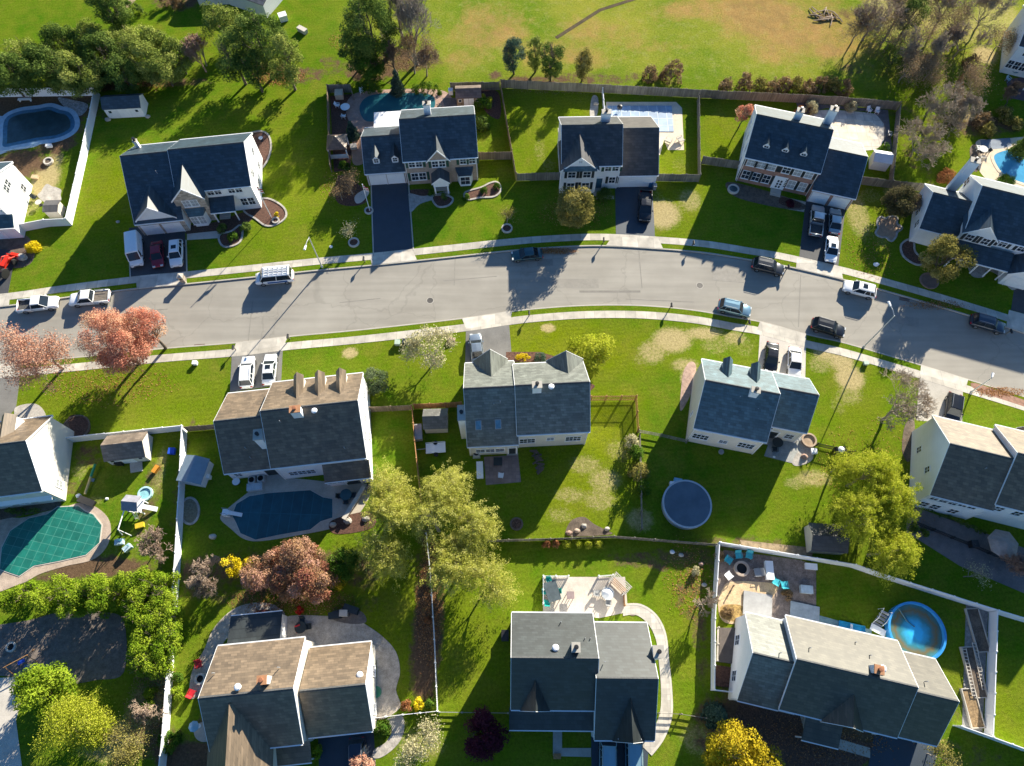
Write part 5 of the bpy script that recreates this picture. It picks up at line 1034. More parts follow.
# big pale willows in the centre
for px, r_, h, l in (((392,492),24,8,'willow at the upper left of the central group beside white house corner'), ((446,484),24,9,'willow with the highest crown of the central group'), ((386,520),28,9,'willow at the left of the central group above the picket fence'), ((434,520),24,10,'willow at the heart of the central group'), ((470,524),25,9,'willow at the right of the central group beside the shaded lawn'),
    ((382,552),25,7,'low willow at the bottom left of the central group'), ((458,566),32,8,'pale willow at the bottom of the central group'), ((487,580),26,6,'thin pale willow at the lower right, before the lawn')):
    willow(px, r_, h, l, LWIL if px[1] > 480 else LYG, 'tall willows in the centre gardens', n=26000 if r_ > 26 else 14000, zc=.6)
for px, r_, h, l, lm in (((637,452),9,3,'feathery green shrub at the picket fence corner',LGREEN), ((640,470),11,4,'arching olive shrub by the low wooden fence',LOLV), ((632,440),8,3,'pale green shrub above the arching olive shrub',LPALE), ((645,486),8,2.5,'dark shrub below the arching olive shrub',LGREEN)): shrub(px, r_, h, l, lm, size=.22, dens=.6)
for i, x in enumerate((547,556,567,578,588,599)): shrub((x,543.5), 4.6, 1.5, ['orange brown ball shrub at the left end of the six','small orange shrub second from left in the six','yellow-green ball shrub third from left in the six','yellow-green ball shrub fourth from left in the six','yellow-green ball shrub fifth from left in the six','yellow-green ball shrub at the right end of the six'][i], LRUST if i < 2 else LYG, size=.15, group='six round shrubs in a row')
# garden belt, lower left
bare((201,572), 24, 5, 'tangled tan bare tree right of the white fence', bark=mat('straw_bark', (.36,.27,.2), .9, .2), zc=.5); bare((152,545), 20, 4, 'tangled tan bare brush left of the white fence', bark=MC['straw_bark'])
leafy((231,566), 10, 4, 'small bright yellow tree beside the tangled bare tree', LYEL, low=.1, size=.22); leafy((257,575), 17, 6, 'tree of mixed green and rust below the covered pool', LMIX, low=.1, size=.24); shrub((248,563), 7, 3, 'yellow shrub between yellow tree and mixed green tree', LGOLD, size=.2)
for px, r_, h, l in (((300,556),22,7,'maroon tinted tree at the top of the big rounded group'), ((285,580),20,6,'green and maroon tree at the left of the rounded group'), ((312,582),23,7,'green and pink tree at the bottom of the rounded group'), ((272,560),14,5,'small maroon tree at the upper left of the rounded group')): leafy(px, r_, h, l, LMIX, low=.08, size=.24, group='rounded maroon and green trees below the pool', dens=1.1)
leafy((344,563), 16, 5, 'dense bright green round tree right of the maroon trees', LGREEN, low=.05, size=.24); shrub((337,582), 8, 2.4, 'dark gold shrub below the dense bright green tree', LGOLD, size=.2)
LA = [(6,602),(24,594),(42,598),(60,590),(78,596),(95,586),(112,592),(128,582),(146,580),(163,584),(160,600),(138,598),(168,614),(152,616),(166,630),(148,634),(132,612),(162,646),(144,650),(156,664),(138,662),(100,602),(70,606)]
for i, px in enumerate(LA):
    w_ = 'upper hedge row' if px[1] < 609 and px[0] < 130 else 'hedge bend by the white fence'
    leafy(px, 14, 5.5, ['far left','second','third','fourth','fifth','sixth','seventh','eighth','topmost right','corner','inner corner','middle','fence side','inner','fence side lower','inner lower','inner left','fence side third','inner third','lowest right','lowest left','lower middle','lower left'][i]+f' bright green arborvitae of the {w_}', LARB, 'arborvitae_tree', group='bright green arborvitae screen', low=.02, size=.22, dens=1.0, levels=2)
leafy((41,692), 29, 6, 'round bright green tree beside the pale concrete at the bottom left', LARB, low=.05, size=.3, dens=.9)
sparse((62,738), 36, 6, 'loose olive-yellow tree at the bottom left corner', LYG, n=9000, levels=5, spread=.4, size=.17); sparse((94,722), 20, 5, 'loose olive tree right of the round bright green tree', LYG, n=2600, levels=4); sparse((120,752), 26, 5, 'thin tan-green tree at the bottom edge by the white fence', LOLV, n=2500, levels=5); bare((150,705), 18, 4, 'tan bare brush left of the white fence near the bottom', bark=MC['straw_bark'], levels=5)
for px, r_, l, lm in (((149,693),7,'small bright shrub, upper of two left of the white fence',LARB), ((146,706),8,'small bright shrub, lower of two left of the white fence',LARB), ((176,678),6,'green shrub, upper of two right of the white fence',LGREEN), ((176,694),7,'green shrub, lower of two right of the white fence',LARB), ((168,742),12,'bushy green shrub over the white fence near the bottom',LGREEN),
    ((317,752),7,'round green shrub at the porch of the cream house',LARB), ((381,728),9,'dark green shrub inside the curving path',LGREEN), ((406,706),6,'orange shrub, left of three in the picket fence corner',LRUST), ((418,704),6,'yellow shrub, middle of three in the picket fence corner',LYEL), ((430,703),6,'green shrub, right of three in the picket fence corner',LGREEN), ((299,610),4,'small red shrub on the upper edge of the patio',LREDS), ((428,620),4,'red shrub beside the white picket fence',LRUST)): shrub(px, r_, 1.6, l, lm, size=.18)
leafy((484,735), 24, 5, 'dark plum tree in the shade left of the grey-roofed house', LPLUM, low=.15, size=.28); sparse((425,735), 14, 3, 'pale thin shrub tree below the picket fence', LPALE, n=700, levels=4, size=.18); leafy((360,768), 13, 4, 'pink flowering shrub tree cut by the bottom edge', LPINK, low=.1, size=.22); sparse((412,755), 14, 3, 'tan thin shrub at the bottom edge', LPALE, n=900, levels=4, size=.2)
bare((702,600), 15, 4, 'pale bare tree left of the fire pit yard fence', bark=MC['pale_bark'] if 'pale_bark' in MC else None, levels=5); conifer((717,716), 13, 5, 'grey-green spruce at the lower left corner of the fire pit yard', LBLUE, 'spruce_tree', zc=.3)
leafy((735,755), 30, 9, 'bright golden tree cut by the bottom edge', LGOLD, low=.1, size=.3); leafy((768,762), 18, 7.5, 'smaller golden tree right of the bright golden tree', LGOLD, low=.1, size=.3); sparse((935,755), 18, 3, 'dim brown bush at the bottom right driveway', LOLV, n=900, levels=4); bare((1020,560), 16, 5, 'pinkish bare tree at the right edge by the terrace', bark=MC['pink_bark']); sparse((970,575), 16, 2.5, 'thin pale bush behind the white back fence', LPALE, n=250, levels=4, size=.15)
shrub((31,246), 8, 1.9, 'bright yellow ball bush at the corner of the left edge house', LYEL, size=.17)
for px, r_, l, lm in (((812,106),9,'round tan ornamental bush, larger of two by the pale pool cover',LPALE), ((852,105),6,'round tan ornamental bush, smaller of two by the pale pool cover',LPALE), ((800,110),5,'rusty shrub beside the larger tan bush',LRUST), ((886,148),6,'dark green shrub behind the small white shed',LGREEN), ((948,175),10,'brown red bush behind the left wing chimney',LRUST), ((1008,180),9,'green and gold bush by the blue pool',LGREEN), ((790,448),0,'',None)):
    if lm: shrub(px, r_, 1.8, l, lm, size=.17)
# hedges beside the freeform pool
def hedge(a, b, label, wpx, h, lm):
    A, B = at(*a), at(*b); L = math.dist(A, B); w_ = wpx/ppm(*a); c = ((A[0]+B[0])/2, (A[1]+B[1])/2); return shrub(None, w_, h, label, lm, name='hedge', cat='hedge', world=c, sx=L/2/w_, rot=math.atan2(B[1]-A[1], B[0]-A[0]), size=.22, dens=.8)
hedge((352,90),(386,92), 'tall green clipped hedge above the left half of the freeform pool', 6, 2.6, LGREEN); hedge((408,92),(448,92), 'tall green clipped hedge above the right half of the freeform pool', 6, 2.6, LGREEN); hedge((471,108),(493,108), 'square evergreen hedge beside the brown pergola, upper part', 8, 2.2, LGREEN); hedge((471,126),(493,126), 'square evergreen hedge beside the brown pergola, lower part', 8, 2.2, LDARK)
hedge((0,512),(50,512), 'dark clipped hedge along the shaded rear wall of the cream house', 4, 1.2, LDARK); hedge((115,4),(150,16), 'dark hedge at the top edge by the field path', 5, 2.5, LDARK); hedge((155,3),(190,7), 'brown hedge at the top edge', 6, 2.5, LBRN); hedge((905,501),(1000,540), 'dark hedge along the rear wall of the white twin house', 3, 1.2, LDARK)
for i, px in enumerate(((222,228),(245,226),(232,236))): shrub(px, 6, 1.2, ['dark shrub, left of three before the porch of the navy-roofed house','dark shrub, right of three before the porch of the navy-roofed house','low shrub, nearest the street before the navy-roofed porch'][i], LDARK if i < 2 else LGREEN, size=.18)
for i, px in enumerate(((466,196),(484,190),(444,196),(432,192),(497,186))): shrub(px, 4, .9, ['low green shrub below the bay window','low shrub in the stone-edged bed right of bay window','low shrub left of the brick portico path','low shrub beside the long dark driveway','round low shrub at the right end of the stone bed'][i], LGREEN if i != 2 else LDARK, size=.14)
shrub((344,165), 6, 1.6, 'green shrub in front of the little brown gazebo', LGREEN, size=.16); conifer((352,132), 7, 3.5, 'small blue spruce in the bed left of the freeform pool', LBLUE, 'spruce_tree', zc=.3)
shrub((605,194), 9, 1.4, 'dark shrub beside the white house front door', LDARK, size=.18); shrub((1005,232), 9, 1.6, 'dark shrub at the porch of the shuttered white house', LDARK, size=.2)

def litter(px, rx, ry, n, m, label, size=.16):
    p = at(*px); Rx, Ry = rx/ppm(*px), ry/vpm(*px); a = RNG.uniform(0,6.28,n); q = RNG.random(n)**.6
    P_ = np.stack([np.cos(a)*q*Rx+RNG.normal(size=n)*Rx*.12, np.sin(a)*q*Ry+RNG.normal(size=n)*Ry*.12, np.full(n, .035)+RNG.random(n)*.03], 1)
    o = foliage('leaf_litter', P_, RNG.normal(size=(n,3))*.25+[0,0,1], size*RNG.uniform(.6,1.4,n), RNG.random(n), m, None); o.location = (*p, 0); tag(o, label, 'leaf litter', kind='stuff')
LCOP = leafmat('leaf_copper', (.2,.08,.03), (.38,.18,.07), (.5,.3,.15))
for px, rx, ry, n, l in (((278,76),26,9,2600,'copper leaves under the large dark pine'), ((110,85),60,6,2600,'copper leaves under the boundary evergreens'), ((345,40),16,10,500,'scattered leaves left of the tall dark evergreen'), ((405,62),30,10,2200,'tan leaves under the grey bare trees'),
    ((555,251),20,3,900,'brown leaves along the kerb behind the teal sedan'), ((935,305),30,5,700,'brown leaves along the kerb below the golden olive tree'), ((1000,392),24,5,900,'rusty leaves beside the lower kerb at the right'), ((110,385),60,20,1500,'pink leaves under the coral maple'), ((575,212),36,16,900,'leaves fallen round the yellow-olive tree'),
    ((430,600),14,60,2200,'brown leaves along the white picket fence'), ((150,700),22,50,2400,'tan leaves left of the white fence'), ((290,600),60,14,1800,'leaves under the maroon trees'), ((930,60),60,45,4200,'leaf litter across the upper right wood'), ((870,255),24,24,500,'leaves on the lawn between brick and white houses'), ((880,480),60,60,900,'yellow leaves under the right willows'), ((800,740),90,24,1800,'leaves on the shaded front bed of the long grey house'), ((690,580),24,40,900,'leaves on the mulch left of the fire pit yard'), ((600,90),90,4,1200,'dry leaves along the field fence'), ((340,185),20,14,500,'leaves round the pale ornamental tree')):
    litter(px, rx, ry, n, LCOP if 'tan' not in l and 'dry' not in l and 'litter' not in l else LBRN, l)
# ---------------------------------------------------------------- gardens
BED = mat('bed_bark', (.11,.055,.038), 1, .45, scale=4, fine=.35, bump=.3); DIRT = mat('bare_dirt', (.13,.1,.075), 1, .4, scale=1.2, fine=.25); TANP = mat('tan_paving', (.42,.33,.26), .9, .25, scale=.8, fine=.15); PINKP = mat('pink_paving', (.36,.24,.19), .9, .25, scale=1, fine=.15); STONEP = mat('flagstone', (.4,.37,.33), .9, .3, scale=1.2, fine=.2); SAND = mat('sand', (.55,.4,.24), 1, .25, scale=1.3, fine=.2); DARKP = mat('dark_paving', (.14,.125,.12), .9, .3, scale=1.2, fine=.15); STR = CONCL
LAYER = [.006]
def nz(): LAYER[0] += .0005; return LAYER[0]
def sheet(name, px, m, sm=True, z=None):
    return slab(name, px, m, z or nz(), sm=sm, bottom=-.05)
def ell(cx, cy, rx, ry, n=14, wob=0): return [(cx+rx*(1+wob*math.sin(k*2.1+cx))*math.cos(2*math.pi*k/n), cy+ry*(1+wob*math.sin(k*2.1+cx))*math.sin(2*math.pi*k/n)) for k in range(n)]
def edged(px, label, m=BED, sm=True, edge=STONEP, w_=.28, h=.12):
    """planting bed with a stone border"""
    P_ = ccw(smooth_pts(gpts(px), True, 4) if sm else gpts(px)); struct('flower_bed', MB().prism(P_, -.05, nz()+.02), m)
    mb = MB(); mb.ring(P_, offset(P_, -w_), -.05, h); struct('bed_edging', mb, edge)
def pool(label, px, liner, cop, z=.07, wide=.9, coverm=None, straps=None, depth=.25, sm=True, group=None, cat='swimming pool', grow=0):
    P_ = ccw(smooth_pts(gpts(px), True, 6) if sm else gpts(px)); cx = sum(p[0] for p in P_)/len(P_); cy = sum(p[1] for p in P_)/len(P_)
    L = [(p[0]-cx, p[1]-cy) for p in P_]; t = thing('swimming_pool', label, cat, (cx, cy, 0), group=group)
    mb = MB(); mb.ring(L, offset(L, -wide), -.05, z); mb.build('coping', cop, t)
    if coverm:
        MB().prism(offset(L, -.22), z+.002, z+.022).build('cover', coverm, t)
    else:
        mb = MB(); mb.prism(L, -.06, .052); mb.build('basin' if depth < 1 else 'basin', liner, t)
    return t, (cx, cy), L
def water(name, col, rough=.05, col2=None): return mat(name, col, rough, .12, scale=.5, col2=col2)
def locthing(name, label, cat, px, z=0, rz=0, group=None): p = at(*px, z); return thing(name, label, cat, (p[0], p[1], z), rz, group)
def shed(label, px, w_, d_, h, rz, wall, roof, name='garden_shed', rise=.9, axis='x', doors=True, z0=0):
    t = locthing(name, label, 'shed', px, 0, rz); m = MB()
    if axis == 'x': f = lambda a,b,z: (a,b,z); A, B = w_, d_
    else: f = lambda a,b,z: (b,a,z); A, B = d_, w_
    m.xprof([(-B/2,0),(B/2,0),(B/2,h),(0,h+rise-.1),(-B/2,h)], -A/2, A/2, f).build('wall', wall, t)
    sl = rise/(B/2); r = MB(); r.xprof([(-B/2-.15,h-.15*sl+.08),(0,h+rise+.08),(B/2+.15,h-.15*sl+.08),(B/2+.15,h-.15*sl),(0,h+rise),(-B/2-.15,h-.15*sl)], -A/2-.15, A/2+.15, f); r.build('roof', roof, t)
    if doors:
        y = -d_/2
        for s in (-1, 1): MB().box(s*.42-.4, s*.42+.4, y-.05, y-.003, .1, 1.85).build('door', TRIM, t)
        for s in (-1, 1):
            x = s*(w_*.36); o = MB().box(x-.3, x+.3, y-.06, y-.003, 1.1, 1.7).build('window', TRIM, t); MB().box(x-.23, x+.23, y-.075, y-.062, 1.17, 1.63).build('pane', GLASS, o)
    return t
def chair(label, px, rz, m, h=.9, group=None, w_=.6):
    t = locthing('garden_chair', label, 'chair', px, 0, rz, group); a = w_/2
    MB().box(-a, a, -a, a, .38, .44).build('seat', m, t); b = MB(); b.add([(-a,a-.06,.44),(a,a-.06,.44),(a,a+.02,.44),(-a,a+.02,.44),(-a*1.05,a+.16,h),(a*1.05,a+.16,h),(a*1.05,a+.22,h),(-a*1.05,a+.22,h)], [(0,3,2,1),(4,5,6,7),(0,1,5,4),(1,2,6,5),(2,3,7,6),(3,0,4,7)]); b.build('backrest', m, t)
    for s in (-1, 1):
        MB().box(s*a-.06 if s < 0 else s*a, s*a if s < 0 else s*a+.06, -a, a, .6, .65).build('armrest', m, t)
        for q in (-1, 1): MB().box(s*(a-.03)-.03, s*(a-.03)+.03, q*(a-.04)-.03, q*(a-.04)+.03, 0, .38 if q > 0 else .6).build('leg', m, t)
    return t
def table(label, px, r_, m, h=.74, rz=0, square=False, group=None, ly=None, name='garden_table'):
    t = locthing(name, label, 'table', px, 0, rz, group)
    if square:
        ly = ly or r_; MB().box(-r_, r_, -ly, ly, h-.05, h).build('tabletop', m, t)
        for sx in (-1, 1):
            for sy in (-1, 1): MB().box(sx*(r_-.1)-.04, sx*(r_-.1)+.04, sy*(ly-.1)-.04, sy*(ly-.1)+.04, 0, h-.051).build('leg', m, t)
    else: MB().lathe(0, 0, [(r_*.96,h-.05),(r_,h-.03),(r_,h),(.02,h+.002)], 24).build('tabletop', m, t); MB().lathe(0, 0, [(.3,0),(.28,.05),(.05,.08),(.05,h-.051)], 10).build('pedestal', BLACK, t)
    return t
def umbrella(label, px, r_, m, h=2.3, closed=False):
    t = locthing('parasol', label, 'parasol', px, 0, .3); MB().lathe(0, 0, [(.25,0),(.25,.08),(.03,.1),(.025,h+.1)], 10).build('pole', TRIM, t)
    MB().lathe(0, 0, [(r_,h-.45),(r_*.98,h-.4),(r_*.5,h-.12),(.04,h+.08)] if not closed else [(.05,.9),(.16,1.1),(.13,1.8),(.04,h+.08)], 8).build('canopy', m, t); return t
def boxy(name, label, cat, px, w_, d_, h, m, rz=0, detail=None, group=None):
    """cabinet-like thing: shell with lid, panel lines and feet"""
    t = locthing(name, label, cat, px, 0, rz, group); MB().box(-w_/2, w_/2, -d_/2, d_/2, .06, h*.9).build('body', m, t); MB().box(-w_/2-.03, w_/2+.03, -d_/2-.03, d_/2+.03, h*.9+.002, h).build('lid', detail or m, t)
    b = MB(); [b.box(sx*(w_/2-.12)-.06, sx*(w_/2-.12)+.06, sy*(d_/2-.12)-.06, sy*(d_/2-.12)+.06, 0, .059) for sx in (-1,1) for sy in (-1,1)]; b.build('base', BLACK, t)
    return t
def acunit(label, px, rz=0, group=None):
    t = locthing('air_conditioner', label, 'air conditioner', px, 0, rz, group); MB().box(-.42,.42,-.42,.42,.08,.85).build('casing', mat('ac_casing', (.5,.51,.5), .5, .06), t); m = MB()
    for q in (.36,.27,.18,.09): m.lathe(0, 0, [(q,.852),(q,.9),(q-.03,.9),(q-.03,.852)], 18)
    m.build('grille', BLACK, t); MB().box(-.5,.5,-.5,.5,-.02,.079).build('pad', CONC, t)
def ringthing(name, label, cat, px, r_, h, m, inner=None, fill=None, group=None, w_=.22):
    t = locthing(name, label, cat, px, 0, 0, group); MB().lathe(0, 0, [(r_,-.02),(r_,h),(r_-w_,h),(r_-w_,.02)], 20).build('ring', m, t)
    if fill: MB().lathe(0, 0, [(r_-w_-.004,.0),(r_-w_-.004,h*.5),(.02,h*.62)], 20).build(inner or 'fill', fill, t)
    return t
def rockpile(label, px, r_, m, n=9, name='rock', cat='rock'):
    t = None
    for i in range(n): pass
def rock(label, px, r_, m=None, group=None):
    p = at(*px); mb = MB(); n = 9; a0 = RNG.uniform(0, 6)
    pr = []
    for i, (q, z) in enumerate(((.9,-.05),(1,.25),(.75,.6),(.3,.78))):
        for k in range(n): a = 2*math.pi*k/n+a0; rr = r_*q*RNG.uniform(.8,1.12); pr.append((rr*math.cos(a), rr*math.sin(a)*.8, z*r_*1.1))
    mb.add(pr, [(i*n+k,i*n+(k+1)%n,(i+1)*n+(k+1)%n,(i+1)*n+k) for i in range(3) for k in range(n)]+[tuple(range(3*n,4*n))]); o = mb.build('rock', m or STONEP); o.location = (*p, 0); tag(o, label, 'rock', group)

# --- top left yard: drained pool
t, c, L = pool('drained dark pool with pale blue rim in the top left yard', [(3,139),(5,120),(18,112),(38,109),(50,107),(60,110),(70,113),(75,122),(72,131),(58,138),(38,141),(18,145),(4,147)], mat('drained_pool', (.012,.03,.035), .3, .6, scale=.6, col2=(.03,.07,.09)), mat('pool_rim_blue', (.3,.45,.58), .6, .15), wide=.8)
MB().ring(L, offset(L, .7), .0, .062).build('step', mat('pool_step', (.04,.14,.24), .4, .3), t)
sheet('patio', [(-20,122),(6,118),(4,150),(22,147),(40,143),(34,147),(10,151),(-20,158)], mat('blue_concrete', (.4,.48,.55), .9, .1))
ringthing('fire_ring', 'small white fire ring beside the drained pool', 'fire ring', (49,162), .75, .35, CONCL, 'ash', DIRT)
m = MB(); m.box(-1.1,1.1,-.25,.25,.4,.46); t = locthing('garden_bench', 'white bench along the white fence behind the drained pool', 'bench', (26,101), 0, .05); m.build('seat', TRIM, t); [MB().box(x-.06,x+.06,-.2,.2,0,.39).build('leg', TRIM, t) for x in (-.9,.9)]
boxy('storage_box', 'small white storage box right of the drained pool steps', 'box', (50,147), .9, .5, .5, TRIM, .1); boxy('debris_crate', 'pale crate of rubble above the left edge house', 'crate', (15,171), .8, .6, .5, TRIM, .4)
boxy('cushion_box', 'low tan box in the corner by the left edge house', 'box', (36,178), 1.0, .6, .4, SAND, -.1)
shed('tiny beige flat-topped shed in the corner of the pool yard', (58,213), 2.0, 1.9, 1.7, R(2), BEIGE, roofm('shed_grey', (.2,.19,.18)), rise=.25, doors=False)
sheet('flower_bed', ell(50,195,11,10,wob=.15), STONEP); sheet('garden_rubble', [(58,98),(72,100),(88,105),(80,116),(66,108)], mat('rubble', (.3,.3,.3), 1, .5, scale=3, fine=.4), z=.05)
table('small round table under plants by the left edge house', (41,205), .5, STR); chair('dark garden chair beside the left edge house wall', (36,199), 1.2, SHUT)
rock('grey boulder beside the yellow ball bush', (23,258), .8); sheet('flower_bed', [(-10,236),(22,234),(34,246),(32,262),(16,268),(-10,262)], DIRT)
shed('white shed with navy roof and two small windows under the evergreens', (129,111), 6.0, 2.9, 2.1, R(4), WHITE, RN, rise=1.0); rock('pale rock left of the white shed', (108,120), .5); rock('pale rock right of the white shed', (148,117), .45)
rock('pale trimmed tree stump stone by the navy-roofed house corner', (118,222), .3)
# --- navy-roofed house beds
edged([(246,140),(258,132),(268,136),(270,150),(264,165),(256,168)], 'bed'); edged([(245,206),(258,200),(270,200),(283,208),(285,217),(276,224),(266,225),(256,218),(246,212)], 'bed'); edged([(220,236),(232,232),(241,226),(241,238),(236,244),(224,246)], 'bed')
sheet('flower_bed', [(188,226),(215,222),(245,212),(255,216),(243,226),(226,234),(190,236)], MULCH); sheet('path', [(187,234),(216,231),(222,234),(220,238),(187,240)], CONCL, sm=False)
table('small pale table in the rear bed of the navy-roofed house', (262,141), .35, TRIM); ringthing('stone_planter', 'round stone planter on the bed right of the navy-roofed house', 'planter', (276,221), .6, .3, STONEP, 'plant', BED)
shrub((277,214), 3, .8, 'yellow mum in the round bed of the navy-roofed house', LYEL, size=.12)
# --- freeform pool yard
sheet('flower_bed', [(330,96),(352,94),(358,100),(352,112),(346,130),(352,150),(350,170),(334,172)], BED, sm=False); sheet('patio', [(348,100),(360,92),(400,89),(440,90),(452,98),(458,112),(440,118),(420,117),(384,130),(372,150),(362,150),(352,128),(346,112)], PINKP)
pool('dark freeform pool with pale streaked cover behind the tan brick house', [(361,107),(368,98),(385,94.5),(410,94.5),(430,96),(434,103),(430,110),(412,114),(390,118),(372,121),(364,118)], None, PINKP, wide=.5, coverm=mat('leafy_cover', (.015,.09,.12), .3, .15, scale=.25, col2=(.02,.13,.16)))
sheet('patio', [(405,112),(470,108),(470,125),(380,132),(378,126)], TANP, sm=False); sheet('patio', [(354,128),(364,134),(372,146),(372,156),(360,165),(352,160)], mat('orange_paving', (.45,.27,.18), .9, .2))
t = locthing('gazebo', 'small brown hip-roofed gazebo in the corner of the freeform pool yard', 'gazebo', (340,152), 0, R(4)); m = MB(); m.add([(-1.6,-1.6,2.3),(1.6,-1.6,2.3),(1.6,1.6,2.3),(-1.6,1.6,2.3),(-.1,.1,3.5),(-1.6,-1.6,2.2),(1.6,-1.6,2.2),(1.6,1.6,2.2),(-1.6,1.6,2.2)], [(0,1,4),(1,2,4),(2,3,4),(3,0,4),(0,5,6,1),(1,6,7,2),(2,7,8,3),(3,8,5,0),(8,7,6,5)]); m.build('roof', roofm('gazebo', (.3,.18,.12)), t)
[MB().box(x-.08,x+.08,y-.08,y+.08,0,2.2).build('post', TRIM, t) for x in (-1.4,1.4) for y in (-1.4,1.4)]; MB().box(-1.3,1.3,-1.42,-1.36,.1,.95).build('rail', TRIM, t)
boxy('grill_cabinet', 'cream grill cabinet near the storage corner of the freeform pool', 'grill', (340,97), 1.3, 1.4, 1.1, mat('cream_panel', (.6,.5,.36), .6, .1), R(4)); table('white round table left of the freeform pool', (346,110), .8, TRIM); chair('white lounge chair beside the white round table', (338,107), 1.4, TRIM); chair('pale chair below the white round table', (344,118), 3.0, TRIM)
chair('white poolside chair at the head of the freeform pool', (362,93), .2, TRIM); boxy('planter_box', 'pale planter box beside the gazebo', 'planter', (354,148), 1.0, .8, .6, STR, .2)
table('white table on the terrace behind the tan brick house', (427,106), .7, TRIM, square=True, ly=.4, rz=.08); chair('dark chair at the terrace right of the white table', (440,108), 2.2, SHUT); boxy('pool_heater', 'small white pool heater near the brown pergola', 'heater', (451,94), .7, .7, 1.0, TRIM)
sheet('patio', [(442,98),(468,98),(470,112),(446,112)], DARKP, sm=False)
t = shed('brown pergola shed with tan roof and white porch rail', (469,101), 4.0, 2.6, 2.0, R(3), WOODF, roofm('shed_tan', (.24,.17,.13)), rise=.7); sheet('flower_bed', [(478,92),(498,92),(500,118),(486,112)], BED)
for z_, (px, py) in enumerate(((482,97),(489,99))): shrub((px,py), 4, .8, ['yellow-green shrub right of the brown pergola shed','low yellow-green shrub by the fence right of the pergola'][z_], LYG, size=.14)
edged([(466,193),(482,188),(490,184),(497,183),(500,190),(494,196),(480,197),(468,199)], 'bed'); edged([(433,197),(444,196),(452,199),(448,205),(438,206)], 'bed', m=BED); sheet('flower_bed', [(410,190),(432,190),(432,197),(412,198)], BED); sheet('path', [(408,194),(424,196),(448,191),(448,196),(436,199),(420,204),(410,212)], STONEP)
sheet('flower_bed', [(338,176),(352,180),(364,190),(366,202),(350,206),(336,200)], BED); ringthing('stone_planter', 'white stone planter left of the long dark driveway', 'planter', (369,211), .7, .25, CONCL, 'soil', BED); sheet('path', [(355,196),(364,190),(369,193),(362,202),(356,203)], CONCL)
for px, l in (((354,243),'round concrete tree ring on the shaded lawn left of long driveway'), ((507,229),'round concrete tree ring near the upper pavement')): ringthing('tree_ring', l, 'tree ring', px, .85, .3, CONCL, 'soil', BED)
rock('small white stone left of the concrete tree ring', (331,247), .3, TRIM)
# --- rectangular pool yard
sheet('patio', [(606,102),(676,102),(682,108),(684,150),(668,150),(664,140),(660,155),(657,155),(657,131),(606,125)], mat('cream_paving', (.62,.53,.41), .9, .12, scale=.8, fine=.1), sm=False)
pool('rectangular pool under a pale grey-blue strapped cover', [(608,107),(671,107),(673,131),(608,130)], None, CONCL, wide=.25, sm=False, coverm=gridmat('cover_pale', (.22,.32,.46), (.42,.5,.58), 1.5, 1.5, .05, .5))
sheet('patio', [(558,128),(596,128),(604,106),(612,104),(610,131),(558,132)], CONCL, sm=False)
t = locthing('grill', 'black grill standing between the pool and the white house', 'grill', (619,111), 0); MB().lathe(0, 0, [(.2,.5),(.42,.7),(.45,.9),(.4,1.1),(.1,1.25)], 14).build('lid', BLACK, t); [MB().tube([(.3*math.cos(a),.3*math.sin(a),0),(.18*math.cos(a),.18*math.sin(a),.6)], .03, 5).build('leg', BLACK, t) for a in (0,2.1,4.2)]
chair('cream lounge chair on the cream patio, left of two', (668,142), 2.6, STR, w_=1.0); chair('cream lounge chair on the cream patio, right of two', (680,141), 2.0, STR, w_=1.0); boxy('recycling_bin', 'blue recycling bin at the garage corner by the black pickup', 'bin', (650,186), .6, .6, 1.0, mat('blue_bin', (.02,.14,.3), .5, .1)); boxy('rubbish_bin', 'grey rubbish bin at the garage corner beside the blue bin', 'bin', (654,189), .5, .6, 1.0, GREY)
rock('pale stone beside the concrete steps left of the rectangular pool', (596,104), .5); sheet('path', [(592,97),(598,98),(597,115),(590,116)], STONEP); sheet('path', [(598,189),(604,188),(604,195),(614,196),(614,199),(596,199)], CONC, sm=False)
# --- brick house yard
sheet('patio', [(810,116),(826,110),(876,114),(886,122),(884,140),(872,150),(836,148),(826,142)], gridmat('cover_tan', (.55,.5,.42), (.42,.38,.33), 1.4, 1.4, .06, .9)); sheet('flower_bed', [(796,102),(888,110),(892,150),(884,152),(884,124),(874,112),(826,108),(800,116)], DARKP, sm=False)
sheet('pool_cover', [(836,120),(870,122),(876,130),(866,146),(832,144)], gridmat('cover_tan_light', (.66,.56,.42), (.5,.44,.36), 1.5, 1.5, .05, .8))
chair('white chair, left of the two by the rear wooden fence', (868,112), .3, TRIM); chair('white chair, right of the two by the rear wooden fence', (876,113), -.2, TRIM); chair('grey poolside lounger under the wooden side fence', (889,136), 1.3, GREY); shed('small white shed with pale roof at the wooden side fence', (877,165), 2.6, 2.2, 1.9, R(-12), WHITE, mat('pale_roof', (.6,.6,.62), .6, .08), rise=.6, doors=False)
sheet('patio', [(772,194),(806,202),(804,212),(770,206)], STONEP, sm=False); sheet('flower_bed', [(728,182),(770,192),(804,204),(800,210),(770,206),(734,196)], DIRT); ringthing('fountain', 'small round fountain before the left corner of the brick house', 'fountain', (733,190), .9, .4, CONCL, 'water', water('dark_water', (.05,.09,.1)))
sheet('flower_bed', [(782,197),(800,203),(798,208),(780,204)], MULCH); shrub((790,203), 5, .6, 'low mulched shrub before the brick house step', LPLUM, size=.14); rock('white stones on the lawn right of the brick driveway', (876,265), .45, TRIM)
edged(ell(888,228,11,11,wob=.2), 'bed', m=mat('sandy_bed', (.38,.26,.17), 1, .25, scale=2)); edged([(902,245),(912,240),(914,252),(924,262),(916,264),(904,256)], 'bed')
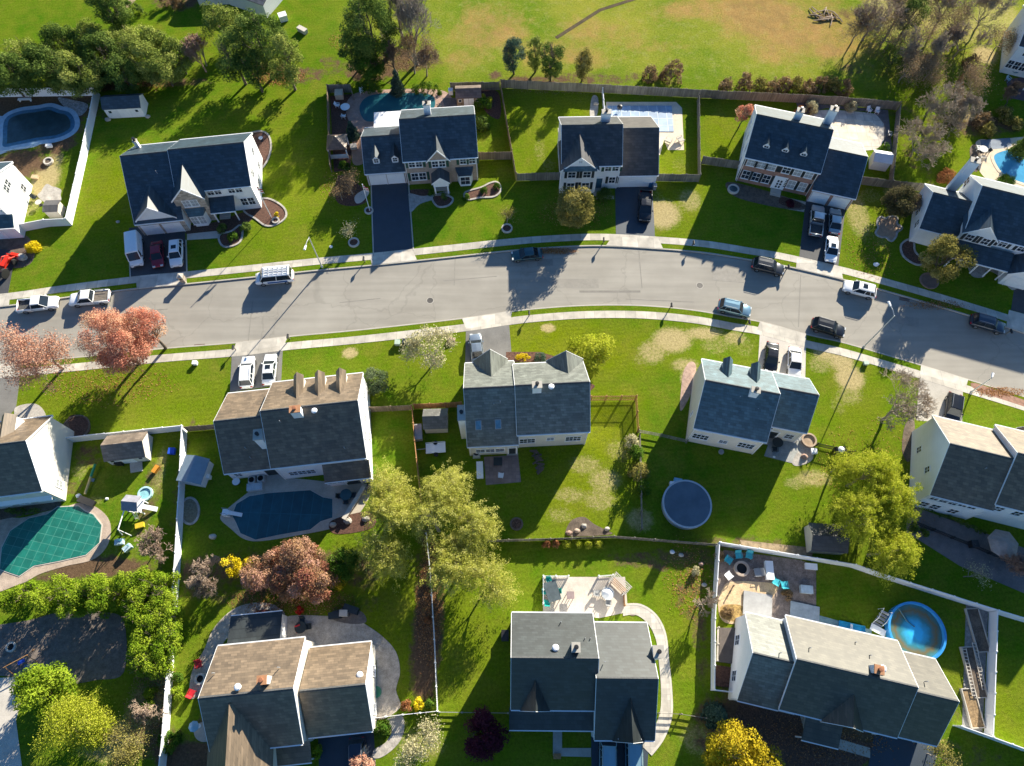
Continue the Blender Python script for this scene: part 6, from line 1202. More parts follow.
ringthing('tree_ring', 'brick tree ring under the round golden olive tree', 'tree ring', (929,281), 1.4, .15, mat('brick_ring', (.25,.16,.13), .9), 'soil', mat('ring_soil', (.2,.13,.1), 1, .2)); sheet('path', [(985,262),(1012,268),(1020,282),(1012,290),(996,274),(980,268)], STONEP); sheet('path', [(968,262),(982,262),(985,276),(972,276)], STONEP)
# --- bright pool at the right
sheet('patio', [(976,142),(996,140),(1040,142),(1040,205),(1010,196),(992,184),(978,168)], mat('peach_paving', (.62,.5,.36), .9, .12, scale=.8, fine=.1)); pool('bright blue pool with a tall tree shadow across it at the right edge', [(994,156),(1004,151),(1020,148),(1045,150),(1045,186),(1020,182),(1004,174),(997,166)], mat('bright_liner', (.07,.3,.5), .1, .15, scale=.5), mat('peach_coping', (.6,.5,.38), .9, .1), wide=.5)
conifer((1026,143), 9, 9, 'tall slim evergreen behind the bright blue pool', LDARK, zc=.3, dens=.8)
table('glass table left of the bright blue pool', (981,152), .7, GREY); chair('white chair at the left of the glass table', (977,150), 1.6, TRIM); chair('dark chair at the right of the glass table', (986,153), -1.4, SHUT); chair('tan chair below the glass table', (981,159), 3.1, STR); sheet('patio', [(980,140),(1010,138),(1012,148),(982,150)], mat('blue_slate', (.16,.2,.26), .8, .2), sm=False); sheet('flower_bed', [(970,148),(978,146),(978,170),(972,168)], DIRT)
table('blue patio table at the corner house terrace', (1013,74), .6, mat('teal_table', (.02,.2,.28), .5), group=None); chair('pale blue chair at the corner house terrace', (1007,81), .6, mat('ice_plastic', (.4,.55,.62), .5)); sheet('patio', [(1006,80),(1040,74),(1040,104),(1010,98)], mat('plum_deck', (.12,.08,.09), .9, .2), sm=False)
# --- top edge
shed('grey-roofed building cut by the top edge beyond the pines', (258,1), 8, 6, 2.6, R(-25), WHITE, roofm('grey_shed', (.26,.25,.25)), name='outbuilding', doors=False); boxy('play_cube', 'white garden box beyond the pine clump', 'box', (284,20), 1.4, 1.2, 1.2, TRIM, .4); boxy('equipment_box', 'pale box at the end of the pine clump lawn', 'box', (303,32), 1.8, .8, .8, STR, -.6)
shed('dark-roofed building cut by the top edge left of the grey one', (226,-5), 9, 5, 2.6, R(3), WHITE, RN, name='outbuilding', doors=False)
sheet('path', [(115,22),(128,8),(140,-4),(134,-6),(118,10),(110,21)], mat('dirt_track', (.3,.24,.13), 1, .3), sm=False)
for a, b_ in (((556,38),(600,10)), ((600,10),(650,-6))): A, B = at(*a), at(*b_); struct('ditch', MB().rbox((A[0]+B[0])/2, (A[1]+B[1])/2, -.05, .02, math.dist(A,B), .7, math.atan2(B[1]-A[1], B[0]-A[0])), mat('ditch_earth', (.07,.05,.02), 1, .4, scale=.6, fine=.4))
for i in range(16):
    a = RNG.uniform(0,6.28); q = RNG.uniform(0,1)**.5; px = (827+15*q*math.cos(a), 16+6*q*math.sin(a)); p = at(*px); o = MB().tube([(-RNG.uniform(.8,1.8),0,.15),(0,RNG.uniform(-.2,.2),.3),(RNG.uniform(.8,1.8),0,.15)], .09, 5).build('fallen_branch', MC['tan_bark']); o.location = (*p, 0); o.rotation_euler = (0,0,RNG.uniform(0,3)); tag(o, 'cut branch lying in the brush pile on the open field', 'branch', 'brush pile branches on the field')
# --- green covered pool, play yard
sheet('patio', [(-20,520),(20,518),(44,512),(62,508),(80,503),(96,507),(108,518),(111,532),(106,548),(92,560),(66,566),(40,574),(20,584),(-20,590)], TANP)
pool('green mesh-covered pool with straps below the cream house', [(2,568),(4,548),(12,532),(30,520),(48,516),(58,509),(78,508),(84,513),(92,516),(100,526),(98,542),(86,553),(60,559),(34,564),(20,574)], None, STR, wide=.35, sm=False, coverm=gridmat('cover_green', (.01,.15,.115), (.06,.24,.19), 1.1, 1.1, .035, .5, rot=R(12)))
shed('tan gambrel shed with dark doorway inside the white fence', (133,451), 5.0, 3.3, 1.9, R(7), CREAM, roofm('shed_brown', (.24,.19,.15)), rise=1.2); MB_ = slab('shed_ramp', [(130,460),(142,458),(143,471),(131,473)], CONC, .15)
t = shed('white plastic shed with grey-blue roof right of the white fence', (199,474), 3.2, 3.0, 1.9, R(80), WHITE, mat('shed_blue', (.2,.27,.33), .5, .1), rise=.6, doors=False); boxy('white_bin', 'small white bin beside the plastic shed', 'bin', (210,478), .5, .5, .9, TRIM)
for t_, (px, py, l) in enumerate(((121,464,'black box barbecue left of the tan shed ramp'),)): boxy('barbecue', l, 'barbecue', (px,py), .9, .6, .9, BLACK)
t = locthing('playhouse', 'raised grey-roofed playhouse with ladder in the garden left of white fence', 'playhouse', (141,508), 0, R(-5))
[MB().box(x-.07,x+.07,y-.07,y+.07,0,2.6).build('post', TRIM, t) for x in (-.7,.7) for y in (-.7,.7)]; MB().box(-.85,.85,-.85,.85,1.2,1.3).build('floor', TRIM, t); MB().xprof([(-1,2.5),(0,3.2),(1,2.5),(1,2.4),(0,3.1),(-1,2.4)], -1, 1).build('roof', mat('play_roof', (.22,.22,.26), .6), t); MB().add([(.7,-.3,1.25),(.7,.3,1.25),(2.2,.3,.1),(2.2,-.3,.1),(.7,-.3,1.2),(.7,.3,1.2),(2.2,.3,.05),(2.2,-.3,.05)], [(0,1,2,3),(7,6,5,4),(0,3,7,4),(1,5,6,2)]).build('slide', LAMPF, t)
m = MB(); [m.tube([(x,-.9,1.2),(x,-1.5,0)], .04, 5) for x in (-.25,.25)]; [m.tube([(-.25,-.9-.12*k,1.2-.24*k),(.25,-.9-.12*k,1.2-.24*k)], .03, 5) for k in range(1,5)]; m.build('ladder', TRIM, t)
m = MB(); m.tube([(-.7,-.7,2.4),(-.7,-3.4,2.4)], .07, 6); m.tube([(-.7,-3.4,2.4),(-1.3,-3.6,0)], .06, 6); m.tube([(-.7,-3.4,2.4),(-.1,-3.6,0)], .06, 6); m.build('swing_beam', TRIM, t)
t = ringthing('paddling_pool', 'round pale turquoise paddling pool behind the raised playhouse', 'paddling pool', (146,494), .95, .35, mat('turq_plastic', (.4,.6,.62), .4), 'water', water('aqua', (.25,.5,.55))); boxy('toy_car', 'yellow toy below the playhouse', 'toy', (141,526), 1.0, .6, .5, mat('yellow_plastic', (.6,.45,.03), .4), .3); boxy('toy_cart', 'orange toy cart under the tan shed corner', 'toy', (157,470), 1.0, .5, .6, mat('orange_plastic', (.6,.25,.03), .4), 1.1); boxy('toy_bucket', 'blue plastic tub in the fence corner', 'tub', (173,452), .8, .8, .6, mat('blue_plastic', (.02,.08,.5), .4))
for px, l, r_ in (((122,543),'pale blue climbing toy, left of two',.2),((130,549),'pale blue climbing toy, right of two',.8)):
    t = locthing('climbing_toy', l, 'toy', px, 0, r_); MB().box(-.5,.5,-.35,.35,.3,.9).build('body', MC['ice_plastic'], t); MB().tube([(-.4,0,.9),(-.5,.6,.05)], .09, 6).build('slide', TRIM, t); MB().tube([(.3,0,.9),(.3,0,1.4)], .05, 6).build('handle', mat('teal_bar', (.02,.25,.3), .4), t)
t = locthing('seesaw', 'long seesaw of green and tan sections by the cream house', 'seesaw', (92,480), 0, heading((88,491),(97,468))); MB().tube([(-2.0,0,.3),(.3,0,.5)], .16, 8).build('beam', mat('tan_plastic', (.5,.38,.16), .5), t); MB().tube([(.3,0,.5),(2.0,0,.62)], .16, 8).build('beam', mat('green_plastic', (.02,.25,.12), .5), t); MB().xprof([(-.3,0),(.3,0),(0,.3)], -.2, .2).build('stand', GREY, t)
boxy('bench_box', 'dark slatted bench at the top of the green covered pool', 'bench', (88,502), 2.3, .8, .5, BLACK, R(-20)); rock('white stone near the dark slatted bench', (107,499), .25, TRIM); rock('pale stone beside the seesaw foot', (79,496), .4, TRIM)
edged(ell(190,511,8,12), 'bed', m=mat('gravel_bed', (.2,.18,.12), 1, .35, scale=4)); ringthing('tree_ring', 'wire loop of brushwood against the cream house corner', 'ring', (76,428), 1.9, .12, BARK); sheet('flower_bed', [(68,418),(80,415),(90,424),(88,434),(74,434)], MULCH); rock('two pale stones on the shaded lawn by the large white house', (213,537), .5, STR)
sheet('patio', [(15,408),(36,404),(46,416),(40,430),(20,424)], STONEP); sheet('flower_bed', [(0,505),(62,498),(60,508),(0,520)], DIRT, sm=False)
# --- dark blue covered pool
sheet('patio', [(222,514),(232,505),(246,494),(258,485),(282,478),(330,482),(352,484),(372,486),(362,510),(346,524),(330,529),(300,535),(262,541),(244,539),(230,528),(221,520)], mat('pool_deck_concrete', (.45,.4,.33), .9, .15, scale=.7, fine=.1))
pool('dark blue covered pool behind the large tan-roofed house', [(234,515),(238,505),(250,498),(268,495),(310,492),(322,499),(331,500),(331,517),(320,520),(310,528),(280,533),(256,538),(242,532),(238,522)], None, STR, wide=.3, sm=False, coverm=gridmat('cover_navy', (.008,.075,.105), (.015,.11,.15), 1.3, 30, .04, .5, rot=R(2)))
t = locthing('pool_slide', 'white pool ladder and slide on the left pool deck', 'slide', (228,514), 0, R(-5)); MB().box(-.4,.4,-.4,.4,0,1.0).build('platform', TRIM, t); MB().add([(.4,-.25,1.0),(.4,.25,1.0),(1.9,.25,.2),(1.9,-.25,.2),(.4,-.25,.92),(.4,.25,.92),(1.9,.25,.12),(1.9,-.25,.12)], [(0,1,2,3),(7,6,5,4),(0,3,7,4),(1,5,6,2)]).build('chute', TRIM, t); [MB().tube([(-.35,y,1.0),(-.3,y,1.7),(.3,y,1.7),(.4,y,1.0)], .03, 5).build('handrail', GREY, t) for y in (-.35,.35)]
acunit('air conditioner at the tan-roofed house wall, left of two', (253.5,481.5), R(7)); acunit('air conditioner at the tan-roofed house wall, right of two', (262.5,480), R(7)); boxy('deck_box', 'pale blue deck box below the two air conditioners', 'box', (256,488), 1.9, .9, .7, mat('pale_box', (.45,.52,.56), .5), R(7)); table('white bistro table under the wing wall', (238,483), .5, TRIM)
table('dark round table on the pool deck right of the covered pool', (347,496), .75, mat('teal_table2', (.03,.09,.11), .4)); [chair(l, px, r_, SHUT) for l, px, r_ in (('dark chair left of the dark round table', (341,497), 1.6), ('dark chair right of the dark round table', (353,496), -1.6), ('dark chair below the dark round table', (347,502), 3.1))]
A, B = at(365,488), at(345,520); t = thing('retaining_wall', 'low pale stone wall slanting beside the pool deck', 'wall', ((A[0]+B[0])/2, (A[1]+B[1])/2, 0), math.atan2(B[1]-A[1], B[0]-A[0])); MB().box(-math.dist(A,B)/2, math.dist(A,B)/2, -.2, .2, -.1, .7).build('stonework', STONE, t); MB().box(-math.dist(A,B)/2-.05, math.dist(A,B)/2+.05, -.27, .27, .702, .78).build('coping', STR, t)
sheet('flower_bed', [(330,522),(352,514),(374,512),(372,528),(336,534)], BED); [rock(l, px, r_) for l, px, r_ in (('stone at the left end of the bed below the pool', (333,525), .5), ('stone in the middle of the bed below the pool', (348,521), .6), ('stone at the right end of the bed below the pool', (366,519), .5))]; boxy('heater_unit', 'dark pump unit at the corner of the large white house', 'pump', (371,488), .7, .7, .9, BLACK)
# --- garden behind the twin house
shed('small garden shed with split pale and dark roof behind the orange fence', (437,424), 3.0, 2.6, 2.0, R(2), BEIGE, roofm('shed_mix', (.17,.17,.16)), rise=.9, doors=False)
for i, (px, l) in enumerate((((419,434),'grey motorbike cover beside the orange fence'),)): boxy('covered_motorbike', l, 'cover', px, .9, 2.1, 1.0, mat('grey_tarp', (.35,.36,.38), .7), .1)
t = locthing('trailer', 'small white trailer with railings by the orange fence', 'trailer', (436,449), 0, R(5)); MB().box(-1.3,1.3,-.7,.7,.4,.5).build('bed', TRIM, t); [MB().lathe(0, 0, [(.3,0),(.3,.2)], 12).build('wheel', RUB, t).__setattr__('location', (0, y, .3)) for y in (-.9,.7)]; [MB().tube([(-1.3,y,.5),(-1.3,y,.9),(1.3,y,.9),(1.3,y,.5)], .03, 5).build('railing', TRIM, t) for y in (-.65,.65)]; MB().tube([(-1.3,0,.45),(-2.6,0,.4)], .05, 6).build('drawbar', GREY, t)
sheet('patio', [(484,457),(518,455),(521,482),(486,485)], gridmat('pink_pavers', (.26,.19,.17), (.2,.15,.14), .5, .5, .02, .9), sm=False)
boxy('kayak_box', 'long white capsule tank at the edge of the pink paver patio', 'tank', (480,471), .8, 2.2, .6, TRIM, .05); acunit('air conditioner at the corner of the twin house', (476.5,455), .05); table('dark square table on the pink paver patio', (498,463), .55, SHUT, square=True); chair('white chair on the pink paver patio', (501,476), 3.0, TRIM)
ringthing('tree_ring', 'dark round mulch ring on the shaded lawn by the wooden fence', 'tree ring', (516.5,524), .85, .15, BARK, 'soil', MULCH)
for i in range(14):
    p = at(535+RNG.uniform(-3,3)+i*.5, 451+i*1.6); o = MB().tube([(-.5,0,.14),(.5,0,.14)], .13, 7).build('log', BARK); o.location = (*p, 0); o.rotation_euler = (0,0,RNG.uniform(-.5,.9)); tag(o, 'split log in the dark strewn pile behind the twin house', 'log', 'log pile behind the twin house')
sheet('flower_bed', [(566,530),(572,520),(584,517),(594,524),(606,530),(612,534),(590,536),(568,536)], DIRT); [rock(l, px, .4, m_) for l, px, m_ in (('tan stone at the left of the fence corner bed',(577,531),TANP),('grey stone in the fence corner bed',(584,526),STONEP),('orange stone left of the fence corner bed',(569,533),PINKP),('pale stone at the right of the fence corner bed',(607,529),STR))]
sheet('flower_bed', [(545,378),(586,396),(592,400),(590,392),(592,384)], BED); sheet('flower_bed', [(506,352),(540,352),(560,358),(560,362),(506,362)], BED, sm=False); boxy('utility_box', 'pale green utility box, left of two near the cream-leaved tree', 'utility box', (398,344), .7, .7, .7, mat('box_green', (.4,.5,.42), .5)); boxy('utility_box', 'dark utility box, right of two near the cream-leaved tree', 'utility box', (405,343), .7, .7, .7, SHUT)
rock('tan boulder right of the cream-leaved tree', (451,341), .7, PINKP); boxy('utility_box', 'pale utility box on the lawn left of the maple shadow', 'utility box', (196,364), .6, .5, .6, TRIM)
# --- round covered pool & blue-roofed house
t = locthing('round_pool', 'round above-ground pool with grey-blue winter cover on shaded lawn', 'swimming pool', (686,505), .6); MB().lathe(0, 0, [(3.05,-.6),(3.05,.55),(3.15,.58),(3.15,.68),(2.93,.68),(2.93,.2)], 40).build('wall', mat('pool_wall_grey', (.4,.44,.47), .5, .1), t); MB().lathe(0, 0, [(2.95,.66),(2.9,.7),(2.2,.5),(.02,.42)], 40).build('cover', mat('winter_cover', (.07,.11,.15), .7, .2, scale=.5), t)
t.location.z = .6; boxy('pool_pump', 'small blue pump unit behind the round covered pool', 'pump', (677,482), 1.0, .6, .7, mat('pump_blue', (.2,.4,.55), .5), -.2); boxy('pool_filter', 'white filter tank beside the round pool pump', 'filter', (671,485), .5, .5, .8, TRIM)
sheet('patio', [(769,442),(797,432),(812,436),(812,450),(806,462),(791,463),(764,456)], mat('blue_flag', (.3,.31,.3), .9, .2, scale=1, fine=.15), sm=False)
table('dark round table at the inner corner of the stone patio', (776,444), .7, SHUT); chair('white chair behind the dark round table', (776,438), .1, TRIM); chair('dark chair in front of the dark round table', (774,450), 3.1, SHUT); chair('pale metal chair at the middle of the stone patio', (797,440), .2, GREY); rock('small white stone on the stone patio', (774,457), .2, TRIM)
ringthing('round_log_rack', 'round woven brush ring at the patio end', 'ring', (808,441), 1.0, .5, MC['straw_bark'], 'brush', MC['tan_bark']); sheet('flower_bed', [(800,450),(812,448),(812,460),(798,466),(792,462)], STONEP); boxy('white_crate', 'white crate below the woven brush ring', 'crate', (813,452), .7, .7, .5, TRIM); rock('pink stone by the white crate', (804,457), .5, PINKP)
t = locthing('barbecue', 'white-lidded barbecue inside the black rail fence', 'barbecue', (838,452), 0, .2); MB().box(-.7,.7,-.4,.4,.1,.9).build('cabinet', BLACK, t); MB().lathe(0, 0, [(.4,.9),(.42,1.1),(.2,1.35),(.02,1.38)], 14).build('lid', TRIM, t)
sheet('flower_bed', [(683,374),(690,362),(696,366),(694,384),(688,400),(680,410)], mat('pink_mulch', (.4,.28,.22), 1, .3, scale=2)); ringthing('hose_reel', 'small hose ring against the rear wall of the blue-roofed house', 'hose', (721,452), .35, .2, GREY)
shed('dark-roofed garden shed under the right willows', (822,541), 4.2, 3.2, 1.9, R(-4), BEIGE, roofm('shed_dark', (.06,.065,.07)), rise=.9, doors=False); sheet('patio', [(740,540),(814,548),(812,556),(742,548)], mat('scrub_ground', (.25,.19,.12), 1, .4, scale=2), sm=False)
boxy('utility_box', 'pale green utility box on the shaded lawn by the fan-shaped tree', 'utility box', (865,364), .6, .5, .5, MC['box_green'])
# --- terrace at the white twin house
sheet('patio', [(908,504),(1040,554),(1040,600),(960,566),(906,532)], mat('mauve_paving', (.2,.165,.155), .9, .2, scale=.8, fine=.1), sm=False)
t = locthing('parasol', 'large pink-beige closed parasol canopy on the terrace of the twin house', 'parasol', (1000,545), 1.4); t.location.z = 0; MB().lathe(0, 0, [(1.9,2.0),(1.85,2.1),(.9,2.5),(.04,2.75)], 7).build('canopy', mat('beige_canvas', (.42,.32,.27), .8), t); MB().lathe(0, 0, [(.3,0),(.3,.1),(.03,.12),(.03,2.2)], 8).build('pole', GREY, t)
[shrub(px, 5, 1.0, l, LDARK, size=.16) for px, l in (((915,528),'dark shrub on the terrace, left one'),((925,532),'dark shrub on the terrace, second one'))]; boxy('dark_bin', 'dark bin on the terrace by the railing', 'bin', (971,545), .8, .8, 1.0, BLACK)
sheet('flower_bed', [(905,425),(914,420),(914,450),(908,462),(902,450)], DIRT); sheet('flower_bed', [(975,383),(1024,400),(1040,404),(1040,411),(1010,402),(976,390)], mat('rust_mulch', (.3,.17,.12), 1, .3, scale=2))
# --- curved patios of the cream house
sheet('patio', [(190,698),(192,672),(204,650),(214,628),(232,610),(252,603),(272,604),(284,612),(290,620),(330,616),(350,613),(362,622),(382,636),(396,652),(400,672),(396,690),(400,708),(374,716),(372,650),(300,640),(286,632),(236,632),(214,660),(204,690)], mat('curved_flagstone', (.42,.37,.31), .95, .3, scale=1.2, fine=.2))
sheet('patio', [(284,618),(330,616),(350,616),(362,628),(372,650),(372,660),(290,650)], STONEP); sheet('path', [(386,720),(402,716),(404,730),(398,744),(384,756),(374,758),(374,750),(386,742),(392,730)], STONEP)
sheet('flower_bed', [(250,618),(256,611),(268,610),(278,618),(272,624),(254,624)], mat('red_mulch', (.16,.05,.045), 1, .3)); sheet('flower_bed', [(330,613),(346,608),(362,612),(366,622),(352,624),(334,620)], DARKP)
[boxy(nm, l, ct, px, w_, d_, h_, m_, r_) for nm, l, ct, px, w_, d_, h_, m_, r_ in (('outdoor_kitchen','dark curved kitchen counter at the patio edge, left block','counter',(336,616),1.4,.7,.95,SHUT,.1),('outdoor_kitchen','dark kitchen counter at the patio edge, right block','counter',(352,610),1.8,.8,.95,SHUT,-.3),('outdoor_grill','pale built-in grill between the dark counters','grill',(345,614),.9,.7,1.05,STR,0))]
table('dark round table on the shaded patio behind the cream house', (302,628), .7, SHUT); chair('red cushioned chair at the dark round table', (300,630), .4, mat('red_plastic', (.5,.02,.03), .5)); chair('dark chair right of the dark patio table', (309,627), -1.4, SHUT); chair('dark chair above the dark patio table', (303,621), .1, SHUT)
ringthing('fire_pit', 'round stone fire pit on the left patio of the cream house', 'fire pit', (201,679), .65, .4, CONCL, 'ash', mat('ash', (.02,.02,.02), 1), w_=.25); chair('red adirondack chair above the fire pit', (200,665), .3, MC['red_plastic'], w_=.7); chair('red adirondack chair below the fire pit', (193,693), 2.8, MC['red_plastic'], w_=.7)
umbrella('pale blue parasol at the left wall of the cream house', (199,726), .6, mat('pale_blue_canvas', (.3,.5,.65), .7), 1.9); sheet('path', ell(204,732,10,10), CONC)
t = ringthing('sandbox', 'round green sandbox lid on the right patio of the cream house', 'sandbox', (376,692), .65, .25, mat('green_lid', (.01,.2,.11), .4), 'lid', mat('green_lid2', (.015,.24,.13), .4)); chair('white chair below the green sandbox', (373,707), 2.5, TRIM); boxy('dark_planter', 'dark planter pot against the right wall of the cream house', 'planter', (372,664), .5, .5, .6, SHUT); boxy('dark_planter', 'dark planter pot below the other against the right wall', 'planter', (372,674), .5, .5, .6, SHUT)
# --- deck and curved walk of the grey-roofed house
sheet('patio', [(543,577),(625,577),(628,612),(600,618),(543,614)], mat('deck_paving', (.52,.46,.4), .9, .14, scale=.9, fine=.1), sm=False)
W1 = smooth_pts(gpts([(623,606),(640,606),(655,616),(664,634),(667,660),(670,690),(670,716),(662,738),(650,754)]), False, 6); W2 = smooth_pts(gpts([(623,616),(636,615),(648,624),(656,640),(659,664),(661,690),(660,712),(653,730),(642,746)]), False, 6)
struct('path', ribbon(W2, W1, -.05, .05), gridmat('walk_pavers', (.46,.43,.38), (.36,.33,.3), .6, .6, .02, .9)); struct('bed_edging', ribbon(W1, offset(W1, .25, False), -.05, .07), STR)
for a, b_, l in (((543,577),(568,577),'white rail at the top left of the paved deck'), ((543,578),(543,604),'white rail down the left side of the paved deck'), ((598,577),(612,576),'white rail left of the slatted pergola bench')): fence([a,b_], l, TRIM, h=1.0, kind='picket', name='railing', cat='railing', step=1.5)
TEAL = mat('teal_plastic', (.01,.3,.27), .45); TURQ = mat('turquoise_plastic', (.05,.42,.5), .45)
table('glass dining table with teal chairs on the paved deck', (552,592), .8, mat('smoked_glass', (.08,.1,.11), .15), rz=.3, square=True, ly=1.2)
for px, r_, l in (((549,581),.3,'teal chair at the top of the glass dining table'),((557,592),-1.5,'teal chair right of the glass dining table'),((547,603),3.1,'teal chair at the foot of the glass dining table'),((546,592),1.6,'teal chair left of the glass dining table')): chair(l, px, r_, TEAL)
table('small grey square table in the middle of the paved deck', (570,596), .45, mat('mauve_top', (.25,.19,.19), .6), square=True); table('round table under the white parasol', (607,594), .8, GREY); umbrella('small white parasol on the paved deck', (606,596), .75, TRIM, 2.3)
chair('grey chair left of the white parasol', (597,594), 1.5, GREY); chair('grey chair below the white parasol', (608,603), 3, GREY)
t = locthing('pergola_bench', 'white slatted pergola bench at the upper right deck corner', 'pergola', (618,586), 0, R(-45)); [MB().box(x-.06,x+.06,y-.06,y+.06,0,2.3).build('post', TRIM, t) for x in (-1.1,1.1) for y in (-.5,.5)]; [MB().box(-1.3,1.3,-.65+i*.2,-.57+i*.2,2.3,2.42).build('slat', STR, t) for i in range(7)]; MB().box(-1.05,1.05,-.35,.35,.4,.48).build('seat', WOODO, t)
fence([(623,592),(624,606)], 'orange timber side wall of the deck by the pergola bench', WOODO, h=.9, kind='board', name='railing', cat='railing', step=1.2)
boxy('hot_tub_pump', 'dark cooling unit at the left wall of the grey-roofed house', 'unit', (505,636), .8, 1.2, 1.0, BLACK); sheet('path', [(553,728),(562,728),(562,748),(591,748),(591,757),(553,756)], CONC, sm=False); sheet('flower_bed', [(625,610),(632,607),(640,612),(632,616)], DIRT); boxy('planter_box', 'orange planter box at the corner of the front path', 'planter', (557,756), .8, .5, .4, WOODO)
# --- fire pit yard
sheet('patio', [(716,560),(724,550),(800,560),(816,566),(816,616),(800,622),(735,620),(718,606)], mat('yard_gravel', (.2,.16,.14), 1, .35, scale=1.5, fine=.3), sm=False); sheet('sand_patch', [(722,590),(730,582),(760,582),(778,586),(772,600),(768,618),(736,624),(722,620),(718,604)], SAND)
ringthing('fire_pit', 'round fire pit ringed by turquoise chairs', 'fire pit', (741,569), .95, .45, mat('pit_block', (.4,.32,.26), .9), 'ash', MC['ash'], w_=.3)
for px, r_, l in (((737.5,556),.1,'turquoise adirondack chair at the top left of the fire pit'),((748,556),-.3,'turquoise adirondack chair at the top right of the fire pit'),((728,561),.9,'pale turquoise chair left of the fire pit'),((775,582),2.6,'turquoise chair on the gravel, left of the lower pair'),((783,585),3.2,'turquoise chair on the gravel, right of the lower pair')): chair(l, px, r_, TURQ, w_=.75)
chair('white chair at the lower left of the fire pit', (728,576), 2.2, TRIM, w_=.75); chair('grey wicker chair right of the fire pit', (757,573), -1.5, GREY, w_=.9); boxy('sofa', 'white outdoor sofa right of the fire pit', 'sofa', (768,571), .9, 2.2, .7, TRIM, -.05)
tarp = lambda l, px, w_, d_, m_, r_: boxy('tarp_stack', l, 'tarp', px, w_, d_, .3, m_, r_)
tarp('white crumpled tarpaulin on the sand patch', (757,605), 3.4, 2.8, mat('white_tarp', (.33,.33,.33), .8, .15), R(-10)); tarp('pale translucent sheet pile behind the white rake wall', (804,612), 3.4, 1.8, mat('clear_sheet', (.35,.4,.43), .3), R(-12)); boxy('play_table', 'small blue-white table on the gravel edge', 'table', (805,590), 1.4, .9, .7, mat('pale_blue_top', (.5,.6,.65), .5), -.1); boxy('white_bench', 'small white bench under the white back fence', 'bench', (810,567), 1.4, .7, .5, TRIM, -.1)
fence([(727,596),(733,586)], 'dark timber lying by the left white fence', BARK, h=.4, kind='board', name='timber', cat='timber', step=.9); sheet('flower_bed', [(722,606),(742,606),(744,622),(722,618)], mat('ochre_bark', (.3,.2,.07), 1, .5, scale=3, fine=.4)); [shrub(px, 6, .9, l, LBRN, size=.16) for px, l in (((728,612),'brown shrub at the left corner of the sand patch'),((720,556),'tan shrub in the corner of the white fences'),((788,595),'dry brown weeds on the gravel'))]
slab('deck', [(719,628),(735,628),(734,664),(718,662)], mat('dark_deck', (.12,.1,.09), .8, .2), .4, sm=False); slab('flower_bed', [(716,665),(735,668),(733,688),(715,686)], BED, .1)
fence([(717,628),(716,661)], 'pale timber rail at the left of the dark deck', STR, h=.9, kind='rail', name='railing', cat='railing')
[rock(l, px, .35, m_) for l, px, m_ in (('white stone in the mulch left of the white fence corner',(672,552),TRIM),('grey stone in the mulch left of the white fence corner',(681,555),STR),('orange stone beside the mulch bend',(701,564),PINKP),('pale stone near the bare tree',(704,585),STR))]; shrub((696,571), 5, 1.2, 'straw tuft in the mulch left of the white fence', LPALE, size=.16)
# round blue pool
t = locthing('round_pool', 'round blue pool with rusty leaves and hose beside the long grey house', 'swimming pool', (912,632), 0)
MB().lathe(0, 0, [(3.3,0),(3.3,1.15),(3.38,1.18),(3.38,1.26),(3.12,1.26),(3.1,1.2),(3.1,.75)], 44).build('wall', mat('pool_blue', (.04,.27,.62), .35, .1), t)
m, n, l, b = newmat('leafy_water'); tc = n.new('ShaderNodeTexCoord'); gr = n.new('ShaderNodeTexGradient'); gr.gradient_type = 'SPHERICAL'; mp = n.new('ShaderNodeMapping'); mp.inputs['Scale'].default_value = (.31,.31,.31); mp.inputs['Location'].default_value = (0,0,-.25); l.new(tc.outputs['Object'], mp.inputs[0])
no = n.new('ShaderNodeTexNoise'); no.inputs['Scale'].default_value = 1.3; no.inputs['Detail'].default_value = 4; l.new(tc.outputs['Object'], no.inputs['Vector']); l.new(mp.outputs[0], gr.inputs[0])
ad = n.new('ShaderNodeMath'); ad.operation = 'MULTIPLY_ADD'; ad.inputs[1].default_value = .35; l.new(no.outputs['Fac'], ad.inputs[0]); l.new(gr.outputs['Fac'], ad.inputs[2]); cr = n.new('ShaderNodeValToRGB'); e = cr.color_ramp.elements
e[0].position = .2; e[0].color = (.06,.2,.24,1); e[1].position = .95; e[1].color = (.04,.4,.75,1); k = e.new(.42); k.color = (.16,.12,.05,1); k = e.new(.62); k.color = (.04,.17,.2,1); k = e.new(.3); k.color = (.07,.17,.15,1)
l.new(ad.outputs[0], cr.inputs[0]); l.new(cr.outputs[0], b.inputs['Base Color']); b.inputs['Roughness'].default_value = .1
MB().lathe(0, 0, [(3.1,.78),(3.09,.8),(.02,.8)], 44).build('water', m, t); MB().tube([(-1.6,2.6,1.2),(-.8,1.2,.85),(0,.5,.85)], .07, 6).build('hose', mat('hose_teal', (.02,.12,.15), .4), t)
t = locthing('pool_ladder', 'grey steps and frame leading into the round blue pool', 'ladder', (879,618), 0, R(-30)); [MB().box(-.5,.5,-1+i*.35,-.7+i*.35,.1+i*.26,.16+i*.26).build('step', GREY, t) for i in range(5)]; [MB().tube([(x,-1,0),(x,-.4,1.2),(x,.8,1.8),(x,.9,.2)], .04, 5).build('rail', TRIM, t) for x in (-.5,.5)]; MB().box(-.7,1.1,-1.9,-1.1,.3,.38).build('platform', TRIM, t)
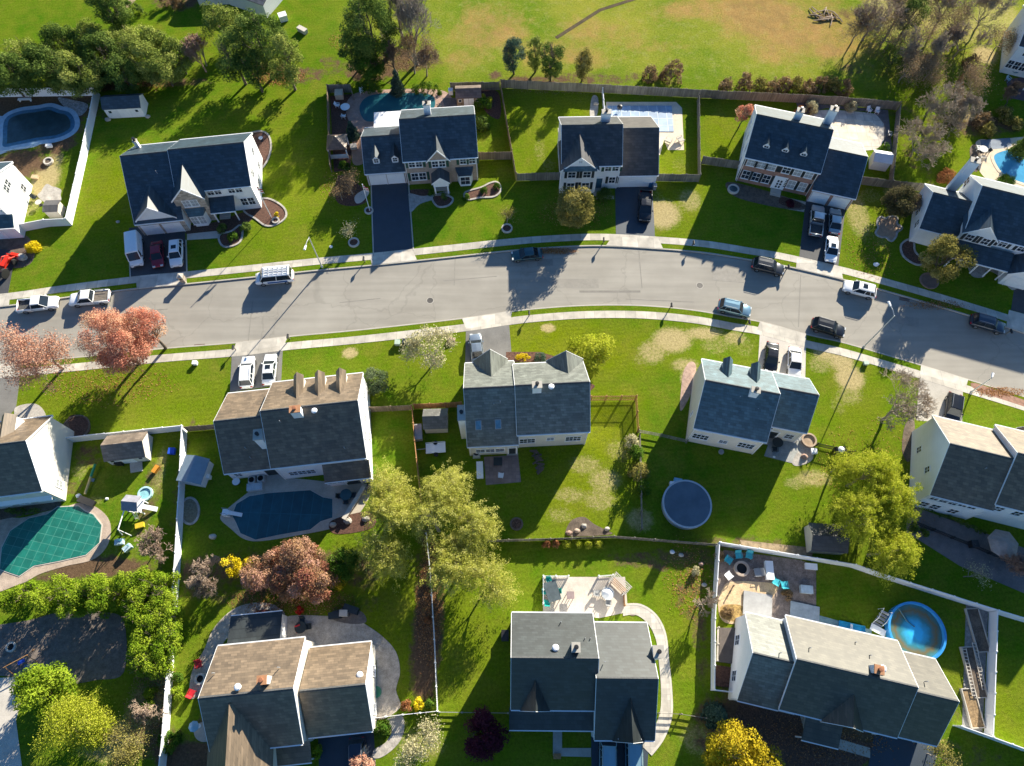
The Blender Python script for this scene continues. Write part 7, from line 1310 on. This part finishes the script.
t = locthing('boat', 'bright blue rowing tub on the rear path of the long grey house', 'boat', (850,628), 0, R(-12)); MB().add([(-1.4,-.4,0),(1.4,-.35,0),(1.4,.35,0),(-1.4,.4,0),(-1.5,-.55,.5),(1.6,-.5,.5),(1.6,.5,.5),(-1.5,.55,.5),(-1.35,-.42,.2),(1.45,-.38,.2),(1.45,.38,.2),(-1.35,.42,.2)], [(0,3,2,1),(0,1,5,4),(1,2,6,5),(2,3,7,6),(3,0,4,7),(4,5,9,8),(5,6,10,9),(6,7,11,10),(7,4,8,11),(8,9,10,11)]).build('hull', mat('blue_hull', (.03,.35,.6), .35), t); MB().box(-.15,.15,-.45,.45,.4,.44).build('seat', TRIM, t)
sheet('patio', [(814,614),(872,630),(870,640),(816,626)], mat('aqua_path', (.22,.34,.36), .8, .2), sm=False)
# raised garden beds
sheet('path', [(966,604),(988,612),(982,736),(962,726)], mat('grey_gravel', (.24,.235,.22), 1, .3, scale=3, fine=.2), sm=False)
for i, (px, h_, l) in enumerate((((978,630),5.0,'raised garden bed with dark soil, top of three'), ((974,672),5.6,'raised garden bed flanked by white ladders, middle of three'), ((973,708),4.2,'raised garden bed with brown plants, lowest of three'))):
    t = locthing('raised_bed', l, 'garden bed', px, .3, R(2), 'raised garden beds'); t.location.z = 0; w_ = .8
    for x0, x1, y0, y1 in ((-w_,-w_+.1,-h_/2,h_/2),(w_-.1,w_,-h_/2,h_/2),(-w_+.1,w_-.1,-h_/2,-h_/2+.1),(-w_+.1,w_-.1,h_/2-.1,h_/2)): MB().box(x0,x1,y0,y1,0,.4).build('board', STR, t)
    MB().box(-w_+.1,w_-.1,-h_/2+.1,h_/2-.1,.0,.3).build('soil', DIRT if i < 2 else mat('dry_plants', (.25,.17,.09), 1, .5, scale=4), t)
for px, r_, l in (((969,672),R(88),'white ladder lying on the left of the middle raised bed'), ((979,666),R(88),'white ladder lying on the right of the middle raised bed')):
    t = locthing('ladder', l, 'ladder', px, .45, r_); t.location.z = .45; [MB().box(-2.6,2.6,y-.03,y+.03,0,.08).build('rail', STR, t) for y in (-.22,.22)]; [MB().box(x-.04,x+.04,-.19,.19,.02,.06).build('rung', STR, t) for x in np.linspace(-2.5,2.5,14)]
sheet('flower_bed', [(744,700),(800,716),(862,742),(872,740),(860,766),(800,766),(740,740)], MULCH); sheet('path', [(800,716),(818,722),(816,732),(870,748),(870,758),(806,740)], CONC, sm=False)
sheet('parking_pad', [(-20,632),(30,620),(62,612),(104,612),(124,622),(124,672),(96,680),(66,684),(30,678),(-20,670)], mat('dark_gravel', (.17,.14,.12), 1, .3, scale=1.5, fine=.25)); ringthing('fire_ring', 'white stone ring on the dark gravel at the left edge', 'fire ring', (12,647), .6, .3, CONCL, 'ash', MC['ash'])
t = locthing('swing_frame', 'orange timber swing frame with blue mat on the dark gravel', 'swing', (24,662), 0, R(30)); [MB().tube([(x,-.8,0),(x*.9,0,1.6),(x,.8,0)], .06, 6).build('leg', WOODO, t) for x in (-1.4,1.4)]; MB().tube([(-1.4,0,1.6),(1.4,0,1.6)], .06, 6).build('beam', WOODO, t); MB().box(-.4,.4,-.2,.2,.5,.56).build('seat', MC['blue_plastic'], t)
boxy('blue_mat', 'faded blue tub beside the swing frame', 'tub', (31,668), 1.3, .8, .3, mat('faded_blue', (.12,.18,.28), .7), .1)
slab('driveway', [(-40,680),(17,677),(22,700),(16,720),(22,766),(10,800),(-40,800)], CONCL, .03, sm=False)

# --- small fittings of the street
for px, l in (((430,300),'round iron manhole cover in the middle of the street left of the bend'),((700,285),'round iron manhole cover right of the middle of the street')):
    p = at(*px); t = thing('manhole_cover', l, 'manhole cover', (p[0], p[1], RZ)); MB().lathe(0, 0, [(.45,0),(.45,.012),(.38,.014),(.02,.014)], 20).build('lid', mat('cast_iron', (.07,.065,.06), .6, .2), t); MB().lathe(0, 0, [(.55,0),(.55,.008),(.46,.008),(.46,0)], 20).build('ring', CONC, t)
for px, l, a in (((199,345.5),'iron storm drain grate at the lower kerb right of the coral maple',.08),((366,331),'iron storm drain grate at the lower kerb across from the long dark driveway',.12),((905,299),'iron storm drain grate at the upper kerb right of the lone white SUV',-.25)):
    p = at(*px); t = thing('storm_drain', l, 'drain', (p[0], p[1], RZ), a); m = MB(); [m.box(-.7+i*.16,-.62+i*.16,-.2,.2,0,.03) for i in range(9)]; m.box(-.75,.75,-.26,-.201,0,.035); m.box(-.75,.75,.201,.26,0,.035); m.build('grate', mat('rusty_iron', (.12,.06,.045), .7, .2), t)
for i, (px, w_, d_, a, k) in enumerate((((575,283),7,1.6,.0,.85),((610,291),9,.35,.0,.7),((360,300),6,.12,.12,.75),((470,278),8,.12,.1,.8),((730,275),5,2.2,-.1,.9),((660,300),10,.12,-.05,.78),((250,322),.14,7,.05,.8),((545,262),2.4,1.2,.05,.8),((905,320),4,1.5,-.22,.88),((150,310),5,.15,.1,.8),((455,262),.12,8,.0,.8),((640,262),.12,9,0,.8),((800,300),.12,9,-.2,.82))):
    p = at(*px); struct('road_patch', MB().rbox(p[0], p[1], RZ-.05, RZ+.004+i*.0007, w_, d_, a), mat('tar_%d' % int(k*100), (.29*k,.27*k,.235*k), .85, .12, scale=1, fine=.1))
